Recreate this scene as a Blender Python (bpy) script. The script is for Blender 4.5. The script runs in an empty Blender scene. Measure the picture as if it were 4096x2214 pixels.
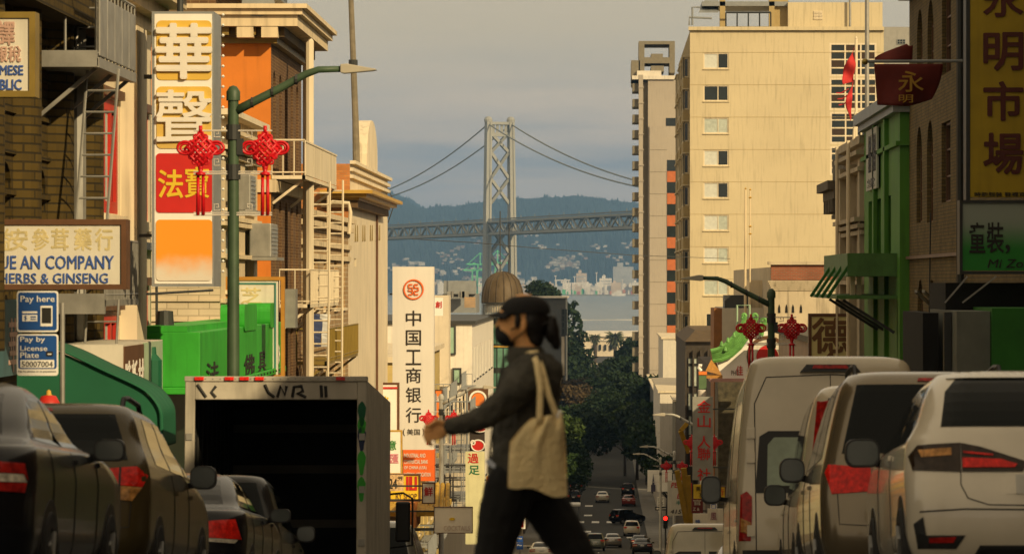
import bpy, bmesh, math, random
import numpy as np
from mathutils import Vector, Matrix
from mathutils.geometry import delaunay_2d_cdt

random.seed(7); RNG = np.random.default_rng(7)
scene = bpy.context.scene
C = scene.collection

# ------------------------------------------------------------------ camera
# camera at the origin, 1.65 m above the crossing; +Y runs down the street, metres.
F = 14400.0            # focal length in pixels of the 4096 px wide photograph
VX, VY = 2420.0, 1125.0  # vanishing point of the street / horizon row
cd = bpy.data.cameras.new("camera"); cam = bpy.data.objects.new("camera", cd); C.objects.link(cam)
cam.location = (0, 0, 0); cam.rotation_euler = (math.radians(90), 0, 0)
cd.sensor_fit = 'HORIZONTAL'; cd.sensor_width = 36.0; cd.lens = 36.0 * F / 4096
cd.shift_x = (2048 - VX) / 4096; cd.shift_y = (VY - 1107) / 4096
cd.clip_start = 0.5; cd.clip_end = 60000
cd.dof.use_dof = True; cd.dof.focus_distance = 120.0; cd.dof.aperture_fstop = 6.5
scene.camera = cam

# ------------------------------------------------------------------ light
SUN_EL, SUN_AZ = math.radians(27), math.radians(36)   # sun behind the camera, to the right
sdir = Vector((math.sin(SUN_AZ) * math.cos(SUN_EL), -math.cos(SUN_AZ) * math.cos(SUN_EL), math.sin(SUN_EL)))
sl = bpy.data.lights.new("sun", 'SUN'); so = bpy.data.objects.new("sun", sl); C.objects.link(so)
sl.energy = 4.6; sl.angle = math.radians(0.6); sl.color = (1.0, 0.77, 0.43)
so.rotation_euler = sdir.to_track_quat('Z', 'Y').to_euler(); so.location = (40, -60, 60)

world = bpy.data.worlds.new("World"); scene.world = world; world.use_nodes = True
nt = world.node_tree; nt.nodes.clear()
def _n(t, tree=nt, **k):
    n = tree.nodes.new(t)
    for a, b in k.items(): setattr(n, a, b)
    return n
wo = _n('ShaderNodeOutputWorld'); bg = _n('ShaderNodeBackground'); nt.links.new(bg.outputs[0], wo.inputs[0])
sky = _n('ShaderNodeTexSky', sky_type='NISHITA', sun_disc=False)
sky.sun_elevation = SUN_EL; sky.sun_rotation = math.atan2(sdir.x, sdir.y); sky.altitude = 40; sky.dust_density = 2.5
tc = _n('ShaderNodeTexCoord')
mp = _n('ShaderNodeMapping'); mp.inputs['Scale'].default_value = (9, 9, 95); mp.inputs['Location'].default_value = (3.1, 1.7, 0.0)
nz = _n('ShaderNodeTexNoise'); nz.inputs['Scale'].default_value = 1.0; nz.inputs['Detail'].default_value = 5; nz.inputs['Roughness'].default_value = .52
nz.inputs['Distortion'].default_value = .25
nt.links.new(tc.outputs['Generated'], mp.inputs[0]); nt.links.new(mp.outputs[0], nz.inputs['Vector'])
rp = _n('ShaderNodeValToRGB'); rp.color_ramp.elements[0].position = .36; rp.color_ramp.elements[1].position = .62
rp.color_ramp.elements[0].color = (0.38, 0.39, 0.43, 1); rp.color_ramp.elements[1].color = (0.88, 0.68, 0.53, 1)
nt.links.new(nz.outputs['Fac'], rp.inputs[0])
sx = _n('ShaderNodeSeparateXYZ'); nt.links.new(tc.outputs['Generated'], sx.inputs[0])
el = _n('ShaderNodeMapRange'); el.inputs['From Min'].default_value = .025; el.inputs['From Max'].default_value = .07
nt.links.new(sx.outputs['Z'], el.inputs['Value'])
hi = _n('ShaderNodeMixRGB'); hi.inputs['Color2'].default_value = (0.71, 0.57, 0.375, 1)
nt.links.new(rp.outputs[0], hi.inputs['Color1']); nt.links.new(el.outputs[0], hi.inputs['Fac'])
sc_ = _n('ShaderNodeMixRGB', blend_type='MULTIPLY'); sc_.inputs['Fac'].default_value = 1; sc_.inputs['Color2'].default_value = (.1, .1, .1, 1)
nt.links.new(sky.outputs[0], sc_.inputs['Color1'])
mx = _n('ShaderNodeMixRGB'); mx.inputs['Fac'].default_value = .95
nt.links.new(sc_.outputs[0], mx.inputs['Color1']); nt.links.new(hi.outputs[0], mx.inputs['Color2'])
nt.links.new(mx.outputs[0], bg.inputs['Color']); bg.inputs['Strength'].default_value = 1.0

scene.view_settings.view_transform = 'Standard'; scene.view_settings.look = 'None'
scene.view_settings.exposure = 0.0; scene.view_settings.gamma = 1.0; scene.view_settings.use_curve_mapping = False
scene.render.engine = 'CYCLES'
cy = scene.cycles
cy.use_denoising = True; cy.max_bounces = 6; cy.diffuse_bounces = 3; cy.glossy_bounces = 3; cy.transmission_bounces = 4
cy.volume_bounces = 0; cy.transparent_max_bounces = 6; cy.sample_clamp_indirect = 4.0

# ------------------------------------------------------------------ pixel helpers (4096 px photograph)
def U(px, Y): return (px - VX) * Y / F
def V(py, Y): return (VY - py) * Y / F
def YX(px, X): return X * F / (px - VX)          # depth at which a wall at X meets column px
GP = [(-60, -1.2), (0, -1.55), (15, -1.72), (24, -2.17), (29, -2.65), (39, -3.62), (48, -4.75), (100, -9.2), (200, -16.0), (300, -23.0), (365, -27.0), (400, -28.4),
      (520, -30.0), (1000, -32.5), (1800, -34.4)]
def gz(Y): return float(np.interp(Y, [p[0] for p in GP], [p[1] for p in GP]))

# ------------------------------------------------------------------ materials
MC = {}
def lin(c):
    return tuple(((v / 255) / 12.92 if v <= 10 else (((v / 255) + .055) / 1.055) ** 2.4) for v in c)
def _mix(tree, bt, a, b, fac):
    m = tree.nodes.new('ShaderNodeMixRGB'); m.blend_type = bt
    for s, v in ((m.inputs['Color1'], a), (m.inputs['Color2'], b), (m.inputs['Fac'], fac)):
        if hasattr(v, 'is_output'): tree.links.new(v, s)
        elif isinstance(v, (int, float)): s.default_value = v
        else: s.default_value = (*v[:3], 1)
    return m.outputs[0]
def mat(name, col, rough=.75, metal=0.0, var=.18, scale=2.0, bump=.0, streak=0.0, spec=.35, coat=0.0, randomize=0.0, trans=0.0):
    """Plain paint / plaster / metal with mottling and optional vertical weather streaks."""
    if name in MC: return MC[name]
    m = bpy.data.materials.new(name); m.use_nodes = True; t = m.node_tree; b = t.nodes['Principled BSDF']
    g = t.nodes.new('ShaderNodeTexCoord'); co = g.outputs['Object']
    n = t.nodes.new('ShaderNodeTexNoise'); n.inputs['Scale'].default_value = scale; n.inputs['Detail'].default_value = 6; n.inputs['Roughness'].default_value = .6
    t.links.new(co, n.inputs['Vector'])
    mr = t.nodes.new('ShaderNodeMapRange'); mr.inputs['From Min'].default_value = .3; mr.inputs['From Max'].default_value = .7
    t.links.new(n.outputs['Fac'], mr.inputs['Value'])
    lo = tuple(c * (1 - var) for c in col); hi_ = tuple(min(1, c * (1 + var * .7)) for c in col)
    c = _mix(t, 'MIX', lo, hi_, mr.outputs[0])
    if streak:
        mpn = t.nodes.new('ShaderNodeMapping'); mpn.inputs['Scale'].default_value = (5, 5, .35); t.links.new(co, mpn.inputs[0])
        n2 = t.nodes.new('ShaderNodeTexNoise'); n2.inputs['Scale'].default_value = 1.0; n2.inputs['Detail'].default_value = 5
        t.links.new(mpn.outputs[0], n2.inputs['Vector'])
        r2 = t.nodes.new('ShaderNodeMapRange'); r2.inputs['From Min'].default_value = .52; r2.inputs['From Max'].default_value = .72
        r2.inputs['To Max'].default_value = streak; t.links.new(n2.outputs['Fac'], r2.inputs['Value'])
        c = _mix(t, 'MIX', c, tuple(x * .33 for x in col), r2.outputs[0])
    if randomize:
        oi = t.nodes.new('ShaderNodeObjectInfo'); rr = t.nodes.new('ShaderNodeMapRange')
        rr.inputs['To Min'].default_value = 1 - randomize; rr.inputs['To Max'].default_value = 1 + randomize
        t.links.new(oi.outputs['Random'], rr.inputs['Value'])
        cb = t.nodes.new('ShaderNodeCombineXYZ')
        for i in range(3): t.links.new(rr.outputs[0], cb.inputs[i])
        c = _mix(t, 'MULTIPLY', c, cb.outputs[0], 1.0)
    t.links.new(c, b.inputs['Base Color'])
    b.inputs['Roughness'].default_value = rough; b.inputs['Metallic'].default_value = metal
    b.inputs['Specular IOR Level'].default_value = spec; b.inputs['Coat Weight'].default_value = coat; b.inputs['Coat Roughness'].default_value = .06
    if trans: b.inputs['Transmission Weight'].default_value = trans
    if bump:
        bn = t.nodes.new('ShaderNodeBump'); bn.inputs['Strength'].default_value = bump; bn.inputs['Distance'].default_value = .03
        n3 = t.nodes.new('ShaderNodeTexNoise'); n3.inputs['Scale'].default_value = scale * 9; n3.inputs['Detail'].default_value = 4
        t.links.new(co, n3.inputs['Vector']); t.links.new(n3.outputs['Fac'], bn.inputs['Height']); t.links.new(bn.outputs[0], b.inputs['Normal'])
    MC[name] = m; return m
def brickmat(name, c1, c2, mortar, bw=.24, bh=.075, msize=.012, var=.25, bump=.6):
    if name in MC: return MC[name]
    m = bpy.data.materials.new(name); m.use_nodes = True; t = m.node_tree; b = t.nodes['Principled BSDF']; L = t.links.new
    g = t.nodes.new('ShaderNodeTexCoord'); s = t.nodes.new('ShaderNodeSeparateXYZ'); L(g.outputs['Object'], s.inputs[0])
    ge = t.nodes.new('ShaderNodeNewGeometry'); s2 = t.nodes.new('ShaderNodeSeparateXYZ'); L(ge.outputs['True Normal'], s2.inputs[0])
    ab = t.nodes.new('ShaderNodeMath'); ab.operation = 'ABSOLUTE'; L(s2.outputs['X'], ab.inputs[0])
    gt = t.nodes.new('ShaderNodeMath'); gt.operation = 'GREATER_THAN'; gt.inputs[1].default_value = .6; L(ab.outputs[0], gt.inputs[0])
    mx_ = t.nodes.new('ShaderNodeMix'); mx_.data_type = 'FLOAT'; L(gt.outputs[0], mx_.inputs[0]); L(s.outputs['X'], mx_.inputs[2]); L(s.outputs['Y'], mx_.inputs[3])
    cb = t.nodes.new('ShaderNodeCombineXYZ'); L(mx_.outputs[0], cb.inputs[0]); L(s.outputs['Z'], cb.inputs[1])
    br = t.nodes.new('ShaderNodeTexBrick'); L(cb.outputs[0], br.inputs['Vector'])
    br.inputs['Scale'].default_value = 1; br.inputs['Brick Width'].default_value = bw; br.inputs['Row Height'].default_value = bh; br.inputs['Mortar Size'].default_value = msize
    br.inputs['Color1'].default_value = (*c1, 1); br.inputs['Color2'].default_value = (*c2, 1); br.inputs['Mortar'].default_value = (*mortar, 1)
    n = t.nodes.new('ShaderNodeTexNoise'); n.inputs['Scale'].default_value = 1.3; n.inputs['Detail'].default_value = 7; L(g.outputs['Object'], n.inputs['Vector'])
    mr = t.nodes.new('ShaderNodeMapRange'); mr.inputs['From Min'].default_value = .3; mr.inputs['From Max'].default_value = .7
    mr.inputs['To Min'].default_value = 1 - var; mr.inputs['To Max'].default_value = 1 + var * .6; L(n.outputs['Fac'], mr.inputs['Value'])
    cc = t.nodes.new('ShaderNodeCombineXYZ')
    for i in range(3): L(mr.outputs[0], cc.inputs[i])
    L(_mix(t, 'MULTIPLY', br.outputs['Color'], cc.outputs[0], 1.0), b.inputs['Base Color'])
    bn = t.nodes.new('ShaderNodeBump'); bn.inputs['Strength'].default_value = bump; bn.inputs['Distance'].default_value = .015; bn.invert = True
    L(br.outputs['Fac'], bn.inputs['Height']); L(bn.outputs[0], b.inputs['Normal'])
    b.inputs['Roughness'].default_value = .85; b.inputs['Specular IOR Level'].default_value = .2
    MC[name] = m; return m
def gradmat(name, top, bottom, z0, z1, rough=.5, wob=.25):
    """Printed panel whose ink fades from one colour to another between heights z0 and z1."""
    if name in MC: return MC[name]
    m = bpy.data.materials.new(name); m.use_nodes = True; t = m.node_tree; b = t.nodes['Principled BSDF']; L = t.links.new
    g = t.nodes.new('ShaderNodeTexCoord'); s = t.nodes.new('ShaderNodeSeparateXYZ'); L(g.outputs['Object'], s.inputs[0])
    n = t.nodes.new('ShaderNodeTexNoise'); n.inputs['Scale'].default_value = 3; n.inputs['Detail'].default_value = 5; L(g.outputs['Object'], n.inputs['Vector'])
    a = t.nodes.new('ShaderNodeMath'); a.operation = 'MULTIPLY_ADD'; a.inputs[1].default_value = wob * abs(z1 - z0); L(n.outputs['Fac'], a.inputs[0]); L(s.outputs['Z'], a.inputs[2])
    mr = t.nodes.new('ShaderNodeMapRange'); mr.interpolation_type = 'SMOOTHSTEP'; mr.inputs['From Min'].default_value = z0; mr.inputs['From Max'].default_value = z1; L(a.outputs[0], mr.inputs['Value'])
    L(_mix(t, 'MIX', bottom, top, mr.outputs[0]), b.inputs['Base Color']); b.inputs['Roughness'].default_value = rough
    MC[name] = m; return m
def glass(name='dark_glass', col=(.018, .024, .022), rough=.07, spec=.5):
    return mat(name, col, rough=rough, var=.3, scale=.6, spec=spec)

# ------------------------------------------------------------------ objects
BASE = {}
def empty(name, label, cat, loc=(0, 0, 0), group=None, kind=None):
    o = bpy.data.objects.new(name, None); C.objects.link(o); o.location = loc; o.empty_display_size = .2
    BASE[o.name] = Vector(loc)
    o['label'] = label; o['category'] = cat
    if group: o['group'] = group
    if kind: o['kind'] = kind
    return o
def tag(o, label, cat, group=None, kind=None):
    o['label'] = label; o['category'] = cat
    if group: o['group'] = group
    if kind: o['kind'] = kind
    return o
def struct(o): o['kind'] = 'structure'; return o
class MB:
    def __init__(s): s.v = []; s.f = []; s.mi = []
    def add(s, vs, fs, mi=0):
        k = len(s.v); s.v += [tuple(p) for p in vs]; s.f += [tuple(i + k for i in f) for f in fs]; s.mi += [mi] * len(fs); return s
    def box(s, x0, x1, y0, y1, z0, z1, mi=0):
        return s.add([(x0, y0, z0), (x1, y0, z0), (x1, y1, z0), (x0, y1, z0), (x0, y0, z1), (x1, y0, z1), (x1, y1, z1), (x0, y1, z1)],
                     [(0, 3, 2, 1), (4, 5, 6, 7), (0, 1, 5, 4), (1, 2, 6, 5), (2, 3, 7, 6), (3, 0, 4, 7)], mi)
    def quad(s, a, b, c, d, mi=0): return s.add([a, b, c, d], [(0, 1, 2, 3)], mi)
    def beam(s, p0, p1, w, h=None, up=(0, 0, 1), mi=0):
        p0, p1 = Vector(p0), Vector(p1); h = h or w; d = (p1 - p0).normalized(); up = Vector(up)
        a = d.cross(up)
        if a.length < 1e-4: a = d.cross(Vector((0, 1, 0)))
        a.normalize(); b = a.cross(d).normalized(); a = a * w / 2; b = b * h / 2
        vs = [p + q for p in (p0, p1) for q in (-a - b, a - b, a + b, -a + b)]
        return s.add(vs, [(0, 1, 2, 3), (7, 6, 5, 4), (0, 4, 5, 1), (1, 5, 6, 2), (2, 6, 7, 3), (3, 7, 4, 0)], mi)
    def tube(s, pts, r, n=8, closed=False, caps=True, mi=0):
        pts = [Vector(p) for p in pts]; m = len(pts); rs = r if isinstance(r, (list, tuple)) else [r] * m
        k = len(s.v); prev = None
        for i, p in enumerate(pts):
            if closed: d = pts[(i + 1) % m] - pts[i - 1]
            else: d = pts[min(i + 1, m - 1)] - pts[max(i - 1, 0)]
            d.normalize()
            if prev is None:
                a = d.cross(Vector((0, 0, 1)))
                if a.length < 1e-3: a = d.cross(Vector((0, 1, 0)))
            else: a = prev - d * prev.dot(d)
            a.normalize(); prev = a; b = d.cross(a)
            for j in range(n):
                t = 2 * math.pi * j / n; s.v.append(tuple(p + (a * math.cos(t) + b * math.sin(t)) * rs[i]))
        for i in range(m if closed else m - 1):
            for j in range(n):
                i2 = (i + 1) % m
                s.f.append((k + i * n + j, k + i * n + (j + 1) % n, k + i2 * n + (j + 1) % n, k + i2 * n + j)); s.mi.append(mi)
        if caps and not closed:
            s.f.append(tuple(k + j for j in range(n))[::-1]); s.mi.append(mi)
            s.f.append(tuple(k + (m - 1) * n + j for j in range(n))); s.mi.append(mi)
        return s
    def lathe(s, prof, c=(0, 0, 0), n=24, axis='Z', mi=0):
        k = len(s.v); m = len(prof)
        for r, h in prof:
            for j in range(n):
                t = 2 * math.pi * j / n; a, b = r * math.cos(t), r * math.sin(t)
                p = (a, b, h) if axis == 'Z' else ((h, a, b) if axis == 'X' else (a, h, b))
                s.v.append((p[0] + c[0], p[1] + c[1], p[2] + c[2]))
        for i in range(m - 1):
            for j in range(n): s.f.append((k + i * n + j, k + i * n + (j + 1) % n, k + (i + 1) * n + (j + 1) % n, k + (i + 1) * n + j)); s.mi.append(mi)
        return s
    def prism(s, poly, fn, d0, d1, mi=0):
        """poly: 2-D outline; fn(a, b, d) -> 3-D point."""
        k = len(poly); vs = [fn(a, b, d0) for a, b in poly] + [fn(a, b, d1) for a, b in poly]
        return s.add(vs, [tuple(range(k)), tuple(range(2 * k - 1, k - 1, -1))] + [(i, (i + 1) % k, k + (i + 1) % k, k + i) for i in range(k)], mi)
    def boxf(s, fr, a0, a1, b0, b1, d0, d1, mi=0):
        O, u, n = fr; z = Vector((0, 0, 1)); P = lambda a, b, d: O + u * a + z * b + n * d
        return s.add([P(a0, b0, d0), P(a1, b0, d0), P(a1, b0, d1), P(a0, b0, d1), P(a0, b1, d0), P(a1, b1, d0), P(a1, b1, d1), P(a0, b1, d1)],
                     [(0, 3, 2, 1), (4, 5, 6, 7), (0, 1, 5, 4), (1, 2, 6, 5), (2, 3, 7, 6), (3, 0, 4, 7)], mi)
    def build(s, name, m, parent=None, smooth=False, bevel=0, auto=None):
        me = bpy.data.meshes.new(name); me.from_pydata(s.v, [], s.f)
        ms = m if isinstance(m, (list, tuple)) else [m]
        for x in ms: me.materials.append(x)
        if len(ms) > 1: me.polygons.foreach_set('material_index', s.mi)
        bm = bmesh.new(); bm.from_mesh(me); bmesh.ops.recalc_face_normals(bm, faces=bm.faces); bm.to_mesh(me); bm.free()
        if smooth: me.polygons.foreach_set('use_smooth', [True] * len(me.polygons))
        if auto: me.set_sharp_from_angle(angle=math.radians(auto))
        me.update()
        return link(name, me, parent, bevel)
def link(name, me, parent=None, bevel=0):
    o = bpy.data.objects.new(name, me); C.objects.link(o)
    if parent is not None:
        o.parent = parent
        if parent.name in BASE: o.matrix_parent_inverse = Matrix.Translation(-BASE[parent.name])
    if bevel:
        b = o.modifiers.new('bevel', 'BEVEL'); b.width = bevel; b.segments = 2; b.limit_method = 'ANGLE'
    return o
def copy_tree(o, parent=None):
    c = o.copy(); C.objects.link(c); c.parent = parent
    for ch in o.children: copy_tree(ch, c)
    return c
def fr_left(X, Y0, z0): return (Vector((X, Y0, z0)), Vector((0, 1, 0)), Vector((1, 0, 0)))
def fr_right(X, Y0, z0): return (Vector((X, Y0, z0)), Vector((0, 1, 0)), Vector((-1, 0, 0)))
def fr_cam(x0, Y, z0): return (Vector((x0, Y, z0)), Vector((1, 0, 0)), Vector((0, -1, 0)))
def fpt(fr, a, b, d): return fr[0] + fr[1] * a + Vector((0, 0, b)) + fr[2] * d
def rrect(a0, a1, b0, b1, r, n=5):
    out = []
    for cx, cy_, t0 in ((a1 - r, b1 - r, 0), (a0 + r, b1 - r, 90), (a0 + r, b0 + r, 180), (a1 - r, b0 + r, 270)):
        for i in range(n + 1):
            t = math.radians(t0 + 90 * i / n); out.append((cx + r * math.cos(t), cy_ + r * math.sin(t)))
    return out
def wall(name, fr, W, H, ops, m, parent, depth=.3):
    """Wall sheet W x H with real openings ops=[(a0,a1,b0,b1[,arch])]; reveals go back by depth."""
    A = sorted({0.0, W} | {x for o in ops for x in o[:2] if 0 < x < W}); B = sorted({0.0, H} | {x for o in ops for x in o[2:4] if 0 < x < H})
    mb = MB(); P = lambda a, b, d: fpt(fr, a, b, d)
    for i in range(len(A) - 1):
        for j in range(len(B) - 1):
            ca, cb = (A[i] + A[i + 1]) / 2, (B[j] + B[j + 1]) / 2
            if any(o[0] < ca < o[1] and o[2] < cb < o[3] for o in ops): continue
            mb.quad(P(A[i], B[j], 0), P(A[i + 1], B[j], 0), P(A[i + 1], B[j + 1], 0), P(A[i], B[j + 1], 0))
    for o in ops:
        a0, a1, b0, b1 = o[:4]; arch = o[4] if len(o) > 4 else 0
        mb.quad(P(a0, b0, 0), P(a0, b1, 0), P(a0, b1, -depth), P(a0, b0, -depth)); mb.quad(P(a1, b0, 0), P(a1, b1, 0), P(a1, b1, -depth), P(a1, b0, -depth))
        mb.quad(P(a0, b0, 0), P(a1, b0, 0), P(a1, b0, -depth), P(a0, b0, -depth)); mb.quad(P(a0, b1, 0), P(a1, b1, 0), P(a1, b1, -depth), P(a0, b1, -depth))
        if arch:
            r = (a1 - a0) / 2; c = (a0 + a1) / 2; n = 8; hh = r * arch
            arcp = [(c - r * math.cos(math.pi * i / n), b1 - hh + hh * math.sin(math.pi * i / n)) for i in range(n + 1)]
            for i in range(n):
                (x0, y0), (x1, y1) = arcp[i], arcp[i + 1]
                mb.quad(P(x0, y0, 0), P(x1, y1, 0), P(x1, b1, 0), P(x0, b1, 0)); mb.quad(P(x0, y0, 0), P(x1, y1, 0), P(x1, y1, -depth), P(x0, y0, -depth))
    for e in ((0, 0, 0, H), (W, 0, W, H), (0, H, W, H)):
        mb.quad(P(e[0], e[1], 0), P(e[2], e[3], 0), P(e[2], e[3], -depth), P(e[0], e[1], -depth))
    return mb.build(name, m, parent)
def window(parent, fr, a0, a1, b0, b1, fm, pm, cols=1, rows=1, fw=.06, d=-.16, sill=None, splits=None, name='window'):
    """Frame as a part of the building, each pane a sub-part."""
    mb = MB(); mb.boxf(fr, a0, a0 + fw, b0, b1, d - .05, d + .05); mb.boxf(fr, a1 - fw, a1, b0, b1, d - .05, d + .05)
    mb.boxf(fr, a0 + fw, a1 - fw, b0, b0 + fw, d - .05, d + .05); mb.boxf(fr, a0 + fw, a1 - fw, b1 - fw, b1, d - .05, d + .05)
    xs = [a0 + fw] + ([a0 + (a1 - a0) * s for s in splits] if splits else [a0 + (a1 - a0) * i / cols for i in range(1, cols)]) + [a1 - fw]
    zs = [b0 + (b1 - b0) * i / rows for i in range(rows + 1)]; zs[0] += fw; zs[-1] -= fw
    for x in xs[1:-1]: mb.boxf(fr, x - fw * .4, x + fw * .4, b0 + fw, b1 - fw, d - .04, d + .04)
    for z in zs[1:-1]: mb.boxf(fr, a0 + fw, a1 - fw, z - fw * .35, z + fw * .35, d - .035, d + .035)
    if sill: mb.boxf(fr, a0 - .08, a1 + .08, b0 - .1, b0 - .002, d - .02, .08)
    w = mb.build(name, fm, parent)
    pms = pm if isinstance(pm, (list, tuple)) else [pm]; k = 0
    for i in range(len(xs) - 1):
        for j in range(len(zs) - 1):
            p = MB(); p.boxf(fr, xs[i], xs[i + 1], zs[j], zs[j + 1], d - .022, d - .012); p.build('pane', pms[k % len(pms)], w); k += 1
    return w
_fonts = {}
def glyphs(s, bold=0.0, shear=0.0, depth=.02, spacing=1.0):
    cu = bpy.data.curves.new('t', 'FONT'); cu.body = s; cu.size = 1; cu.extrude = 0; cu.offset = bold; cu.shear = shear; cu.resolution_u = 2; cu.space_character = spacing; cu.space_line = .95
    o = bpy.data.objects.new('t', cu); C.objects.link(o)
    dg = bpy.context.evaluated_depsgraph_get(); me = bpy.data.meshes.new_from_object(o.evaluated_get(dg))
    bpy.data.objects.remove(o); bpy.data.curves.remove(cu)
    return me
def text(s, fr, a0, a1, b0, b1, d, m, parent, bold=0.012, thick=.02, shear=0, flip=False, name='lettering', spacing=1.0):
    """Lettering stretched to the rectangle a0..a1 x b0..b1 of frame fr, standing proud by d."""
    me = glyphs(s, 0.0, shear, spacing=spacing); co = np.zeros(len(me.vertices) * 3); me.vertices.foreach_get('co', co); co = co.reshape(-1, 3)
    if len(co) == 0: return None
    lo, hi_ = co[:, :2].min(0), co[:, :2].max(0); q = (co[:, :2] - lo) / (hi_ - lo)
    if flip: q[:, 0] = 1 - q[:, 0]
    faces = [tuple(p.vertices) for p in me.polygons]; edges = {}
    for f in faces:
        for i in range(len(f)):
            e = (f[i], f[(i + 1) % len(f)]); k = tuple(sorted(e)); edges.setdefault(k, []).append(e)
    n = len(co); P = lambda t, dd: fpt(fr, a0 + (a1 - a0) * t[0], b0 + (b1 - b0) * t[1], dd)
    vs = [P(t, d + thick) for t in q]; fs = list(faces)
    if thick > 0:
        vs += [P(t, d) for t in q]; fs += [(e[0][0], e[0][1], e[0][1] + n, e[0][0] + n) for e in edges.values() if len(e) == 1]
    bpy.data.meshes.remove(me); mb = MB()
    if bold > .008:   # heavier strokes: the same glyphs again, nudged sideways, each a hair prouder
        ar = abs(b1 - b0) * bold * .5; sh = [(0, 0), (1, 0), (-1, 0), (0, 1), (0, -1), (.7, .7), (-.7, .7), (.7, -.7), (-.7, -.7)]
    else: sh, ar = [(0, 0)], 0
    for i, (sa, sb) in enumerate(sh):
        o = fr[1] * (sa * ar) + Vector((0, 0, sb * ar)) + fr[2] * (-.0006 * i); mb.add([v + o for v in vs], fs)
    return mb.build(name, m, parent)
def cfr(Y): return fr_cam(0, Y, 0)
def ptext(s, px0, py0, px1, py1, Y, m, parent, bold=.012, thick=.02, shear=0, spacing=1.0):
    """Camera-facing lettering filling a pixel rectangle on the plane at depth Y."""
    return text(s, cfr(Y), U(px0, Y), U(px1, Y), V(py1, Y), V(py0, Y), 0.0, m, parent, bold, thick, shear, spacing=spacing)
def ppanel(name, px0, py0, px1, py1, Y, m, parent, thick=.05, r=0.0, out=0.0):
    """Camera-facing board filling a pixel rectangle, its face at depth Y."""
    a0, a1, b0, b1 = U(px0, Y), U(px1, Y), V(py1, Y), V(py0, Y); mb = MB(); fr = cfr(Y)
    if r: mb.prism(rrect(a0, a1, b0, b1, r), lambda a, b, d: fpt(fr, a, b, d), out, out - thick)
    else: mb.boxf(fr, a0, a1, b0, b1, out - thick, out)
    return mb.build(name, m, parent)
def pframe(name, px0, py0, px1, py1, Y, w, m, parent, d0=-.1, d1=.03):
    a0, a1, b0, b1 = U(px0, Y), U(px1, Y), V(py1, Y), V(py0, Y); fr = cfr(Y); mb = MB()
    mb.boxf(fr, a0, a0 + w, b0, b1, d0, d1); mb.boxf(fr, a1 - w, a1, b0, b1, d0, d1)
    mb.boxf(fr, a0 + w, a1 - w, b0, b0 + w, d0, d1); mb.boxf(fr, a0 + w, a1 - w, b1 - w, b1, d0, d1)
    return mb.build(name, m, parent)
# ================================================================== ground, road, water
ASPH = mat('asphalt', (.034, .034, .031), rough=.85, var=.3, scale=1.2, bump=.3)
CONC = mat('concrete_pavement', (.20, .19, .17), rough=.9, var=.25, scale=1.0, bump=.2)
EARTH = mat('city_ground', (.10, .10, .085), rough=.95, var=.3, scale=.05)
WHITE = mat('white_paint', (.74, .72, .66), rough=.6, var=.08)
XL, XR = -9.0, 8.2                    # facade lines
CL, CR = -5.9, 4.7                    # kerb lines
YS = sorted(set(list(np.arange(-60, 120, 3.0)) + list(np.arange(120, 560, 8.0)) + list(np.arange(560, 1801, 40.0))))
def strip(name, xa, xb, dz, m, ys=YS):
    mb = MB()
    for i, y in enumerate(ys): mb.v += [(xa, y, gz(y) + dz), (xb, y, gz(y) + dz)]
    for i in range(len(ys) - 1): mb.f.append((2 * i, 2 * i + 1, 2 * i + 3, 2 * i + 2)); mb.mi.append(0)
    return mb.build(name, m)
struct(strip('road', CL, CR, 0, ASPH))
def pavement(x0, x1, name):
    mb = MB(); ys = [y for y in YS if y <= 1000]
    for y in ys:
        z = gz(y); mb.v += [(x0, y, z - .3), (x0, y, z + .14), (x1, y, z + .14), (x1, y, z - .3)]
    for i in range(len(ys) - 1):
        k = 4 * i
        for a in range(3): mb.f.append((k + a, k + a + 1, k + a + 5, k + a + 4)); mb.mi.append(0)
    return struct(mb.build(name, CONC))
pavement(XL - .2, CL, 'pavement_left'); pavement(CR, XR + .2, 'pavement_right')
g = MB(); ys = YS
for y in ys:
    for x in (-2500, XL - .1, XR + .1, 2500): g.v.append((x, y, gz(y) - .25))
for i in range(len(ys) - 1):
    for a in range(3): g.f.append((4 * i + a, 4 * i + a + 1, 4 * i + a + 5, 4 * i + a + 4)); g.mi.append(0)
struct(g.build('ground', EARTH))
# painted markings: stop bars, crossing bars and lane dashes
def marking(x0, x1, y0, y1, dz=.006):
    n = max(1, int((y1 - y0) / 3)); mb = MB()
    for i in range(n + 1):
        y = y0 + (y1 - y0) * i / n; mb.v += [(x0, y, gz(y) + dz), (x1, y, gz(y) + dz)]
    for i in range(n): mb.f.append((2 * i, 2 * i + 1, 2 * i + 3, 2 * i + 2)); mb.mi.append(0)
    o = mb.build('road_marking', WHITE); return struct(o)
for k in range(9): marking(CL + .5 + k * 1.15, CL + 1.05 + k * 1.15, 14.2, 17.2)
for y0 in (60, 80, 100, 130, 160, 200, 240, 300, 330): marking(-.65, -.53, y0, y0 + 4)
for x0 in (-3.0, -1.2, .6, 2.4): marking(x0, x0 + .9, 398, 401); marking(x0 - .4, x0 + .5, 430, 434)
for y0 in (410, 446, 470): marking(-2.6, -1.6, y0, y0 + 3.2)
WAT = mat('bay_water', (.085, .12, .13), rough=.22, var=.25, scale=.004, spec=.5)
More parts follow.
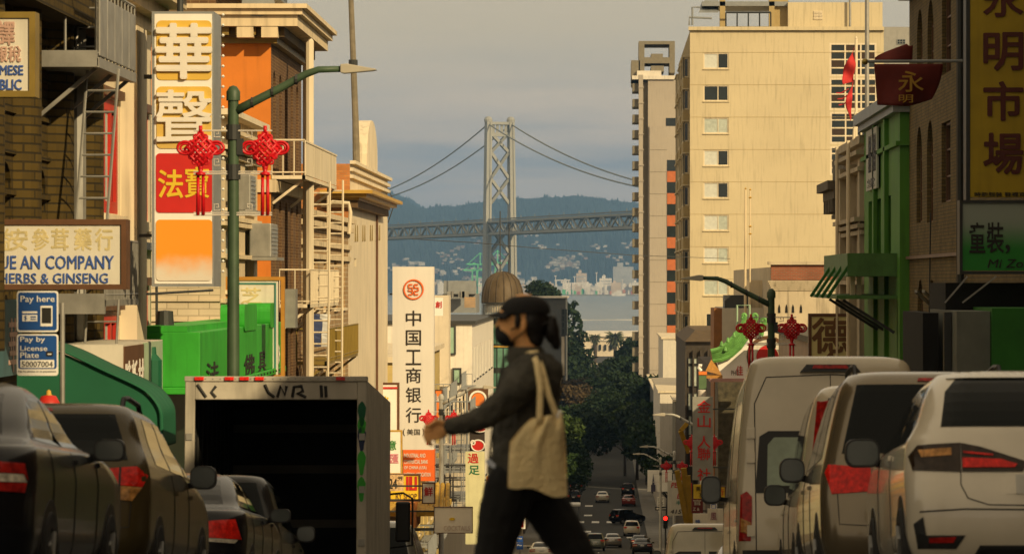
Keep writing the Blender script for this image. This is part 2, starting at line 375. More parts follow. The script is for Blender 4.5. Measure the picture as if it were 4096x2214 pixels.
wn = WAT.node_tree; wb = wn.nodes['Principled BSDF']; ws = wn.nodes.new('ShaderNodeTexNoise'); wsm = wn.nodes.new('ShaderNodeMapping'); wsm.inputs['Scale'].default_value = (.0022, .009, 1); wsc = wn.nodes.new('ShaderNodeTexCoord'); wsr = wn.nodes.new('ShaderNodeValToRGB'); ws.inputs['Detail'].default_value = 8; ws.inputs['Scale'].default_value = 1; wsr.color_ramp.elements[0].position = .35; wsr.color_ramp.elements[1].position = .7; wsr.color_ramp.elements[0].color = (.06, .09, .10, 1); wsr.color_ramp.elements[1].color = (.20, .225, .21, 1); wn.links.new(wsc.outputs['Object'], wsm.inputs[0]); wn.links.new(wsm.outputs[0], ws.inputs['Vector']); wn.links.new(ws.outputs['Fac'], wsr.inputs[0]); wn.links.new(wsr.outputs[0], wb.inputs['Base Color']); wt = wn.nodes.new('ShaderNodeTexCoord'); wm = wn.nodes.new('ShaderNodeMapping'); wm.inputs['Scale'].default_value = (.35, .05, 1)
w1 = wn.nodes.new('ShaderNodeTexNoise'); w1.inputs['Scale'].default_value = 1; w1.inputs['Detail'].default_value = 6; wbp = wn.nodes.new('ShaderNodeBump'); wbp.inputs['Strength'].default_value = .55; wbp.inputs['Distance'].default_value = .5
wn.links.new(wt.outputs['Object'], wm.inputs[0]); wn.links.new(wm.outputs[0], w1.inputs['Vector']); wn.links.new(w1.outputs['Fac'], wbp.inputs['Height']); wn.links.new(wbp.outputs[0], wb.inputs['Normal'])
WZ = -36.0
w = MB(); w.quad((-6000, 1795, WZ), (6000, 1795, WZ), (6000, 9060, WZ), (-6000, 9060, WZ)); struct(w.build('bay_water', WAT))
FOAM = mat('foam', (.50, .50, .46), rough=.6, var=.3, scale=.02)
w = MB()
for i in range(41):
    x = -60 + i * 4; w.v += [(x, 3330 + 12 * math.sin(i * .5), WZ + .05), (x, 3420 + 22 * math.sin(i * .37), WZ + .05)]
for i in range(40): w.f.append((2 * i, 2 * i + 1, 2 * i + 3, 2 * i + 2)); w.mi.append(0)
struct(w.build('wake_foam', FOAM))
w = MB(); w.box(-2500, 2500, 1790, 1800, -37, -33.9); struct(w.build('seawall', CONC))
# far shore and hills
LAND = mat('far_shore_land', (.16, .15, .12), rough=.95, var=.3, scale=.01)
w = MB(); w.box(-6000, 6000, 9050, 16500, -37, -33.0); struct(w.build('far_shore', LAND))
HILL = mat('wooded_hill', (.026, .040, .036), rough=1, var=.5, scale=.012, spec=.05)
def ridge(name, Y0, Y1, prof, jag, seed):
    r = np.random.default_rng(seed); px = np.arange(1300, 2760, 3.0); n = len(px)
    base = np.interp(px, [p[0] for p in prof], [p[1] for p in prof]); rows = 22; mb = MB()
    smooth = np.convolve(r.normal(0, 1, n + 40), np.ones(9) / 9, 'same')[20:20 + n]; fine = np.maximum(0, r.normal(0, 1, n)) 
    for k in range(rows + 1):
        t = k / rows; Y = Y0 + (Y1 - Y0) * t
        for i in range(n):
            zt = V(base[i], Y1) + 36; bump = 6 * smooth[i] * t + jag * (fine[i] * 7 if k == rows else r.normal(0, 2.0) * (t > .05))
            z = -36 + 3 + zt * (1 - (1 - t) ** 1.5) + bump
            mb.v.append((U(px[i], Y) * (1.0), Y + (r.normal(0, 25) if 0 < k < rows else 0), z))
    for k in range(rows):
        for i in range(n - 1):
            a = k * n + i; mb.f.append((a, a + 1, a + n + 1, a + n)); mb.mi.append(0)
    return struct(mb.build(name, HILL))
H1 = [(1300, 780), (1540, 770), (1600, 795), (1680, 835), (1760, 832), (1830, 828), (1900, 812), (1960, 806), (2060, 795), (2120, 800), (2180, 790), (2250, 792), (2330, 786), (2400, 800), (2480, 812), (2540, 815), (2760, 800)]
ridge('wooded_hills', 10300, 13500, H1, 1.0, 3)
ridge('far_hills', 14500, 16200, [(1300, 740), (1560, 772), (1640, 800), (1720, 850), (1900, 900), (2760, 930)], .6, 5)
# houses dotted over the hillside
HW = [mat('hillside_house_%d' % i, c, rough=.8, var=.1) for i, c in enumerate([(.33, .31, .28), (.22, .20, .18), (.42, .40, .37), (.21, .15, .13)])]
hm = []
for i in range(4):
    mb = MB(); mb.box(-7, 7, -6, 6, -9, 6); mb.add([(-7.8, -6.8, 6), (7.8, -6.8, 6), (7.8, 6.8, 6), (-7.8, 6.8, 6), (-7, 0, 10.5), (7, 0, 10.5)], [(0, 1, 5, 4), (2, 3, 4, 5), (1, 2, 5), (3, 0, 4)])
    me = bpy.data.meshes.new('hillside_house'); me.from_pydata(mb.v, [], mb.f); me.materials.append(HW[i]); hm.append(me)
for i in range(260):
    if i % 9 == 0: lx, ly, sl_ = random.uniform(1555, 2500), 1125 - 215 * random.betavariate(1.0, 1.9) + 5, random.uniform(-.22, .22)
    stp = (i % 9) * random.uniform(6, 13); px = lx + stp; py = ly + sl_ * stp + random.uniform(-5, 5) * (1 + (i % 3)); t = min(.93, max(.03, (1125 - py) / 330)); Y = 10250 + 3000 * t ** 1.35 * .8
    o = link('hillside_house', random.choice(hm)); o.location = (U(px, Y), Y - 60, V(py, Y)); o.rotation_euler.z = random.uniform(-.6, .6); s = random.uniform(.35, .95) * (1.1 if py > 1050 else .75); o.scale = (s * 1.3, s, s * .55)
    tag(o, 'pale little house on the wooded hillside across the bay', 'house', 'houses dotted over the hillside')
# port: sheds, container stacks, gantries, cranes
PC = {'white': (.66, .62, .56), 'grey': (.36, .36, .36), 'red': (.42, .10, .06), 'green': (.06, .42, .14), 'tan': (.5, .40, .30), 'rust': (.45, .18, .09)}
PM = {k: mat('port_' + k, v, rough=.8, var=.2, scale=.03) for k, v in PC.items()}
def portbox(name, label, cat, px0, px1, py0, py1, Y, m, group, depth=40, win=False):
    mb = MB(); x0, x1 = U(px0, Y), U(px1, Y); z1 = V(py0, Y); z0 = -33.05
    mb.box(x0, x1, Y, Y + depth, z0, z1)
    mb.box(x0 + (x1 - x0) * .2, x0 + (x1 - x0) * .5, Y + 5, Y + depth * .6, z1, z1 + (z1 - z0) * .15)
    if win:
        rt = empty(name, label, cat, (x0, Y, z0), group); mb.build('wall', m, rt)
        n = max(3, int((x1 - x0) / 16))
        for j in range(4):
            q = MB(); zz = z0 + (z1 - z0) * (.25 + .18 * j); q.box(x0 + 3, x1 - 3, Y - .6, Y - .2, zz, zz + (z1 - z0) * .07); q.build('window_band', PM['grey'], rt)
        return rt
    return tag(mb.build(name, m), label, cat, group)
GPT = 'buildings along the far port'
random.seed(21)
x = 1735
while x < 2535:
    wd = random.uniform(14, 42); hgt = random.uniform(6, 26); col = random.choice(['white', 'white', 'tan', 'grey', 'white'])
    portbox('port_shed', '%s flat roofed shed on the far port shore' % {'white': 'white', 'tan': 'sandy', 'grey': 'grey'}[col], 'shed', x, x + wd, 1153 - hgt, 1175, 9180 + random.uniform(0, 120), PM[col], '%s port sheds' % col)
    x += wd * random.uniform(.75, 1.1)
x = 2120
while x < 2530:
    wd = random.uniform(5, 13); hgt = random.uniform(5, 16); col = random.choice(['red', 'green', 'white', 'rust', 'green', 'white'])
    portbox('container_stack', '%s shipping container stack on the quay of the port' % col, 'containers', x, x + wd, 1172 - hgt, 1175, 9110 + random.uniform(0, 25), PM[col], '%s container stacks on the quay' % col, 14)
    x += wd + random.uniform(0, 9)
portbox('port_tower', 'tall sandy silo building rising above the port sheds', 'building', 2305, 2347, 1092, 1175, 9320, PM['tan'], None, win=True)
portbox('port_tower', 'wide white block beside the silo building at the port', 'building', 2398, 2447, 1112, 1175, 9340, PM['white'], None, win=True)
portbox('office_block', 'long pale grey office block on the far shore', 'building', 2452, 2534, 1066, 1175, 9700, PM['grey'], None, win=True)
w = MB(); w.box(U(2215, 9070), U(2560, 9070), 9066, 9072, -35.9, -32.6); tag(w.build('quay_wall', PM['tan']), 'low stone quay wall along the far shore', 'wall')
for i, (px, h) in enumerate(((2130, 40), (2222, 46), (2262, 38), (2298, 44), (2340, 42), (2386, 54), (2416, 48), (2490, 36))):
    Y = 9150; r = empty('light_mast', 'thin white light mast standing among the container stacks', 'mast', (U(px, Y), Y, -33), 'light masts at the port')
    mb = MB(); mb.tube([(U(px, Y), Y, -33), (U(px, Y), Y, -33 + h)], .9, 6); mb.build('pole', PM['white'], r); mb = MB(); mb.box(U(px, Y) - 3, U(px, Y) + 3, Y - 1, Y + 1, -33 + h, -31 + h); mb.build('lamp_head', PM['white'], r)
def gantry(px0, px1, py, col, lab):
    Y = 9120; x0, x1, z = U(px0, Y), U(px1, Y), V(py, Y); r = empty('gantry_crane', lab, 'crane', (x0, Y, -33)); m = PM[col]
    for x in (x0, x1):
        mb = MB(); mb.beam((x, Y, -33), (x, Y, z), 2.4); mb.build('leg', m, r)
    mb = MB(); mb.beam((x0 - 4, Y, z), (x1 + 4, Y, z), 3.2); mb.build('girder', m, r); mb = MB(); mb.box((x0 + x1) / 2 - 4, (x0 + x1) / 2 + 4, Y - 2, Y + 2, z - 7, z - 2); mb.build('trolley', m, r)
gantry(2225, 2275, 1120, 'white', 'tall white gantry crane over red containers'); gantry(2345, 2402, 1150, 'white', 'low wide white gantry over green containers')
gantry(2292, 2340, 1132, 'white', 'white gantry crane in front of the silo building')
# green ship-to-shore cranes seen behind the bridge tower
GRN = mat('crane_green', (.10, .52, .16), rough=.6, var=.1)
def shipcrane(px, py_top, lab, Y=8900, s=1.0):
    x = U(px, Y); zt = V(py_top, Y); r = empty('port_crane', lab, 'crane', (x, Y, -33))
    for dx in (-9 * s, 9 * s):
        for dy in (0, 18):
            mb = MB(); mb.beam((x + dx, Y + dy, -33), (x + dx * .7, Y + dy, zt * .62), 2.6); mb.build('leg', GRN, r)
    mb = MB(); mb.beam((x - 1, Y, zt * .55), (x - 1, Y + 9, zt), 2.2); mb.build('mast', GRN, r)
    mb = MB(); mb.beam((x - 34 * s, Y - 30, zt * .60), (x + 30 * s, Y + 50, zt * .60), 3.0); mb.build('boom', GRN, r)
    for e in ((x - 30 * s, Y - 26, zt * .61), (x + 26 * s, Y + 46, zt * .61)):
        mb = MB(); mb.beam((x - 1, Y + 9, zt), e, 1.1); mb.build('stay', GRN, r)
    for zz in (-10, 10, 30):
        mb = MB(); mb.beam((x - 8 * s, Y, zz), (x + 8 * s, Y, zz), 1.6); mb.build('tie_beam', GRN, r)
shipcrane(1922, 1010, 'green harbour crane left of the bridge tower'); shipcrane(1992, 1000, 'green harbour crane seen between the bridge tower legs'); shipcrane(1898, 1050, 'smaller green harbour crane beside the shore', s=.8)
w = MB(); Y = 9000; x = U(2474, Y)
tag(MB().add([(x - 16, Y, -36), (x + 16, Y, -36), (x + 20, Y, -30), (x - 18, Y, -30), (x - 16, Y + 8, -36), (x + 16, Y + 8, -36), (x + 20, Y + 8, -30), (x - 18, Y + 8, -30), (x - 6, Y + 1, -30), (x + 8, Y + 1, -30), (x + 7, Y + 1, -22), (x - 4, Y + 1, -22), (x - 6, Y + 7, -30), (x + 8, Y + 7, -30), (x + 7, Y + 7, -22), (x - 4, Y + 7, -22)],
    [(0, 1, 2, 3), (5, 4, 7, 6), (1, 5, 6, 2), (4, 0, 3, 7), (3, 2, 6, 7), (8, 9, 10, 11), (13, 12, 15, 14), (9, 13, 14, 10), (12, 8, 11, 15), (11, 10, 14, 15)]).build('boat', PM['white']), 'small white boat on the water off the quay', 'boat')

# ================================================================== suspension bridge
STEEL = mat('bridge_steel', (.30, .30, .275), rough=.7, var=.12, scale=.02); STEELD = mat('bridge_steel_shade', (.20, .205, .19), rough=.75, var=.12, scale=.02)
P0, P1 = Vector((-192, 3200, 0)), Vector((19.5, 2560, 0)); bd = (P1 - P0).normalized(); bt = Vector((-bd.y, bd.x, 0)); bt = bt if bt.x > 0 else -bt
TW = P0 + (P1 - P0) * .51
br = empty('suspension_bridge', 'grey steel suspension bridge with a cross braced tower above the bay', 'bridge', (TW.x, TW.y, WZ))
ztop = 127.0; ZD = 47.2
def tleg(s):
    a0 = TW + bt * s * 11.2; a1 = TW + bt * s * 9.3; mb = MB()
    for o, wd in ((-1.5, 1.9), (1.5, 1.9), (0, 2.8)):
        vs = []
        for c, z, k in ((a0, WZ, 1.15), (a1, ztop, .9)):
            for da, db in ((-1, -1), (1, -1), (1, 1), (-1, 1)): vs.append(c + bt * (o * k + da * wd * .42 * k) + bd * db * (3.4 if o == 0 else 4.2) * k + Vector((0, 0, z)))
        mb.add(vs, [(0, 3, 2, 1), (4, 5, 6, 7), (0, 1, 5, 4), (1, 2, 6, 5), (2, 3, 7, 6), (3, 0, 4, 7)])
    mb.build('tower_leg', STEEL, br)
tleg(-1); tleg(1)
def tz(z): return 11.2 + (9.3 - 11.2) * (z - WZ) / (ztop - WZ) - 2.2
zs = [-30, -4, 22, 44]; zs2 = [62, 82, 103, 118]
for seq in (zs, zs2):
    for z0, z1 in zip(seq[:-1], seq[1:]):
        for s in (-1, 1):
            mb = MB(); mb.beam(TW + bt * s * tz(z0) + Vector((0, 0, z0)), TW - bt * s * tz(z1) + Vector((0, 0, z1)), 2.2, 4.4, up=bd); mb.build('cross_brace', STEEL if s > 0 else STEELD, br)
mb = MB(); mb.beam(TW - bt * 9 + Vector((0, 0, 117)), TW + bt * 9 + Vector((0, 0, 117)), 5, 3.0, up=(0, 0, 1)); mb.build('portal_beam', STEEL, br)
mb = MB(); mb.beam(TW - bt * 10.5 + Vector((0, 0, 126)), TW + bt * 10.5 + Vector((0, 0, 126)), 6, 2.2); mb.build('portal_beam', STEEL, br)
for k in (-5.2, -1.8, 1.8, 5.2):
    mb = MB(); c = TW + bt * k; mb.beam(c + Vector((0, 0, 117)), c + Vector((0, 0, 126)), 2.2, 3); mb.build('portal_post', STEEL, br)
for k in (-7.5, 7.5):
    mb = MB(); c = TW + bt * (k * 1.25) + Vector((0, 0, 127)); mb.lathe([(3.2, 0), (3.4, 2), (2.2, 4), (0, 4.6)], c, 10); mb.build('cable_saddle', STEEL, br)
# stiffening truss, both planes
L0, L1, PN = -150.0, 860.0, 18.3; TH = 9.4
def bp(s_, side, z): p = P0 + bd * s_ + bt * side * 10.2; return Vector((p.x, p.y, z))
for side in (-1, 1):
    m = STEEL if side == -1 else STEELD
    for z, wd in ((ZD, 1.5), (ZD - TH, 1.7)):
        mb = MB(); mb.beam(bp(L0, side, z), bp(L1, side, z), 1.2, wd); mb.build('truss_chord', m, br)
    n = int((L1 - L0) / PN)
    for i in range(n):
        s0 = L0 + i * PN; a, b = (ZD - TH, ZD) if i % 2 == 0 else (ZD, ZD - TH)
        mb = MB(); mb.beam(bp(s0, side, a), bp(s0 + PN, side, b), 1.0, 1.1); mb.build('truss_diagonal', m, br)
        mb = MB(); mb.beam(bp(s0, side, ZD - TH), bp(s0, side, ZD), .55, .55); mb.build('truss_post', m, br)
for z, t in ((ZD + .6, .8), (ZD - TH + .9, 1.2)):
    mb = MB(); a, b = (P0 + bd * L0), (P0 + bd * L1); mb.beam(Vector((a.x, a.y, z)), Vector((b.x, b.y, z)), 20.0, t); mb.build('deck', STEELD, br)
for i in range(int((L1 - L0) / 36.6)):
    s0 = L0 + i * 36.6; mb = MB(); mb.beam(bp(s0, -1, ZD + .5), bp(s0, -1, ZD + 4.2), .5); mb.build('lamp_post', STEELD, br)
mb = MB(); mb.beam(bp(L0, -1, ZD + 2.0), bp(L1, -1, ZD + 2.0), .35, 1.0); mb.build('railing', STEELD, br)
s_t = (TW - P0).dot(bd)
for side in (-1, 1):
    for direction, zend, ln in ((-1, 74, 430), (1, 57, 520)):
        pts = []
        for i in range(25):
            t = i / 24; z = 125.5 + (zend - 125.5) * (1.75 * t - .75 * t * t); pts.append(bp(s_t + direction * ln * t, side * .93, z))
        mb = MB(); mb.tube(pts, .55, 6); mb.build('main_cable', STEELD, br)

# ================================================================== trees
LEAF = [mat('leaf_%d' % i, c, rough=.7, var=.45, scale=.5, spec=.2) for i, c in enumerate([(.022, .046, .010), (.015, .031, .011), (.045, .075, .012), (.070, .048, .020)])]
BARK = mat('bark', (.07, .055, .04), rough=.95, var=.3, scale=3, bump=.5)
def crown_mesh(blobs, n, leaf, m, seed, flat=.0):
    """Leaf quads scattered through the shells of a cluster of lobes, uneven and open."""
    r = np.random.default_rng(seed); tot = sum(b[3] ** 2 for b in blobs); vs, fs = [], []
    for cx, cy_, cz, R in blobs:
        k = int(n * R * R / tot); d = r.normal(0, 1, (k, 3)); d /= np.linalg.norm(d, axis=1)[:, None]
        lump = 1 + .22 * np.sin(d[:, 0] * 5 + cx) * np.cos(d[:, 1] * 4 + cz) + .12 * np.sin(d[:, 2] * 9 + cy_)
        rad = R * lump * (r.random(k) ** .33 * .45 + .58); p = np.stack([cx + d[:, 0] * rad, cy_ + d[:, 1] * rad, cz + d[:, 2] * rad * .82], 1)
        for q in p:
            a = r.normal(0, 1, 3); a /= np.linalg.norm(a); b = np.cross(a, r.normal(0, 1, 3)); b /= np.linalg.norm(b) + 1e-9; s = leaf * r.uniform(.35, 1.6)
            i = len(vs); vs += [q - a * s, q + b * s * .6, q + a * s, q - b * s * .6]; fs.append((i, i + 1, i + 2, i + 3))
    me = bpy.data.meshes.new('crown'); me.from_pydata([tuple(v) for v in vs], [], fs); me.materials.append(m); return me
def trunk_mesh(h, r0, seed, limbs=6, spread=.5):
    rr = random.Random(seed); mb = MB(); mb.tube([(0, 0, -.5), (.05, 0, h * .4), (.12, .1, h * .8)], [r0, r0 * .75, r0 * .5], 8)
    for i in range(limbs):
        t = i * 2.4 + rr.random(); z = h * (.5 + .35 * rr.random()); ln = h * spread
        mb.tube([(0.08, 0, z), (math.cos(t) * ln * .5, math.sin(t) * ln * .5, z + ln * .35), (math.cos(t) * ln, math.sin(t) * ln, z + ln * .9)], [r0 * .4, r0 * .28, r0 * .1], 6)
    me = bpy.data.meshes.new('trunk'); me.from_pydata(mb.v, [], mb.f); me.materials.append(BARK); return me
def lobes(seed, h, R, n):
    rr = random.Random(seed); out = [(0, 0, h, R * .8)]
    for i in range(n):
        t = rr.random() * 6.28; d = R * rr.uniform(.35, .8); out.append((math.cos(t) * d, math.sin(t) * d, h + R * rr.uniform(-.45, .55), R * rr.uniform(.34, .6)))
    return out
TK = []
for k in range(3): TK.append((trunk_mesh(6, .28, k), [crown_mesh(lobes(10 * k + j, 8.2, 4.2, 9), 5200, .30, LEAF[j], 30 + 7 * k + j) for j in range(4)]))
def tree(x, Y, kind, leaf, s, label, group='street trees below the hill', z=None, rot=0):
    zz = gz(Y) if z is None else z; r = empty('street_tree', label, 'tree', (x, Y, zz), group)
    for nm, me in (('trunk', TK[kind][0]), ('crown', TK[kind][1][leaf])):
        o = bpy.data.objects.new(nm, me); C.objects.link(o); o.parent = r
    r.rotation_euler.z = rot; r.scale = (s, s, s); return r
for i, (px, Y, leaf, s, lab) in enumerate([
    (2275, 560, 0, .92, 0), (2350, 590, 1, .88, 0), (2425, 640, 1, .95, 0), (2500, 560, 1, .95, 0), (2548, 545, 2, 1.05, 1), (2600, 540, 0, 1.0, 0), (2640, 525, 1, .9, 0), (2230, 530, 2, .95, 1),
    (2310, 680, 3, 1.0, 2), (2380, 740, 3, 1.0, 2), (2260, 720, 3, 1.0, 2), (2450, 700, 1, 1.1, 0), (2520, 690, 1, 1.15, 0), (2590, 660, 1, 1.15, 0), (2330, 540, 1, .9, 0), (2470, 800, 1, 1.25, 0), (2560, 780, 1, 1.3, 0), (2590, 900, 1, 1.6, 0), (2540, 960, 1, 1.5, 0),
    (2612, 505, 1, .95, 0), (2632, 480, 0, .9, 0), (2588, 530, 1, 1.0, 0), (2655, 470, 1, .8, 3), (2668, 430, 0, .7, 3), (2648, 495, 1, .7, 3), (2282, 455, 0, .62, 4), (2270, 500, 0, .7, 4)]):
    side_ = 'on the left pavement' if px < 2400 else ('on the right pavement' if px > 2510 else 'over the middle of the road'); row_ = 'front' if Y < 600 else 'back'
    tree(U(px, Y), Y, i % 3, leaf, s, ['dark street tree of the %s row %s downhill' % (row_, side_), 'brighter green street tree with paler leaves beside the road', 'brownish thinly leaved tree behind the green street trees', 'small dark tree on the pavement in front of the white banners', 'small green kerbside tree by the shelter with the white roof'][lab], ['dark street trees %s, %s row' % (side_, row_), 'bright street trees', 'brown trees', 'small pavement trees', 'small kerbside trees'][lab], rot=i * 1.3)  # brighter and brown trees differ by leaf colour
# dark conifer and rooftop shrubs on the left
def conifer(px, Y, zb, h, lab):
    r = empty('conifer_tree', lab, 'tree', (U(px, Y), Y, zb)); bl = []
    rr = random.Random(int(px))
    for i in range(22):
        t = i / 21; R = (1 - t) * h * .15 + h * .045; a = i * 2.4; bl.append((math.cos(a) * R * .9, math.sin(a) * R * .9, h * (.18 + .82 * t), R * rr.uniform(.45, .8)))
    for nm, me in (('trunk', trunk_mesh(h * .9, h * .015, 3, 3, .1)), ('crown', crown_mesh(bl, 3500, h * .022, LEAF[1], int(px)))):
        o = bpy.data.objects.new(nm, me); C.objects.link(o); o.parent = r
conifer(2284, 900, gz(900), 26.5, 'tall dark layered conifer beside the grey building'); conifer(2262, 860, gz(860), 22, 'dark conifer close behind the grey building corner'); conifer(2310, 980, gz(980), 17, 'shorter dark conifer right of the tall one')
# palms by the waterfront
PALM = mat('palm_frond', (.050, .062, .026), rough=.7, var=.35, scale=.4)
def palm(px, py_base, py_crown, Y, R, lab):
    x = U(px, Y); z0 = V(py_base, Y); z1 = V(py_crown, Y); r = empty('palm_tree', lab, 'palm', (x, Y, z0))
    mb = MB(); mb.tube([(x, Y, z0 - 6), (x + .2, Y, (z0 + z1) / 2), (x, Y, z1 - 1)], [.75, .7, .9], 8); mb.lathe([(0.7, -1.8), (1.5, -.6), (1.3, .5), (.2, 1)], (x, Y, z1), 10); mb.build('trunk', BARK, r)
    rr = random.Random(int(px))
    for i in range(44):
        a = i * 2.399; e = 1.25 - 2.1 * (i / 43); ln = R * rr.uniform(.85, 1.1); mb = MB(); prev = None; q = Vector((x, Y, z1))
        pts = []
        for k in range(7):
            t = k / 6; ee = e - 1.35 * t; pts.append(q.copy()); q += Vector((math.cos(a) * math.cos(ee), math.sin(a) * math.cos(ee), math.sin(ee))) * ln / 6
        sd = Vector((-math.sin(a), math.cos(a), 0))
        for k in range(6):
            w0 = R * .13 * math.sin(math.pi * min(1, (k + .6) / 6.8)); w1 = R * .13 * math.sin(math.pi * min(1, (k + 1.6) / 6.8))
            for sg in (-1, 1): mb.quad(pts[k], pts[k + 1], pts[k + 1] + sd * sg * w1 - Vector((0, 0, w1 * .8)), pts[k] + sd * sg * w0 * .8 - Vector((0, 0, w0 * 1.2)))
        mb.build('frond', PALM, r)
palm(2459, 1450, 1352, 1480, 5.2, 'broad crowned palm in front of the white waterfront building'); palm(2380, 1450, 1352, 1500, 3.4, 'slimmer palm standing left of the broad palm')

# ================================================================== waterfront and far town
CREAM = mat('cream_stucco', (.60, .52, .39), rough=.85, var=.12, scale=.5, streak=.2)
OFFW = mat('off_white_stucco', (.66, .60, .50), rough=.85, var=.1, scale=.4, streak=.25)
DKW = glass()
DKF = mat('dark_metal', (.035, .037, .035), rough=.5, var=.2)
b = empty('waterfront_building', 'long cream waterfront building with small windows behind the palms', 'building', (U(2290, 1640), 1640, gz(1640)))
Y = 1640; x0, x1 = U(2270, Y), U(2700, Y); zt = V(1345, Y); mb = MB(); mb.box(x0, x1, Y, Y + 40, gz(Y) - 1, zt); mb.build('wall', CREAM, b)
mb = MB(); mb.box(x0 - 1, x1 + 1, Y - 1.2, Y + 41, zt, zt + 1.6); mb.box(x0 - .6, x1 + .6, Y - .7, Y, V(1362, Y), V(1357, Y)); mb.build('cornice', OFFW, b)
for px in (2303, 2323, 2375, 2400, 2421, 2443, 2497, 2519, 2545): window(b, fr_cam(0, Y - .6, 0), U(px - 5, Y), U(px + 5, Y), V(1400, Y), V(1377, Y), DKF, DKW, 2, 3, fw=.12, d=.15)
for px0, px1 in ((2383, 2399), (2422, 2443)): ppanel('doorway', px0, 1427, px1, 1452, Y - .7, DKF, b)
Y = 1730; mb = MB(); mb.box(U(2345, Y), U(2700, Y), Y, Y + 30, -35, V(1330, Y)); sh = mb.build('pier_shed', mat('shed_grey', (.36, .35, .32), var=.15)); tag(sh, 'low grey pier shed with a pale roof edge by the water', 'shed')
mb = MB(); mb.box(U(2343, Y), U(2702, Y), Y - 2, Y + 31, V(1330, Y), V(1325, Y)); mb.build('roof', OFFW, sh)
for px0, px1, py in ((2280, 2450, 1452), (2300, 2436, 1506)):
    Y = 1180 if py < 1500 else 1050; r = empty('footbridge', 'pale concrete footbridge crossing the far street, %s one' % ('upper' if py < 1500 else 'lower'), 'footbridge', (U(px0, Y), Y, V(py + 20, Y)))
    mb = MB(); mb.box(U(px0, Y), U(px1, Y), Y, Y + 4, V(py + 14, Y), V(py + 5, Y)); mb.build('deck', CONC, r); mb = MB(); mb.box(U(px0, Y), U(px1, Y), Y - .2, Y - .05, V(py + 5, Y), V(py, Y)); mb.build('parapet', CREAM, r)
    for q in (px0 + 30, (px0 + px1) / 2, px1 - 20): mb = MB(); mb.box(U(q, Y) - .5, U(q, Y) + .5, Y + 1, Y + 3, gz(Y), V(py + 14, Y)); mb.build('pier', CONC, r)
# ================================================================== LEFT SIDE
def L(c): return lin(c)
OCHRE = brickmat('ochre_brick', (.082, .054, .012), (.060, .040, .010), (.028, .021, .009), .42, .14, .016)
DBRICK = brickmat('dark_brick', (.14, .075, .038), (.10, .055, .03), (.19, .12, .06), .24, .085, .014)
RBRICK = brickmat('red_brick', (.30, .09, .045), (.24, .08, .04), (.22, .16, .11), .24, .08, .012)
OBRICK = brickmat('orange_brick', (.56, .22, .06), (.46, .17, .05), (.40, .22, .10), .24, .08, .010)
CBRICK = brickmat('cream_brick', (.62, .52, .36), (.57, .47, .32), (.40, .33, .22), .5, .16, .012, var=.15)
ORANGE = mat('orange_painted_wall', (.60, .185, .022), rough=.8, var=.14, scale=.6, streak=.25, bump=.1)
IVORY = mat('ivory_plaster', (.64, .52, .335), rough=.8, var=.12, scale=.7, streak=.5)
IVORY2 = mat('pale_plaster', (.69, .59, .42), rough=.8, var=.1, scale=.5, streak=.5)
REDP = mat('red_window_paint', (.48, .025, .014), rough=.5, var=.15)
TEAL = mat('teal_panel', (.045, .12, .14), rough=.6, var=.2, streak=.3)
GREENB = mat('bright_green_metal', (.035, .36, .028), rough=.55, var=.25, scale=.8, streak=.5, bump=.08)
GREEND = mat('dark_green_canvas', (.008, .10, .045), rough=.7, var=.15, scale=.8)
GALV = mat('galvanised_steel', (.30, .29, .26), rough=.5, metal=.4, var=.25, scale=2, streak=.3)
GREYM = mat('grey_metal', (.23, .24, .24), rough=.5, var=.15)
GOLD = mat('gold_paint', (.50, .30, .05), rough=.5, var=.2)
SIGNW = mat('sign_white', (.64, .60, .50), rough=.45, var=.12, scale=1.2, streak=.28)
SIGNW2 = mat('sign_white_bright', (.80, .77, .70), rough=.45, var=.05)
REDI = mat('red_ink', (.52, .02, .015), rough=.5, var=.1); BLUEI = mat('blue_ink', (.045, .10, .34), rough=.5, var=.15)
BLACKI = mat('black_ink', (.02, .018, .014), rough=.55, var=.2); YELI = mat('yellow_ink', (.72, .50, .03), rough=.5, var=.12)
FADEY = mat('faded_gold_ink', (.56, .47, .24), rough=.6, var=.25, scale=6); FADER = mat('faded_red_ink', (.52, .33, .26), rough=.6, var=.25, scale=6)
ORNGI = mat('orange_ink', (.74, .20, .035), rough=.5, var=.1)
BROWN = mat('brown_frame', (.12, .055, .025), rough=.5, var=.25); OLIVEF = mat('mustard_frame', (.22, .15, .03), rough=.5, var=.2)
DARKI = mat('dark_interior', (.012, .012, .011), rough=.9, var=.2)
CURT = mat('pale_curtain', (.42, .46, .40), rough=.8, var=.2, scale=3); CURT2 = mat('white_blind', (.55, .56, .50), rough=.8, var=.12, scale=4)

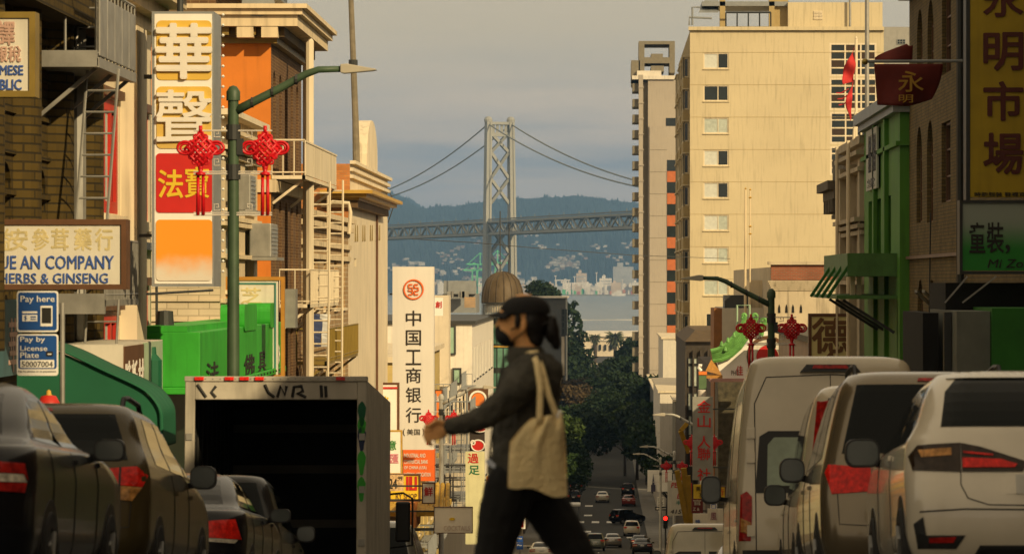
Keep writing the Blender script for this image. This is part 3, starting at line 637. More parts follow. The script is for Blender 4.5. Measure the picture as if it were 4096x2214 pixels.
def mass(root, x0, x1, y0, y1, z1, m=DARKI, name='inner_core'):
    mb = MB(); mb.box(x0, x1, y0, y1, min(gz(y0), gz(y1)) - 1, z1); return mb.build(name, m, root)
def ledge(root, fr, a0, a1, b, h, d, m, name='ledge', back=0):
    mb = MB(); mb.boxf(fr, a0, a1, b, b + h, back, d); return mb.build(name, m, root)
def dentils(root, fr, a0, a1, b, h, d, m, step, w, name='dentil', d0=0):
    n = int((a1 - a0) / step); mb = MB()
    for i in range(n):
        q = MB(); q.boxf(fr, a0 + i * step, a0 + i * step + w, b, b + h, d0, d); q.build(name, m, root)
def railing(root, pts, h, m, step=.18, r=.014, name='railing'):
    """Handrail, mid rail and each baluster of an iron balcony along the polyline pts."""
    mb = MB(); mb.tube([Vector(p) + Vector((0, 0, h)) for p in pts], r * 1.4, 5); mb.build(name, m, root); mb = MB(); mb.tube([Vector(p) + Vector((0, 0, .08)) for p in pts], r * 1.2, 5); mb.build('bottom_rail', m, root)
    for a, b in zip(pts[:-1], pts[1:]):
        a, b = Vector(a), Vector(b); n = max(1, int((b - a).length / step))
        for i in range(n + 1):
            p = a + (b - a) * i / n; q = MB(); q.tube([p, p + Vector((0, 0, h))], r, 4); q.build('baluster', m, root)
def ladder(root, p0, p1, w, m, axis=(1, 0, 0), step=.32, r=.02, name='ladder'):
    p0, p1 = Vector(p0), Vector(p1); ax = Vector(axis) * w; mb = MB(); mb.tube([p0, p1], r, 6); mb.tube([p0 + ax, p1 + ax], r, 6); ld = mb.build(name, m, root)
    n = int((p1 - p0).length / step)
    for i in range(1, n): q = MB(); p = p0 + (p1 - p0) * i / n; q.tube([p, p + ax], r * .7, 5); q.build('rung', m, ld)

# ---- ochre brick building
G0 = lambda y0, y1: min(gz(y0), gz(y1)) - .5
r = empty('brick_building', 'dark ochre brick building with ribbed piers beside the pay signs', 'building', (XL, 63.8, gz(63)))  # dark tone is the brick's own colour
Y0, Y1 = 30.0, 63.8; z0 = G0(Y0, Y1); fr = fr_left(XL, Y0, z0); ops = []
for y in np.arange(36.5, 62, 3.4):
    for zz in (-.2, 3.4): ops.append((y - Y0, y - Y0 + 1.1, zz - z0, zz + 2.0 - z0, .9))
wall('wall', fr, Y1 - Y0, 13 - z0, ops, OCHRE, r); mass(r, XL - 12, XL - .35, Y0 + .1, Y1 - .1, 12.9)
for o in ops: window(r, fr, *o[:4], BROWN, glass(), 1, 2)
for z in np.arange(-.55, 8, .62): ledge(r, fr, 0, Y1 - Y0, z - z0, .07, .05, OCHRE)
for y in np.arange(34.9, 63.5, 3.4):
    mb = MB(); mb.prism([(math.cos(t) * .55, math.sin(t) * .34) for t in np.linspace(0, math.pi, 9)], lambda a, b, d, y=y: Vector((XL + b, y + a, d)), -1.0, 12); mb.build('pier', OCHRE, r, smooth=False)
ledge(r, fr, 0, Y1 - Y0, V(205, 56.7) + .55 - z0, .5, .55, OCHRE, 'cornice'); ledge(r, fr, Y1 - Y0 - .55, Y1 - Y0, 1, 12 - z0, .12, OCHRE, 'corner_pier')
mb = MB(); mb.tube([(XL + .25, 59.8, -4.5), (XL + .25, 59.8, 9)], .13, 8); mb.build('drain_pipe', GALV, r); mb = MB(); mb.tube([(XL + .2, 55.5, 1), (XL + .2, 55.5, 9)], .05, 6); mb.build('drain_pipe', GALV, r)
mb = MB(); mb.box(XL, XL + .12, 47, 58.9, V(1480, 57), V(1195, 57)); pnl = mb.build('shop_fascia', TEAL, r)
text('華 記', fr_left(XL + .12, 0, 0), 53.6, 55.6, -1.35, -.55, .0, FADER, r, .02, .01)
# ---- fire escape on it
fe = empty('fire_escape', 'grey steel fire escape with sheeted sides on the ochre brick building', 'fire escape', (-8.5, 58, V(225, 57)))
zp = V(232, 56.7)
mb = MB(); mb.box(-9, -8.0, 56.7, 61.3, zp - .12, zp); mb.box(-9, -8.0, 56.68, 56.8, zp - .14, zp + .12); mb.box(-8.08, -7.98, 56.8, 61.3, zp - .14, zp + .02); mb.build('platform', GALV, fe)
for yy in (57.2, 59.0, 60.9): mb = MB(); mb.beam((-9, yy, zp - .9), (-8.05, yy, zp - .1), .06); mb.build('bracket', GALV, fe)
for i in range(5):
    mb = MB(); a, b = 56.95 + i * .87, 57.78 + i * .87; mb.box(-8.02, -7.985, a, b, zp + .05, zp + 1.0); mb.build('sheet_panel', GALV, fe, bevel=.01)
railing(fe, [(-9, 56.75, zp), (-8.02, 56.75, zp), (-8.02, 61.3, zp)], 1.15, GALV, .38, .022)
ladder(fe, (U(350, 58), 58.0, zp - .1), (U(318, 58), 57.6, V(880, 58)), .50, GALV, r=.026)
ladder(fe, (U(365, 59), 59.2, zp + 3.2), (U(300, 59), 58.9, zp), .42, GALV, r=.022)
zq = V(1198, 57); mb = MB(); mb.box(-9, -7.85, 56.5, 60.6, zq - .1, zq); mb.box(-9, -7.85, 56.48, 56.6, zq - .22, zq + .1); mb.build('platform', GALV, fe)
railing(fe, [(-7.87, 56.6, zq), (-7.87, 60.6, zq)], .95, GALV, .16, .014)
ladder(fe, (U(350, 57.5), 57.5, zq), (U(340, 57.2), 57.2, V(1372, 57.5)), .5, GALV)
# ---- sign boards at the far left
s = empty('shop_sign', 'white hanging sign with faded red characters and blue capitals in a mustard frame', 'sign', (U(60, 50), 50, V(380, 50)))
ppanel('board', -70, 62, 118, 374, 50, SIGNW, s, .25); pframe('frame', -85, 48, 142, 388, 50, .085, OLIVEF, s, -.35, .03)
ptext('譯', -8, 85, 58, 180, 50, FADER, s, .04); ptext('報稅', -20, 185, 84, 248, 50, FADER, s, .04); ptext('MESE', 0, 262, 93, 300, 50, BLUEI, s, .045); ptext('BLIC', 2, 318, 86, 360, 50, BLUEI, s, .045)
s = empty('shop_sign', 'wide white herb shop sign with blue capitals and faded gold characters', 'sign', (U(250, 52), 52, V(1152, 52)))
ppanel('board', -75, 890, 482, 1145, 52, SIGNW, s, .3); pframe('frame', -90, 878, 506, 1157, 52, .075, BROWN, s, -.4, .03)
ptext('UE AN COMPANY', 2, 1022, 456, 1075, 52, BLUEI, s, .02); ptext('HERBS & GINSENG', 0, 1092, 432, 1132, 52, BLUEI, s, .02)
for ch, px in zip('益安參茸藥行', (-22, 42, 128, 206, 298, 382)): ptext(ch, px, 915, px + 68, 1000, 52, FADEY, s, .05, .006)
mb = MB(); mb.box(-9, U(500, 52), 52.1, 52.4, V(880, 52), V(876, 52)); mb.tube([(-9, 52.2, V(1050, 52)), (U(300, 52), 52.2, V(1160, 52))], .03, 6); mb.build('hanger', BROWN, s)
# ---- white building with red windows
r = empty('white_building', 'white building with red framed windows behind the tall yellow sign', 'building', (XL, 68, gz(68)))
Y0, Y1 = 64.0, 72.2; z0 = G0(Y0, Y1); X = -9.1; fr = fr_left(X, Y0, z0); ZT = 5.6
wins = [(64.75, 67.3, 1.25, 3.35), (69.4, 71.7, 1.2, 3.3), (64.75, 67.3, -2.4, -.55), (69.4, 71.7, -2.2, -.1)]
ops = [(a - Y0, b - Y0, c - z0, d - z0) for a, b, c, d in wins]
wall('wall', fr, Y1 - Y0, ZT - z0, ops, IVORY2, r, .28); mass(r, X - 11, X - .32, Y0 + .1, Y1 - .1, ZT - .1, IVORY)
for o in ops: window(r, fr, *o, REDP, [glass(), CURT], 3, 1, fw=.22, d=-.06)
for o in ops: ledge(r, fr, o[0] - .15, o[1] + .15, o[2] - .22, .18, .16, IVORY2, 'sill'); ledge(r, fr, o[0] - .1, o[1] + .1, o[3] + .02, .16, .12, BROWN, 'lintel')
ledge(r, fr, 3.55, 5.0, 0, ZT - z0 - .8, .32, IVORY2, 'pilaster')
for k, (zb, d) in enumerate(((ZT - .75, .25), (ZT - .5, .5), (ZT - .25, .85), (ZT, 1.05))): ledge(r, fr, -.2, Y1 - Y0 - 1.2, zb - z0, .25, d, IVORY, 'cornice')
mb = MB(); mb.box(X - 11, X + 1.0, Y0, Y1 - 1.2, ZT + .25, ZT + .4); mb.build('roof', GREYM, r)
ledge(r, fr, 0, Y1 - Y0, .62 - z0, .14, .2, GREYM, 'string_course')
mb = MB(); mb.tube([(X + .12, 71.9, 4.5), (X + .15, 71.9, -1.2), (X + .4, 71.5, -2.0)], .03, 6); mb.build('cable', DKF, r)
# ---- tall yellow & red vertical sign
YS_ = 67.0; s = empty('vertical_sign', 'tall white blade sign with raised white characters on yellow and gold on red', 'sign', (U(730, YS_), YS_, V(1150, YS_)))
mb = MB(); mb.box(U(607, YS_), U(855, YS_), YS_, YS_ + 1.3, V(1146, YS_), V(46, YS_)); mb.build('cabinet', GREYM, s)
ppanel('face', 618, 56, 848, 1134, YS_ - .012, SIGNW2, s, .01)
YEL = gradmat('worn_yellow_panel', (.66, .42, .06), (.58, .40, .10), V(590, YS_), V(80, YS_), wob=.6)
ORG = gradmat('orange_fading_panel', (.80, .30, .015), (.66, .60, .50), V(1060, YS_), V(960, YS_), wob=.9)
pan = ppanel('panel', 626, 82, 848 - 2, 320, YS_ - .03, YEL, s, .02, .09); pan = ppanel('panel', 626, 346, 846, 594, YS_ - .03, YEL, s, .02, .09)
ppanel('panel', 624, 613, 848, 850, YS_ - .03, REDI, s, .02, .07); ppanel('panel', 624, 878, 849, 1122, YS_ - .03, ORG, s, .02, .07)
RAISE = mat('raised_white_letters', (.72, .68, .60), rough=.5, var=.05)
ptext('華', 628, 98, 845, 312, YS_ - .03, RAISE, s, .045, .07); ptext('聲', 628, 362, 845, 582, YS_ - .03, RAISE, s, .022, .07)
ptext('法', 634, 680, 730, 790, YS_ - .035, YELI, s, .04, .01); ptext('寶', 740, 668, 836, 790, YS_ - .035, YELI, s, .02, .01)
mb = MB(); mb.tube([(U(708, YS_), YS_ + .5, V(46, YS_)), (U(708, YS_), YS_ + .5, V(-60, YS_))], .06, 8); mb.beam((U(560, YS_), YS_ + .6, V(300, YS_)), (U(610, YS_), YS_ + .6, V(300, YS_)), .08); mb.beam((U(540, YS_), YS_ + .6, V(940, YS_)), (U(610, YS_), YS_ + .6, V(940, YS_)), .06); mb.build('bracket', DKF, s)
mb = MB(); mb.tube([(U(850, YS_), YS_ - .02, V(1160, YS_)), (U(590, 64), 64, V(1175, 64))], .025, 6); mb.build('stay', DKF, s)
for i in range(26):
    py = 60 + i * 41; q = MB(); q.lathe([(0, -.035), (.035, 0), (0, .035)], (U(855, YS_) + .04, YS_ + 1.25, V(py, YS_ + 1.25)), 8); q.build('bulb', SIGNW2, s)
# ---- storefront boxes and awnings under it
s = empty('box_sign', 'white shop box sign with a brown lettered end panel above the dark green awning', 'sign', (U(400, 56), 56, V(1640, 56)))
mb = MB(); mb.box(U(225, 56), U(492, 56), 56, 61, V(1640, 56), V(1378, 56)); mb.build('cabinet', SIGNW, s)
X_ = U(492, 56); fr = fr_left(X_, 0, 0)
mb = MB(); mb.box(X_, X_ + .02, 56.05, 58.4, V(1640, 56), V(1385, 56)); mb.build('brown_panel', BROWN, s); mb = MB(); mb.box(X_, X_ + .015, 58.4, 60.9, V(1640, 56), V(1381, 56)); mb.build('pale_green_panel', mat('pale_green_print', (.34, .45, .30), var=.15), s)
for ch, a in zip('時新村', (56.15, 56.9, 57.7)): text(ch, fr, a, a + .62, -1.85, -1.25, .02, SIGNW2, s, .03, .01)
mb = MB(); mb.lathe([(.16, -1.95), (.16, -1.3), (.07, -1.2), (.06, -1.08)], (X_ + .015, 59.5, 0), 8); mb.build('bottle_picture', GREEND, s)
s = empty('awning', 'dark green canvas awning with a rounded lip in front of the white box sign', 'awning', (-7.5, 52, V(1780, 52)))
pr = [(150, 1372), (262, 1412), (400, 1478), (545, 1545), (600, 1585), (636, 1640), (642, 1700), (642, 1790), (628, 1790), (610, 1690), (560, 1600), (400, 1530), (100, 1420)]
def spl(P, n=6):
    out = []
    for i in range(len(P) - 1):
        p0, p1, p2, p3 = P[max(i - 1, 0)], P[i], P[i + 1], P[min(i + 2, len(P) - 1)]
        for k in range(n):
            t = k / n; out.append(tuple(.5 * (2 * p1[j] + (p2[j] - p0[j]) * t + (2 * p0[j] - 5 * p1[j] + 4 * p2[j] - p3[j]) * t * t + (3 * p1[j] - p0[j] - 3 * p2[j] + p3[j]) * t ** 3) for j in (0, 1)))
    return out + [P[-1]]
top_ = spl(pr[:8]); mb = MB(); NR = 16; n_ = len(top_)
for j in range(NR + 1):
    y = 51 + 1.6 * j / NR; sag = .035 * math.sin(math.pi * ((j / 4.0) % 1)) 
    for i, (a, b) in enumerate(top_): mb.v.append((U(a, 51), y, V(b, 51) - sag * math.sin(math.pi * min(1, i / (n_ * .75)))))
for j in range(NR):
    for i in range(n_ - 1): a = j * n_ + i; mb.f.append((a, a + 1, a + n_ + 1, a + n_)); mb.mi.append(0)
o = mb.build('canvas', GREEND, s, smooth=True); sd = o.modifiers.new('s', 'SOLIDIFY'); sd.thickness = .03
for j in range(5): q = MB(); q.tube([(U(a, 51), 51 + .4 * j * .995 + .01, V(b, 51) + .012) for a, b in top_], .014, 5); q.build('seam', GREEND, s)
mb = MB(); mb.prism([(U(a - 3, 51), V(b + 4, 51)) for a, b in top_] + [(U(65, 51), V(1790, 51)), (U(65, 51), V(1390, 51))], lambda a, b, d: Vector((a, d, b)), 51.06, 51.1); mb.build('valance', GREEND, s)
for yy in (51.15, 52.5): mb = MB(); mb.tube([(-9, yy, V(1700, 51)), (U(625, 51), yy, V(1700, 51))], .02, 5); mb.build('awning_arm', GALV, s)
s = empty('green_awning', 'bright green metal shop canopy with dark brushed characters', 'canopy', (-8, 75, V(1565, 72)))
X_ = -7.9; ya, yb = 70.2, 88.2; zt, zb = V(1325, 71), V(1555, 71)
mb = MB(); mb.box(XL, X_, ya, yb, zb + .06, zt); mb.build('fascia', GREENB, s, bevel=.02); mb = MB(); mb.box(XL, X_ + .08, ya - .05, yb + .05, zb - .08, zb + .06); mb.build('soffit_edge', GREENB, s, bevel=.02)
mb = MB(); mb.box(XL, X_ - .25, ya, yb - 5, zt, zt + .12); mb.build('cap', GREENB, s); 
for y0_, y1_ in ((78.6, 81.4), (84.6, 86.8)): mb = MB(); mb.prism(rrect(y0_, y1_, zt - .1, zt + .48, .2), lambda a, b, d: Vector((d, a, b)), X_ - .5, X_ + .03); mb.build('raised_tab', GREENB, s)
fr = fr_left(X_, 0, 0)
for ch, px0, px1 in zip('法寶佛具', (824, 915, 975, 1032), (872, 950, 1016, 1062)): text(ch, fr, YX(px0, X_), YX(px1, X_), -2.08, -1.62, 0.0, BLACKI, s, .03, .02)
for i in range(24):
    y = ya + .5 + i * .74; q = MB(); q.lathe([(0, .03), (.03, 0), (0, -.03)], (X_ + .09, y, zb), 6); q.build('stud', BLACKI, s)
fl = MB()
for k in range(6): t = k * math.pi / 3; fl.lathe([(0, .0), (.10, .02), (0, .04)], (X_ + .03, YX(1105, X_) + .22 * math.cos(t), -1.75 + .16 * math.sin(t)), 8, 'X')
fl.build('lotus_emblem', SIGNW2, s)
mb = MB(); mb.lathe([(.18, 0), (.16, .28), (.0, .3)], (U(650, 71), 71.4, zt + .12), 12); tag(mb.build('planter_pot', DKF), 'black pot standing on top of the bright green canopy', 'pot')
mb = MB(); mb.box(XL, XL + .9, 88.4, 88.5, gz(88), -1.4); mb.box(XL + .85, XL + .95, 86, 88.4, gz(88), -2.1); tag(mb.build('shopfront_wall', GREENB), 'green painted shop front under the bright green canopy', 'shop front')
mb = MB(); mb.box(XL - .2, XL + .15, 64, 85, gz(85), -2.2); tag(mb.build('shopfront_wall', mat('shop_dark', (.02, .035, .02), var=.4, rough=.4)), 'dark glazed shop front below the white building', 'shop front')
# red and gold lantern
s = empty('lantern', 'red and gold dome lantern under the dark green awning', 'lantern', (U(195, 48), 48, V(1690, 48)))
c = (U(195, 48), 48, V(1625, 48)); mb = MB(); mb.lathe([(.02, .16), (.10, .14), (.15, .05), (.16, 0), (.14, -.16), (.08, -.22)], c, 20); mb.build('globe', REDP, s, smooth=True)
mb = MB(); mb.lathe([(.0, .23), (.03, .21), (.035, .17), (.06, .14), (.02, .13)], c, 16); mb.build('finial', GOLD, s, smooth=True); mb = MB(); mb.lathe([(.163, -.02), (.168, 0), (.163, .02)], c, 20); mb.build('band', GOLD, s); mb = MB(); mb.tube([(c[0], 48, c[2] - .2), (c[0], 48, gz(48))], .03, 6); mb.build('post', DKF, s)
# ---- cream stepped building
r = empty('cream_building', 'cream plaster building with stepped ledges and window air conditioners behind the lamp post', 'building', (XL, 88, gz(88)))
Y0, Y1 = 84.2, 93.2; z0 = G0(Y0, Y1); fr = fr_left(XL, Y0, z0); ZT = 3.9
cols = [(85.4, 87.6), (90.0, 92.2)]; ops = [(a - Y0, b - Y0, zz - z0, zz + 1.5 - z0) for a, b in cols for zz in (-.2, 1.55 - 3.9, .0 + 1.75)]
wall('wall', fr, Y1 - Y0, ZT - z0, ops, IVORY, r); mass(r, -20, XL - .35, Y0 + .05, Y1, ZT - .05, IVORY)
for o in ops: window(r, fr, *o, IVORY2, [DKW, CURT], 1, 2, fw=.09, sill=True)
for z in (3.5, 3.1, 2.95, 1.45, 1.32, .55, -.5): ledge(r, fr, 0, Y1 - Y0, z - z0, .1, .12 + (.16 if z > 3 else 0), IVORY)
mb = MB(); mb.boxf(fr, -.1, Y1 - Y0, ZT - z0, ZT - z0 + .14, -.5, .32); mb.build('coping', IVORY2, r)
wall('end_wall', fr_cam(-20, Y0 - .006, z0), 11.0, ZT - z0 - .02, [], CBRICK, r, .05)
for z in (V(1205, 84), V(1285, 84), V(1000, 84)): ledge(r, fr_cam(-20, Y0, 0), 8.6, 11.02, z, .05, .06, CBRICK)
for (ya, yb, zc) in ((90.6, 92.4, V(950, 91.5)), (85.3, 86.6, V(760, 86))):
    a = empty('air_conditioner', 'boxy grey window air conditioner %s on the cream building' % ('over a bracket shelf' if ya > 88 else 'high up'), 'air conditioner', (XL, ya, zc - .5))
    mb = MB(); mb.box(XL + .05, XL + .6, ya, yb, zc - .5, zc + .35); mb.build('case', GALV, a, bevel=.03)
    for i in range(7): q = MB(); q.box(XL + .6, XL + .615, ya + .1, yb - .1, zc - .4 + i * .1, zc - .35 + i * .1); q.build('grille_slat', GREYM, a)
    mb = MB(); mb.box(XL, XL + .75, ya - .15, yb + .15, zc - .58, zc - .5); mb.build('shelf', GALV, a)
FS = 85.6; s = empty('framed_sign', 'white framed sign with green border and faded gold characters beside the lamp post', 'sign', (U(1000, FS), FS, V(1400, FS)))
ppanel('board', 905, 1118, 1112, 1500, FS, SIGNW, s, .15); pframe('border', 912, 1130, 1104, 1500, FS - .015, .035, mat('sea_green', (.04, .20, .17)), s, -.01, .01); pframe('frame', 895, 1106, 1138, 1512, FS, .085, mat('amber_frame', (.46, .21, .03), var=.2), s, -.2, .04)
ptext('芝', 965, 1150, 1045, 1215, FS, FADEY, s, .04, .01); ptext('竹', 965, 1240, 1050, 1290, FS, FADEY, s, .04, .01)
mb = MB(); mb.box(U(1140, 82), U(1182, 82), 82, 82.6, V(1310, 82), V(1155, 82)); tag(mb.build('shutter_box', GALV), 'weathered grey metal box panel beside the framed sign', 'box')
# ---- orange and brown brick corner building with the heavy cornice
r = empty('brick_building', 'brown brick building with orange end wall and heavy dentilled cornice', 'building', (XL, 97, gz(97)))
Y0, Y1 = 97.0, 106.7; z0 = G0(Y0, Y1); fr = fr_left(XL, Y0, z0); ZC = V(175, 97); ops = []
for i in range(5):
    a = .55 + i * 1.82
    ops += [(a, a + .85, -3.6 - z0, 2.25 - z0, 1.0), (a, a + .85, 2.95 - z0, V(275, 97) - z0, 1.0), (a, a + .85, -8.5 - z0, -4.3 - z0, 1.0)]
wall('wall', fr, Y1 - Y0, ZC - z0, ops, DBRICK, r, .32); mass(r, -22, XL - .4, Y0 + .05, Y1, ZC, DARKI)
for o in ops: window(r, fr, *o[:4], BROWN, [glass(), CURT], 1, 4, fw=.07, d=-.24)
wall('end_wall', fr_cam(-22, Y0 - .01, z0), 13.0, ZC - z0, [], ORANGE, r, .05)
ledge(r, fr, 0, Y1 - Y0, 2.42 - z0, .3, .16, IVORY, 'string_course'); ledge(r, fr_cam(-22, Y0, 0), 12.4, 13.15, 2.4, .34, .1, IVORY, 'string_course')
frc = fr_cam(-22, Y0, 0)
for zb, h, d in ((ZC, .16, .18), (ZC + .42, .30, .78), (ZC + .72, .16, .92), (ZC + .88, .12, 1.05)):
    mb = MB(); mb.box(-22, XL + d, Y0 - d, Y1 + .1, zb, zb + h); mb.build('cornice', IVORY if d > .3 else OLIVEF, r)
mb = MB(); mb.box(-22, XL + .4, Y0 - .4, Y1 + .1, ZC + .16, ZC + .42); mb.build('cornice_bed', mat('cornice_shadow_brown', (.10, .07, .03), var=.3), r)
dentils(r, fr, 0, Y1 - Y0, ZC + .20, .2, .55, IVORY, .42, .2, d0=.4); dentils(r, frc, 8.5, 13.2, ZC + .20, .2, .55, OLIVEF, .36, .18, d0=.4)
for px in (982, 1080): x = U(px, 96.4); mb = MB(); mb.box(x - .22, x + .22, Y0 - .75, Y0 - .4, ZC + .12, ZC + .42); mb.build('bracket', IVORY, r)
mb = MB(); mb.box(-22, -10.6, Y0 + 1.0, Y1 - 1, ZC + 1.0, ZC + 3.2); mb.build('penthouse', DBRICK, r); mb = MB(); mb.box(-22, -9.4, Y0 + .3, Y1 - .2, ZC + 1.75, ZC + 1.95); mb.build('penthouse_ledge', GREYM, r)
railing(r, [(-9.2, Y0 + .8, ZC + 1.95), (-9.2, Y1 - .3, ZC + 1.95)], 1.2, DKF, .22, .03)
mb = MB(); mb.prism([(U(1030, 96) + .45 * math.cos(t), V(20, 96) + .5 * math.sin(t) * (1 if math.sin(t) > 0 else .6)) for t in np.linspace(0, 2 * math.pi, 14)], lambda a, b, d: Vector((a, d, b)), 96.2, 96.3); mb.build('pale_plaque', GREYM, r)
mb = MB(); mb.tube([(U(1238, 101), 101, gz(101)), (U(1238, 101), 101, V(165, 101)), (U(1224, 101), 101, V(150, 101))], .12, 8); mb.build('drain_pipe', IVORY2, r); mb = MB(); mb.tube([(U(1216, 101), 101.3, gz(101)), (U(1216, 101), 101.3, V(260, 101))], .06, 8); mb.build('drain_pipe', IVORY2, r)
# ---- second fire escape
fe = empty('fire_escape', 'cream painted fire escape balconies on the brown brick building', 'fire escape', (XL + .5, 100, V(700, 98)))
def balcony(ya, yb, z, xo, solid=True, h=.95, m=IVORY2, rt=None):
    rt = rt or fe
    mb = MB(); mb.box(XL, xo, ya, ya + .08, z - .1, z); mb.box(xo - .08, xo, ya, yb, z - .1, z); mb.build('platform_frame', m, rt)
    for i in range(int((yb - ya) / .55)): q = MB(); q.box(XL, xo - .08, ya + .12 + i * .55, ya + .4 + i * .55, z - .06, z - .02); q.build('slat', m, rt)
    for i in range(3): q = MB(); yy = ya + .3 + i * (yb - ya - .6) / 2; q.beam((XL, yy, z - .75), (xo - .05, yy, z - .1), .07); q.build('bracket', m, rt)
    if solid:
        for i in range(4): q = MB(); dy = (yb - ya) / 4; q.box(xo - .03, xo, ya + dy * i + .03, ya + dy * (i + 1) - .03, z + .02, z + h - .05); q.build('side_panel', m, rt)
        railing(rt, [(XL, ya, z), (xo, ya, z)], h, m, .28, .02)
        mb = MB(); mb.box(xo - .06, xo + .02, ya, yb, z + h - .05, z + h); mb.build('handrail', m, rt)
    else: railing(rt, [(XL, ya, z), (xo, ya, z), (xo, yb, z)], h, m, .3, .018)
balcony(97.2, 108.6, V(700, 97), -8.1); balcony(99.5, 110, V(1215, 100), -8.15, False); balcony(105, 118, V(1442, 106), -8.1, False, m=OLIVEF)
ladder(fe, (U(1252, 102), 102, V(725, 102)), (U(1236, 102), 102, gz(102) + 1), .48, IVORY2, r=.035); ladder(fe, (U(1312, 108), 108, V(720, 108)), (U(1306, 108), 108, V(1790, 108)), .45, IVORY2, r=.035)
mb = MB(); mb.tube([(U(1312, 112), 112, V(815, 112)), (U(1330, 112), 112, V(808, 112)), (U(1395, 112), 112, V(812, 112)), (U(1402, 112), 112, V(850, 112)), (U(1396, 112), 112, V(935, 112))], .06, 8); mb.build('hoop_rail', IVORY2, fe)
# ---- low brown building between, and its laundry
r = empty('low_building', 'low brown and cream building with a ledged roof beside the fire escape', 'building', (XL, 112, gz(112)))
Y0, Y1 = 106.8, 126.9; z0 = G0(Y0, Y1); fr = fr_left(XL - .05, Y0, z0); ZT = V(858, 108)
ops = [(a, a + 1.6, zz - z0, zz + 1.7 - z0) for a in (1.2, 5, 9, 13.5, 17) for zz in (-.9, -4.2)]
wall('wall', fr, Y1 - Y0, ZT - z0, ops, brickmat('tan_brick', (.36, .24, .12), (.30, .19, .09), (.48, .40, .27), .5, .16, .014), r); mass(r, -20, XL - .4, Y0, Y1, ZT - .05)
for o in ops: window(r, fr, *o, IVORY2, [DKW, CURT2], 1, 2, fw=.1, sill=True)
for z, d in ((ZT, .3), (ZT - .3, .22), (ZT - .9, .12), (ZT - 1.3, .1)): ledge(r, fr, 0, Y1 - Y0, z - z0, .16, d, IVORY)
CLO = [mat('cloth_blue', (.05, .07, .16), var=.2), mat('cloth_white', (.62, .62, .6), var=.1)]
for i, (px, mi_) in enumerate(((1270, 0), (1300, 1))):
    Yc = 104; q = MB(); x = U(px, Yc); n = 8
    for j in range(n + 1):
        t = j / n; zz = V(1255, Yc) + (V(1385, Yc) - V(1255, Yc)) * t; wd = .12 + .03 * math.sin(t * 5 + i)
        q.v += [(x - wd, Yc + .05 * math.sin(t * 7), zz), (x + wd, Yc + .06 * math.cos(t * 6), zz)]
    for j in range(n): q.f.append((2 * j, 2 * j + 1, 2 * j + 3, 2 * j + 2)); q.mi.append(0)
    o = q.build('hanging_shirt', CLO[mi_]); sm = o.modifiers.new('t', 'SOLIDIFY'); sm.thickness = .02; tag(o, '%s shirt drying on the cream fire escape' % ('dark blue' if mi_ == 0 else 'white'), 'shirt')
# ---- cream building with the gold cornice
r = empty('cream_building', 'tall cream plaster building with a gold cornice and orange end wall', 'building', (XL, 127, gz(127)))
Y0, Y1 = 127.0, 149.0; z0 = G0(Y0, Y1); fr = fr_left(XL, Y0, z0); ZT = V(655, 127)
ops = [(2.3, 3.3, V(1065, 130) - z0, V(1033, 130) - z0), (9.5, 11, -6 - z0, -4.2 - z0)]
wall('wall', fr, Y1 - Y0, ZT - z0, ops, IVORY2, r); mass(r, -22, XL - .4, Y0 + .05, Y1, ZT - .1, IVORY)
for o in ops: window(r, fr, *o, DKF, DKW)
wall('end_wall', fr_cam(-22, Y0 - .02, V(905, 127)), 13.0, ZT - V(905, 127), [], OBRICK, r, .05); wall('end_wall', fr_cam(-22, Y0 - .02, z0), 13.0, V(905, 127) - z0, [], CREAM, r, .05)
for zb, h, d in ((V(800, 127), .12, .35), (V(790, 127), .14, .62), (V(775, 127), .12, .85)): mb = MB(); mb.box(-10, XL + d, Y0 - d * .9, Y1 - 4, zb, zb + h); mb.build('cornice', GOLD, r)
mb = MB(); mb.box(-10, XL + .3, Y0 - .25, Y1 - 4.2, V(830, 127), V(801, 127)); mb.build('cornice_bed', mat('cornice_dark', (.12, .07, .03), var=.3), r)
for z in (ZT - .25, ZT - .5, ZT): ledge(r, fr, 0, Y1 - Y0, z - z0, .12, .12 if z < ZT else .2, IVORY2, 'coping')
mb = MB(); mb.prism([(0, 0)] + [(1.9 + 1.9 * math.cos(t), 1.9 * math.sin(t) * .72 + .6) for t in np.linspace(math.pi, 0, 12)] + [(3.8, 0)], lambda a, b, d: Vector((d, 134 + a * 1.6, ZT + b * 1.0)), XL - .35, XL + .15); mb.build('arched_parapet', IVORY2, r)
mb = MB(); mb.tube([(XL + .06, YX(1502, XL), V(840, 140)), (XL + .06, YX(1502, XL), V(1700, 140))], .045, 6); mb.build('drain_pipe', BROWN, r)
for i in range(4):
    for k in (0, 1): q = MB(); y = YX(1420 + i * 30, XL) + k * 1.1; z = V(905, y) - .1; q.prism([(-.18, -.45), (.18, -.45), (0, .15)], lambda a, b, d, y=y, z=z: Vector((XL + d, y + a, z + b)), .004, .03); q.build('vent', OLIVEF, r)
# utility pole
s = empty('utility_pole', 'tall leaning grey utility pole rising from the roof of the cream building', 'pole', (U(1425, 134), 134, 4.0))
mb = MB(); mb.tube([(U(1427, 134), 134, 3.9), (U(1422, 134), 134, V(480, 134)), (U(1403, 134), 134, V(-30, 134))], [.15, .125, .10], 10); mb.build('shaft', mat('weathered_wood', (.19, .16, .11), rough=.9, var=.25, scale=4), s)
mb = MB(); mb.tube([(U(1413, 134), 133.95, V(262, 134)), (U(1413, 134), 133.95, V(240, 134))], .17, 10); mb.build('clamp', DKF, s)
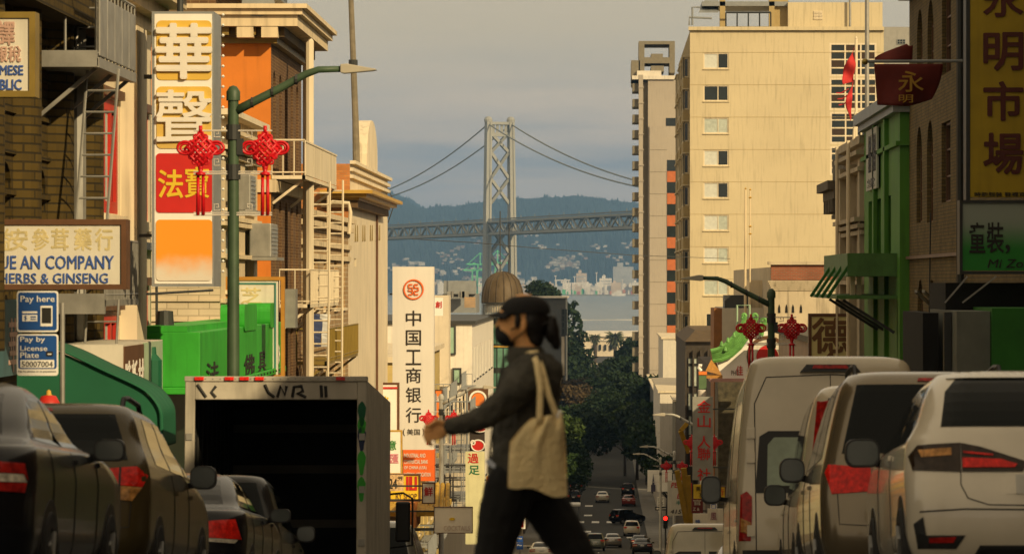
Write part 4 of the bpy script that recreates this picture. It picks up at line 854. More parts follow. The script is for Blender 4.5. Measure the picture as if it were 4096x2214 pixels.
# ================================================================== LEFT, further down
def sign_board(label, px0, py0, px1, py1, Y, m, frame=None, texts=(), thick=.25, name='shop_sign', fw=.08, r=0.0):
    s = empty(name, label, 'sign', (U((px0 + px1) / 2, Y), Y, V(py1, Y))); ppanel('board', px0, py0, px1, py1, Y, m, s, thick, r)
    if frame: pframe('frame', px0 - 3, py0 - 3, px1 + 3, py1 + 3, Y, fw, frame, s, -thick - .02, .03)
    for t in texts:
        tx, a, b, c, d, mm = t[:6]; ptext(tx, a, b, c, d, Y - .004, mm, s, t[6] if len(t) > 6 else .03, .02, t[7] if len(t) > 7 else 0)
    mb = MB(); side = -1 if px0 < VX else 1; xe = XL if side < 0 else XR; xa = U(px0 if side < 0 else px1, Y)
    if (xa - xe) * side < -.05:
        for py in (py0 + (py1 - py0) * .15, py0 + (py1 - py0) * .85): mb.beam((xe, Y + thick / 2, V(py, Y)), (xa, Y + thick / 2, V(py, Y)), .06)
        mb.build('bracket', DKF, s)
    return s
BANKBLK = mat('bank_black', (.025, .02, .015), rough=.5); ORP = mat('bank_orange', (.72, .13, .02), rough=.5, var=.08)
s = sign_board('tall white bank blade sign with black characters and an orange emblem', 1570, 1066, 1735, 1797, 150, mat('bank_white', (.66, .63, .58), rough=.5, var=.05, scale=.4, streak=.1), None,
    [(ch, 1624, y0, 1684, y0 + 60, BANKBLK, .02) for ch, y0 in zip('中国工商银行', (1242, 1320, 1398, 1470, 1548, 1628))] + [('美国', 1628, 1714, 1680, 1738, BANKBLK, .005), ('(', 1612, 1712, 1620, 1742, BANKBLK, .0), (')', 1690, 1712, 1698, 1742, BANKBLK, .0)], .8)
ppanel('orange_board', 1612, 1797, 1738, 1922, 150, ORP, s, .8)
for tx, y0, x1 in (('INDUSTRIAL AND', 1812, 1702), ('COMMERCIAL BANK', 1837, 1712), ('OF CHINA (USA)', 1862, 1706), ('NATIONAL ASSOCIATION', 1888, 1722)): ptext(tx, 1616, y0, x1, y0 + 16, 149.99, SIGNW2, s, .01, .01)
mb = MB(); Yc = 149.96; cx, cz, R = U(1654, Yc), V(1157, Yc), U(1692, Yc) - U(1654, Yc)
mb.tube([(cx + R * math.cos(t), Yc, cz + R * math.sin(t)) for t in np.linspace(0, 2 * math.pi, 33)[:-1]], .035, 6, closed=True); mb.build('emblem_ring', ORP, s)
def poly_strip(pts): 
    m2 = MB()
    for (a, b), (c, d) in zip(pts[:-1], pts[1:]): m2.beam((U(a, Yc), Yc, V(b, Yc)), (U(c, Yc), Yc, V(d, Yc)), .05, .05)
    m2.build('emblem_bar', ORP, s)
for sx_ in (1, -1):
    f = lambda x: 1654 + sx_ * (x - 1654)
    poly_strip([(f(1673), 1137), (f(1658), 1137), (f(1658), 1150), (f(1673), 1150), (f(1673), 1157)] if sx_ == 1 else [(f(1673), 1137), (f(1658), 1137)])
    poly_strip([(f(1673), 1177), (f(1658), 1177), (f(1658), 1163), (f(1673), 1163), (f(1673), 1157)])
poly_strip([(1635, 1137), (1635, 1150), (1650, 1150), (1650, 1163)])
sign_board('white sign with a red stripe and an orange character above the truck', 1442, 1532, 1594, 1730, 146, SIGNW2, BROWN, [('榮', 1505, 1585, 1555, 1650, YELI, .04)], .2)
bd_ = MB(); bd_.box(U(1446, 146), U(1590, 146), 145.96, 145.99, V(1554, 146), V(1546, 146)); bd_.build('stripe', REDI, s)
sign_board('narrow white sign with green and pink characters beside the truck', 1545, 1722, 1606, 1892, 141, SIGNW2, GOLD, [('意', 1552, 1760, 1585, 1798, mat('leaf_green_ink', (.05, .25, .06)), .03), ('匯', 1560, 1815, 1594, 1850, mat('pink_ink', (.55, .16, .22)), .03)], .2, fw=.05)
sign_board('small price board reading 24 99 with a food picture', 1530, 1897, 1614, 1962, 137, mat('food_print', (.62, .42, .22), var=.6, scale=9), None, [('24', 1556, 1912, 1588, 1952, BLACKI, .02), ('.99', 1588, 1903, 1610, 1920, BLACKI, .005)], .08)
sign_board('yellow shop sign with red bars and the word SHOP', 1560, 1897, 1678, 2002, 139, YELI, BROWN, [('RY SHOP', 1584, 1972, 1668, 1994, BROWN, .005)] + [('I', x, 1905, x + 7, 1958, REDI, .05) for x in (1626, 1638, 1660)] + [('L', 1644, 1905, 1660, 1958, REDI, .05)], .3, fw=.06)
sign_board('pale yellow vertical sign with red and green characters', 1862, 1805, 1938, 2175, 150, mat('pale_yellow_board', (.62, .60, .36), var=.1, streak=.2), None, [('過', 1872, 1812, 1914, 1850, REDI, .03), ('足', 1876, 1860, 1918, 1896, mat('dk_green_ink', (.02, .16, .07)), .03)], .3)
sign_board('white menu sign with a yellow spot and faint lettering', 1738, 2028, 1888, 2128, 134, SIGNW2, BROWN, [('COCKTAILS', 1775, 2100, 1880, 2120, mat('faint_pink_ink', (.62, .52, .46)), .0)], .15, fw=.02)
sp = MB(); sp.prism([(U(1808, 133.9) + .11 * math.cos(t), V(2074, 133.9) + .055 * math.sin(t)) for t in np.linspace(0, 2 * math.pi, 12)[:-1]], lambda a, b, d: Vector((a, d, b)), 133.96, 133.99); sp.build('yellow_spot', YELI, s)
# red neon style bun sign with round emblem above
s = empty('neon_sign', 'dark red outlined sign board with a looping white edged shape', 'sign', (U(1912, 132), 132, V(1800, 132)))
ppanel('board', 1880, 1700, 1938, 1802, 132, mat('sign_black', (.04, .03, .025)), s, .3)
for cx, cy_, rx, rz in ((1912, 1780, 26, 22), (1892, 1768, 8, 8), (1918, 1715, 26, 11)):
    mb = MB(); mb.prism([(U(cx + rx * math.cos(t), 132), V(cy_ + rz * math.sin(t), 132)) for t in np.linspace(0, 2 * math.pi, 20)[:-1]], lambda a, b, d: Vector((a, d, b)), 131.9, 131.97); mb.build('red_shape', REDI, s)
    mb = MB(); mb.tube([(U(cx + rx * math.cos(t), 132), 131.9, V(cy_ + rz * math.sin(t), 132)) for t in np.linspace(0, 2 * math.pi, 21)[:-1]], .028, 5, closed=True); mb.build('white_edge', SIGNW2, s)
s = empty('round_sign', 'square dark sign with a white ringed orange disc on the white corner building', 'sign', (U(1912, 175), 175, V(1640, 175)))
ppanel('board', 1870, 1548, 1952, 1640, 175, BROWN, s, .3, .05)
for r0, r1, m in ((36, 28, SIGNW2), (26, 0, ORNGI)):
    mb = MB(); c = (U(1912, 175), 174.95, V(1596, 175)); k = 175 / F; mb.lathe([(r0 * k, .03), (r0 * k, -.02), (r1 * k, -.02), (r1 * k, .03)], c, 24, 'Y'); mb.build('disc', m, s)
# gold tiled shop canopy and orange shop
s = empty('tiled_canopy', 'gold tiled pagoda style shop canopy beside the yellow shop sign', 'canopy', (U(1720, 141), 141, V(2085, 141)))
GT = mat('gold_tiles', (.44, .27, .035), rough=.5, var=.35, scale=5, bump=.4)
for i in range(14):
    x0 = U(1655, 141) - 1.5 + i * .21; mb = MB(); mb.tube([(x0, 143.5, V(1960, 141) + .1), (x0 + .05, 141.6, V(2035, 141)), (x0 + .1, 140.9, V(2048, 141))], .09, 8); mb.build('tile_row', GT, s)
mb = MB(); mb.box(XL, U(1772, 141), 140.9, 149, V(2062, 141), V(2042, 141)); mb.build('eave', GT, s); mb = MB(); mb.add([(XL, 141, V(2042, 141)), (U(1770, 141), 141, V(2042, 141)), (U(1770, 141), 149, V(2042, 141)), (XL, 149, V(2042, 141)), (XL, 143.5, V(1965, 141)), (XL, 147, V(1965, 141))], [(0, 1, 4), (1, 2, 5, 4), (2, 3, 5)]); mb.build('roof_slope', GT, s)
mb = MB(); mb.box(XL, XL + .5, 130, 150, gz(150), V(2062, 141)); tag(mb.build('shopfront_wall', mat('orange_shop', (.42, .17, .03), rough=.6, var=.3, scale=1.5)), 'orange shop front under the gold tiled canopy', 'shop front')
mb = MB(); mb.box(U(1590, 138), U(1650, 138), 138, 144, V(2130, 138), V(2020, 138)); tag(mb.build('shop_awning', mat('red_yellow_print', (.55, .18, .03), var=.6, scale=2.5)), 'red and yellow box awning below the yellow shop sign', 'awning')
# mid-distance cream apartment with fire escapes behind the bank sign
def plain_building(label, side, X, Y0, Y1, zt, m, wincols, winrows, wf=IVORY2, panes=None, depth=14, name='building', wh=1.6, ww=1.1, em=None, z0=None):
    r = empty(name, label, 'building', (X, Y0, gz(Y0))); zz = G0(Y0, Y1); fr = (fr_left if side < 0 else fr_right)(X, Y0, zz)
    ops = [(a, a + ww, b - zz, b + wh - zz) for a in wincols for b in winrows]
    wall('wall', fr, Y1 - Y0, zt - zz, ops, m, r); x2 = X + side * depth; mass(r, min(x2, X + side * .4), max(x2, X + side * .4), Y0 + .06, Y1, zt - .1, m)
    for o in ops: window(r, fr, *o, wf, panes or [DKW, CURT], 1, 2, fw=.1, sill=True)
    e0 = min(X, x2); wall('end_wall', fr_cam(e0, Y0 - .006, zz), depth, zt - zz, [], em or m, r, .05)
    mb = MB(); mb.box(min(x2, X - side * .25), max(x2, X - side * .25), Y0 - .2, Y1 + .2, zt, zt + .25); mb.build('coping', wf, r)
    return r, fr
random.seed(5)
r, fr = plain_building('yellow ochre apartment house with iron balconies behind the bank sign', -1, XL, 160, 196, -3.6, mat('yellow_stucco', (.56, .42, .16), var=.15, streak=.3), [2, 6, 10, 14, 18, 22, 26, 30], [-8.8, -12.2])
for z in (-6.2, -9.4, -12.6):
    for ya in (160.5, 172, 184): balcony(ya, ya + 8, z, XL + 1.1, False, m=GREYM, rt=r)
r, fr = plain_building('white stucco corner building with green glazed windows below the dome', -1, XL - .3, 252, 300, -3.0, mat('white_stucco', (.70, .65, .56), var=.08, streak=.2), [3, 9, 15, 21, 28, 36, 42], [-7, -11, -15], panes=[mat('green_glass', (.10, .22, .16), rough=.15, var=.3, scale=.8)], wf=DKF, wh=2.4, ww=2.0)
for px, py0, py1 in ((1800, 1300, 1418), (1822, 1470, 1535)): window(r, fr_cam(0, 251.9, 0), U(px - 12, 252), U(px + 24, 252), V(py1, 252), V(py0, 252), DKF, mat('pale_green_glass', (.28, .42, .32), rough=.2, var=.2, scale=1), 1, 1, fw=.12, d=.03)
mb = MB(); mb.box(U(1740, 251), U(1800, 251), 249, 252, V(1540, 251), V(1180, 251)); mb.build('stair_tower', CREAM, r)
for i, (py, xo) in enumerate(((1540, 1860),)): balcony(244, 252, V(py, 250), U(xo, 250), False, m=GREYM, rt=r)
mb = MB()
for i in range(6): q = MB(); q.box(U(1858, 252), U(1902, 252), 251.7, 251.9, V(1228 - i * 7, 252), V(1223 - i * 7, 252)); q.build('wood_slat', mat('wood_slat', (.40, .25, .12), var=.3), r)
b2 = empty('rooftop_plant', 'grey rooftop plant enclosure with pipes behind the white stucco corner building', 'rooftop structure', (U(1820, 310), 310, V(1180, 310)))
mb = MB(); mb.box(U(1770, 310), U(1905, 310), 310, 318, V(1250, 310), V(1175, 310)); mb.box(U(1775, 310), U(1905, 310), 309.6, 310, V(1175, 310), V(1122, 310)); mb.build('screen_wall', GREYM, b2)
for px in (1790, 1835, 1850): mb = MB(); mb.box(U(px, 309), U(px + 25, 309), 308, 309, V(1190, 309), V(1165, 309)); mb.build('duct', GALV, b2)
# dome corner turret
r = empty('domed_turret', 'ribbed bronze dome turret with a glazed green bay below', 'turret', (U(2008, 300), 300, gz(300)))
BRZ = mat('bronze_dome', (.105, .072, .035), rough=.6, metal=0, var=.3, scale=.5, streak=.4); k = 300 / F; cx = U(2008, 300); zb = V(1210, 300)
prof = [(84 * k, 0), (83 * k, 25 * k), (78 * k, 55 * k), (66 * k, 88 * k), (46 * k, 110 * k), (22 * k, 121 * k), (0.02, 124 * k)]
mb = MB(); mb.lathe(prof, (cx, 302, zb), 40); mb.build('dome', BRZ, r, smooth=True)
for j in range(16):
    t = j * math.pi / 8 + .1; mb = MB(); mb.tube([(cx + p[0] * 1.004 * math.cos(t), 302 + p[0] * 1.004 * math.sin(t), zb + p[1]) for p in prof], .05, 5); mb.build('rib', mat('dome_rib', (.07, .05, .03)), r)
mb = MB(); mb.lathe([(86 * k, -3 * k), (86 * k, 1 * k), (80 * k, 1.5 * k)], (cx, 302, zb), 40); mb.build('rim', DKF, r)
mb = MB(); mb.lathe([(70 * k, -40 * k), (70 * k, -3 * k)], (cx, 302, zb), 32); mb.build('drum', CREAM, r); 
for j in range(26): t = math.pi + j * math.pi / 25; q = MB(); q.tube([(cx + 78 * k * math.cos(t), 302 + 78 * k * math.sin(t), zb - 60 * k), (cx + 78 * k * math.cos(t), 302 + 78 * k * math.sin(t), zb - 6 * k)], .03, 4); q.build('baluster', GREYM, r)
mb = MB(); mb.lathe([(86 * k, -75 * k), (88 * k, -62 * k), (80 * k, -60 * k)], (cx, 302, zb), 32); mb.lathe([(80 * k, -900 * k), (80 * k, -75 * k)], (cx, 302, zb), 32); mb.build('bay_frame', mat('bay_dark', (.03, .035, .03), rough=.4), r)
GG = mat('green_glass', (.10, .22, .16))
for row in (-165, -260, -360):
    for j in range(10): t0 = math.pi * 1.02 + j * math.pi / 10; q = MB(); a, b = t0 + .02, t0 + math.pi / 10 - .04; q.quad(*[(cx + 81.5 * k * math.cos(t), 302 + 81.5 * k * math.sin(t), zb + z * k) for t, z in ((a, row), (b, row), (b, row + 78), (a, row + 78))]); q.build('pane', GG, r)
for z in (-85, -178): mb = MB(); mb.lathe([(83 * k, z * k), (84 * k, (z + 5) * k), (82 * k, (z + 6) * k)], (cx, 302, zb), 32); mb.build('band', GOLD if z == -178 else DKF, r)
for dx in (-10, 26): mb = MB(); mb.tube([(cx + dx * k, 302, zb + 118 * k), (cx + dx * k, 302, zb + 118 * k + (250 if dx < 0 else 200) * k)], .05, 5); mb.build('mast', DKF, r)
# grey modern building behind the person, with a shrub on its roof
r, fr = plain_building('grey building with a white roof slab and a narrow cream end', -1, U(2262, 760), 760, 800, V(1192, 760), mat('grey_render', (.12, .12, .11), var=.15), [4, 12, 20, 28], [-20, -26], wf=DKF, depth=9.5)
mb = MB(); mb.box(U(2080, 760) , U(2268, 760), 759, 801, V(1192, 760), V(1186, 760)); mb.build('roof_slab', OFFW, r); mb = MB(); mb.box(U(2246, 760), U(2258, 760), 759.2, 759.9, V(1500, 760), V(1345, 760)); mb.build('cream_pier', CREAM, r)
mb = MB(); mb.box(U(2246, 760), U(2268, 760), 758.5, 759.9, V(1340, 760), V(1235, 760)); mb.build('glazed_bay', mat('bay_dark', (.03, .035, .03)), r)
for i in range(4): q = MB(); q.box(U(2249, 758), U(2256, 758), 758.3, 758.45, V(1335 - i * 26, 758), V(1315 - i * 26, 758)); q.build('pane', DKW, r)
sb = link('rooftop_shrub', crown_mesh([(U(2170, 790), 790, V(1165, 790), 2.6), (U(2145, 790), 790, V(1158, 790), 2.2), (U(2200, 790), 790, V(1175, 790), 1.9), (U(2155, 790), 790, V(1150, 790), 1.4), (U(2225, 790), 790, V(1183, 790), 1.2)], 2600, .3, LEAF[1], 5)); tag(sb, 'dark shrub growing on the roof of the grey building', 'shrub')
# far left infill houses down the hill
for (Y0, Y1, zt, m, lab) in ((200, 250, -8.5, CREAM, 'low cream shop house beyond the ochre apartment house'), (305, 395, -12.5, IVORY, 'ivory plaster shop house below the domed turret'), (405, 520, -17, mat('dull_brown', (.10, .08, .06), var=.2), 'dull brown house near the bottom of the hill'), (530, 740, -20, mat('dull_grey', (.10, .10, .09), var=.2), 'dull grey block behind the street trees')):
    plain_building(lab, -1, XL, Y0, Y1, zt, m, list(np.arange(3, Y1 - Y0 - 4, 6.0))[:14], [gz(Y0) + 3.5, gz(Y0) + 7], depth=16)
sign_board('red sign with white lettering on the left pavement far down', 2020, 2032, 2098, 2110, 175, REDI, SIGNW2, [('AR', 2058, 2052, 2078, 2072, SIGNW2, .04), ('ER', 2042, 2080, 2062, 2098, SIGNW2, .04)], .3)
s = empty('parking_sign', 'blue parking payment signs on a grey post down the hill', 'sign', (U(2080, 150), 150, gz(150)))
for py in (2142, 2170): ppanel('plate', 2066, py, 2092, py + 25, 150, mat('pay_blue', (.015, .06, .24), rough=.4), s, .02)
mb = MB(); mb.tube([(U(2079, 150), 150.05, gz(150)), (U(2079, 150), 150.05, V(2140, 150))], .03, 6); mb.build('post', GALV, s)
ptext('Pay', 2069, 2147, 2088, 2155, 149.99, SIGNW2, s, .0, .004); ptext('Pay', 2069, 2175, 2088, 2183, 149.99, SIGNW2, s, .0, .004)

# ================================================================== RIGHT SIDE
GRB = mat('green_facade', (.065, .20, .02), rough=.7, var=.2, scale=.6, streak=.35); GRB2 = mat('green_balcony', (.07, .16, .04), rough=.6, var=.2, streak=.3)
YELB = mat('yellow_sign_board', (.44, .31, .014), rough=.5, var=.2, scale=.8, streak=.25); MAROON = mat('maroon_ink', (.10, .02, .012), rough=.5)
YAPT = mat('yellow_apartment_stucco', (.56, .47, .295), rough=.85, var=.09, scale=.15, streak=.3); YAPT2 = mat('shaded_ochre_stucco', (.37, .28, .125), rough=.85, var=.1)  # ochre is the apartment yellow with the side's shade put into the colour
r = empty('shade_building', 'unseen plain brick building beside the camera, its height shaped to shade the street', 'building', (XR, 20, gz(20)))
wall('wall', fr_right(XR, -30, -4.5), 38.4, 30.5, [(a, a + 1.4, b, b + 2) for a in np.arange(3, 36, 5.0) for b in (6, 10, 14, 18, 22, 26)], DBRICK, r); mass(r, XR + .35, XR + 7.2, -30, 8.4, 25.9, DBRICK)  # out-of-view building; height and far end set to shade the foreground
r = empty('shade_house', 'unseen brick house before the brown brick one, its height raised for shade', 'building', (XR, 46, gz(46)))
wall('wall', fr_right(XR, 8.6, -6), 45.2, 15.6, [(a, a + 1.4, 7, 9) for a in (1, 4.5, 8, 11.5, 15, 19)], DBRICK, r); mass(r, XR + .35, XR + 14, 8.6, 53.8, 9.5, DBRICK)  # out-of-view house, made taller so its shade covers the parked cars
# brown brick building at the right edge
r = empty('brick_building', 'dark brown brick building with tall slot windows behind the yellow market sign', 'building', (XR, 70, gz(70)))
Y0, Y1 = 54.0, 97.0; z0 = G0(Y0, Y1); fr = fr_right(XR, Y0, z0)
yy = lambda px: YX(px, XR) - Y0
def opx(pa, pb, za, zb, arch=0): a, b = sorted((yy(pa), yy(pb))); return (a, b, za - z0, zb - z0, arch)
ops = [opx(3666, 3688, V(890, 94), V(505, 94), 1), opx(3708, 3732, V(890, 91), V(480, 91), 1), opx(3766, 3802, V(806, 86), V(482, 86)), opx(3670, 3692, V(1260, 94), V(1115, 94), 1), opx(3716, 3738, V(1260, 91), V(1115, 91), 1), opx(3770, 3802, V(1260, 87), V(1170, 87)),
       opx(3668, 3690, 5.2, 7.1, 1), opx(3710, 3734, 5.2, 7.1, 1), opx(3768, 3804, 5.0, 7.1)]
wall('wall', fr, Y1 - Y0, 7.8 - z0, ops, brickmat('brown_brick', (.17, .118, .045), (.12, .085, .032), (.085, .066, .032), .24, .085, .013), r); mass(r, XR + .35, XR + 16, Y0, Y1 - .05, 7.7)
for o in ops: window(r, fr, *o[:4], BROWN, DKW, 1, 3, fw=.06)
ledge(r, fr, 0, Y1 - Y0, V(1035, 95) - z0, .08, .1, BROWN); ledge(r, fr, 0, Y1 - Y0, 7.55 - z0, .3, .3, BROWN, 'cornice')
mb = MB(); mb.tube([(XR - .12, YX(3862, XR), 7.5), (XR - .12, YX(3862, XR), -1)], .09, 8); mb.build('drain_pipe', DKF, r)
for px, x2 in ((3830, -1.6), (3800, -2.2)):
    mb = MB(); y = YX(px, XR); mb.beam((XR, y, V(1290, y)), (XR - 1.5, y - 8, V(1160, y)), .06); mb.build('canopy_strut', GALV, r)
mb = MB(); mb.tube([(XR - .08, YX(3735, XR), 1.7), (XR - .08, YX(3728, XR), -1.5)], .02, 5); mb.build('cable', DKF, r)
# yellow market sign
s = empty('market_sign', 'tall yellow market blade sign with maroon brush characters', 'sign', (U(4010, 68), 68, V(795, 68)))
ppanel('board', 3880, -40, 4160, 788, 68, YELB, s, .35); mb = MB(); mb.box(U(3864, 68), U(3880, 68), 67.98, 68.5, V(800, 68), V(-40, 68)); mb.build('frame', DKF, s)
for ch, y0, y1 in zip('永明市場', (-70, 132, 328, 534), (66, 280, 480, 694)): ptext(ch, 3936, y0, 4090, y1, 67.99, MAROON, s, .045, .02)
ptext('時新服裝 鞋襪百貨', 3898, 768, 4130, 786, 67.99, BLACKI, s, .01, .01)
s = empty('shop_sign', 'dark framed clothes shop sign fading from white to green with black characters', 'sign', (U(3990, 60), 60, V(1095, 60)))
ppanel('board', 3850, 812, 4200, 1082, 60, gradmat('white_to_green_print', (.30, .34, .29), (.010, .22, .016), V(1000, 60), V(860, 60), wob=.1), s, .3); pframe('frame', 3838, 800, 4215, 1096, 60, .05, DKF, s, -.4, .03)
ptext('童', 3878, 890, 3940, 1010, 59.99, BLACKI, s, .02, .01); ptext('裝', 3948, 890, 4014, 1010, 59.99, BLACKI, s, .02, .01); ptext(',', 4022, 978, 4040, 1012, 59.99, BLACKI, s, .03, .01)
ptext('Mi Zone', 3950, 1036, 4150, 1070, 59.99, BLACKI, s, .01, .01, .2)
s = empty('shop_awning', 'dark green shop awning with a grey end panel at the right edge', 'awning', (7, 58, V(1490, 58)))
mb = MB(); mb.box(U(3968, 58), XR, 58, 63, V(1520, 58), V(1232, 58)); mb.build('green_panel', mat('awning_green', (.03, .17, .02), var=.2), s); mb = MB(); mb.box(U(3832, 58), U(3966, 58), 58.2, 63, V(1520, 58), V(1245, 58)); mb.build('grey_panel', mat('awning_grey', (.17, .18, .15), var=.2, streak=.4), s)
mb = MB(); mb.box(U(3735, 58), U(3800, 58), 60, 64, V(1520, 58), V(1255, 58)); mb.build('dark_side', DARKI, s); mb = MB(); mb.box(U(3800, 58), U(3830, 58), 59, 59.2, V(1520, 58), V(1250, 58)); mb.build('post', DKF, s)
for a, b in ((3780, 3870), (3850, 3985)): mb = MB(); mb.beam((U(a, 59), 59, V(1210, 59)), (U(b, 59), 59, V(1105, 59)), .025); mb.build('stay', GALV, s)
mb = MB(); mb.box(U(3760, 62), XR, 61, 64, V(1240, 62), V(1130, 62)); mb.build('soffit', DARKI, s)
# flag with the market character
s = empty('shop_flag', 'dark red shop flag with a gold character hanging from a horizontal pole', 'flag', (XR, 80, V(245, 80)))
Yf = 80; mb = MB(); mb.tube([(U(3470, Yf), Yf, V(246, Yf)), (U(3850, Yf), Yf, V(244, Yf))], .035, 8); mb.build('pole', GREYM, s); mb = MB(); mb.lathe([(0, -.075), (.055, -.05), (.075, 0), (.055, .05), (0, .075)], (U(3460, Yf), Yf, V(247, Yf)), 14, 'X'); mb.build('ball', mat('brass', (.30, .22, .06), metal=.7, rough=.35), s, smooth=True)
FLG = mat('maroon_cloth', (.135, .018, .012), rough=.8, var=.2, scale=3)
def cloth(fn, nu, nv, name, m, root):
    q = MB(); q.v = [tuple(fn(i / nu, j / nv)) for j in range(nv + 1) for i in range(nu + 1)]
    for j in range(nv):
        for i in range(nu): a = j * (nu + 1) + i; q.f.append((a, a + 1, a + nu + 2, a + nu + 1)); q.mi.append(0)
    o = q.build(name, m, root, smooth=True); sd = o.modifiers.new('s', 'SOLIDIFY'); sd.thickness = .012; return o
def flagfn(u, v):
    px = 3496 + (3772 - 3496) * u; l = px + (14 * v if u < .5 else 0) - 40 * u * v * v; bot = 424 - 10 * abs(u - .45) - 60 * max(0, u - .6); py = 256 + (bot - 256) * v
    return (U(l, Yf), Yf + .10 * math.sin(u * 7 + v * 2) * v + .25 * v * u, V(py, Yf))
cloth(flagfn, 20, 12, 'cloth', FLG, s); text('永', cfr(Yf), U(3592, Yf), U(3692, Yf), V(368, Yf), V(286, Yf), .10, mat('gold_print', (.34, .19, .02)), s, .02, .004)
text('明', cfr(Yf), U(3594, Yf), U(3650, Yf), V(412, Yf), V(380, Yf), .10, mat('gold_print', (.34, .19, .02)), s, .02, .004)
cloth(lambda u, v: (U(3500 + 150 * u, Yf), Yf + .05 + .15 * math.sin(u * 5) * v, V(240 - v * (10 + 62 * u ** .8) * (1 if u < .85 else .8), Yf)), 12, 6, 'folded_cloth', FLG, s)
# green building
r = empty('green_building', 'dark green painted building with slot windows and a grey cornice', 'building', (7.95, 98, gz(98)))
Y0, Y1 = 97.06, 110.4; X = 7.95; z0 = G0(Y0, Y1); fr = fr_right(X, Y0, z0); ZT = V(455, 98); yy = lambda px: YX(px, X) - Y0
ops = []
for pa, pb in ((3474, 3488), (3509, 3524), (3546, 3564)): a, b = sorted((yy(pa), yy(pb))); ops.append((a, b, V(1015, 103) - z0, V(790, 103) - z0))
wall('wall', fr, Y1 - Y0, ZT - z0, ops, GRB, r); mass(r, X + .4, X + 14, Y0 + .05, Y1, ZT - .05, DARKI)
for o in ops: window(r, fr, *o, GRB, DKW, 1, 3)
wall('end_wall', fr_cam(X, Y0 - .006, z0), 13, ZT - z0, [], GRB, r, .05)
for zb, h, d in ((ZT, .18, .2), (ZT + .18, .32, .34), (ZT - .9, .12, .12)): mb = MB(); mb.box(X - d, X + 14, Y0 - d, Y1, zb, zb + h); mb.build('cornice', GREYM if zb >= ZT else GRB, r)
for a in (3.9, 8.0): ledge(r, fr, a, a + .5, 0, ZT - z0, .12, GRB, 'pilaster')
mb = MB(); mb.box(6.6, X, 98.0, 108.5, V(1104, 98), V(1012, 98)); mb.build('balcony_front', GRB2, r); mb = MB(); mb.box(6.3, X, 97.9, 109, V(1195, 98), V(1180, 98)); mb.build('balcony_floor', GRB2, r)
for i in range(4): y = 98.1 + i * 2.6; mb = MB(); mb.beam((6.05, y - .1, V(1190, 98)), (6.65, y, V(1060, 98)), .08); mb.build('strut', mat('green_strut', (.03, .13, .02)), r)
for i in range(3): y = 98.3 + i * 3; mb = MB(); mb.beam((7.9, y, V(1330, 98)), (6.5, y, V(1200, 98)), .08); mb.build('brace', DKF, r)
for px in (3402, 3428): mb = MB(); mb.box(U(px, 100), U(px + 18, 100), 100, 100.2, V(1178, 100), V(1090, 100)); mb.build('white_post', IVORY2, r)
mb = MB(); mb.box(X, X + 12, 97.8, 98.0, gz(98), V(1200, 98)); mb.build('shop_front', mat('green_shop', (.015, .05, .012), var=.4), r)
s = empty('banner_sign', 'narrow white banner with dark characters on the green facade', 'sign', (X - .1, 104, V(750, 104)))
a, b = sorted((YX(3480, X), YX(3523, X))); mb = MB(); mb.box(X - .12, X - .06, a, b, V(752, 104), V(505, 104)); mb.build('board', mat('banner_grey_white', (.40, .41, .36), var=.1), s)
fr = fr_right(X - .12, 0, 0)
for k in range(2): text('福建同鄉會', fr, a + .3 + k * 1.7, a + 1.5 + k * 1.7, V(680, 104), V(530, 104), 0, BLACKI, s, .02, .01)
text('堂', fr, a + .6, b - .6, V(740, 104), V(705, 104), 0, BLACKI, s, .01, .01)
# grey ornate building and neighbour with bracketed cornice
STN = mat('weathered_stone', (.40, .34, .24), rough=.85, var=.2, scale=.8, streak=.6); DST = mat('dark_stone', (.10, .085, .06), rough=.85, var=.3)
r, fr = plain_building('weathered stone building with stacked ledges beside the green facade', 1, 8.05, 110.6, 121, V(575, 111), STN, [2.2, 6.5], [-2.2, .3], wf=STN)
zz = G0(110.6, 121)
for z, d in ((3.9, .35), (3.4, .3), (1.85, .4), (1.65, .3), (1.45, .2), (-.1, .3), (-2.7, .3)): ledge(r, fr, -.1, 10.4, z - zz, .13, d, STN)
for a in (.2, 4.6, 9.4): ledge(r, fr, a, a + .7, 0, V(640, 111) - zz, .22, STN, 'pilaster')
mb = MB(); mb.tube([(7.6, 112.5, 4.4), (7.6, 112.5, -3)], .06, 6); mb.build('drain_pipe', IVORY2, r); mb = MB(); mb.tube([(7.6, 118, 4.4), (7.6, 118, -3)], .05, 6); mb.build('drain_pipe', IVORY2, r)
mb = MB(); mb.tube([(7.7, 111.5, V(560, 111)), (7.75, 111.5, V(450, 111)), (8.6, 111.5, V(450, 111)), (8.6, 111.5, V(560, 111))], .05, 8); mb.build('roof_hoop', IVORY2, r)
r, fr = plain_building('brown building with a heavy dark bracketed cornice', 1, 8.15, 121.2, 127, V(760, 122), mat('brown_stone', (.24, .18, .11), var=.2, streak=.5), [1.2, 3.6], [-3, -6.5], wf=DST)
zz = G0(121.2, 127)
for z, h, d in ((V(760, 122), .3, .9), (V(760, 122) - .3, .3, .6), (V(760, 122) - .9, .15, .2), (V(760, 122) + .3, .9, .15)): ledge(r, fr, -.3, 6, z - zz, h, d * .75, DST, 'cornice')
dentils(r, fr, 0, 5.6, V(760, 122) - .75 - zz, .45, .5, DST, .9, .35, 'bracket')
r2, fr = plain_building('low shop house with a brick parapet', 1, XR, 127.2, 170, -2.4, mat('rose_plaster', (.34, .25, .18), var=.2, streak=.4), [2, 6, 10, 14, 18, 22], [-7, -10.5], wf=DST)
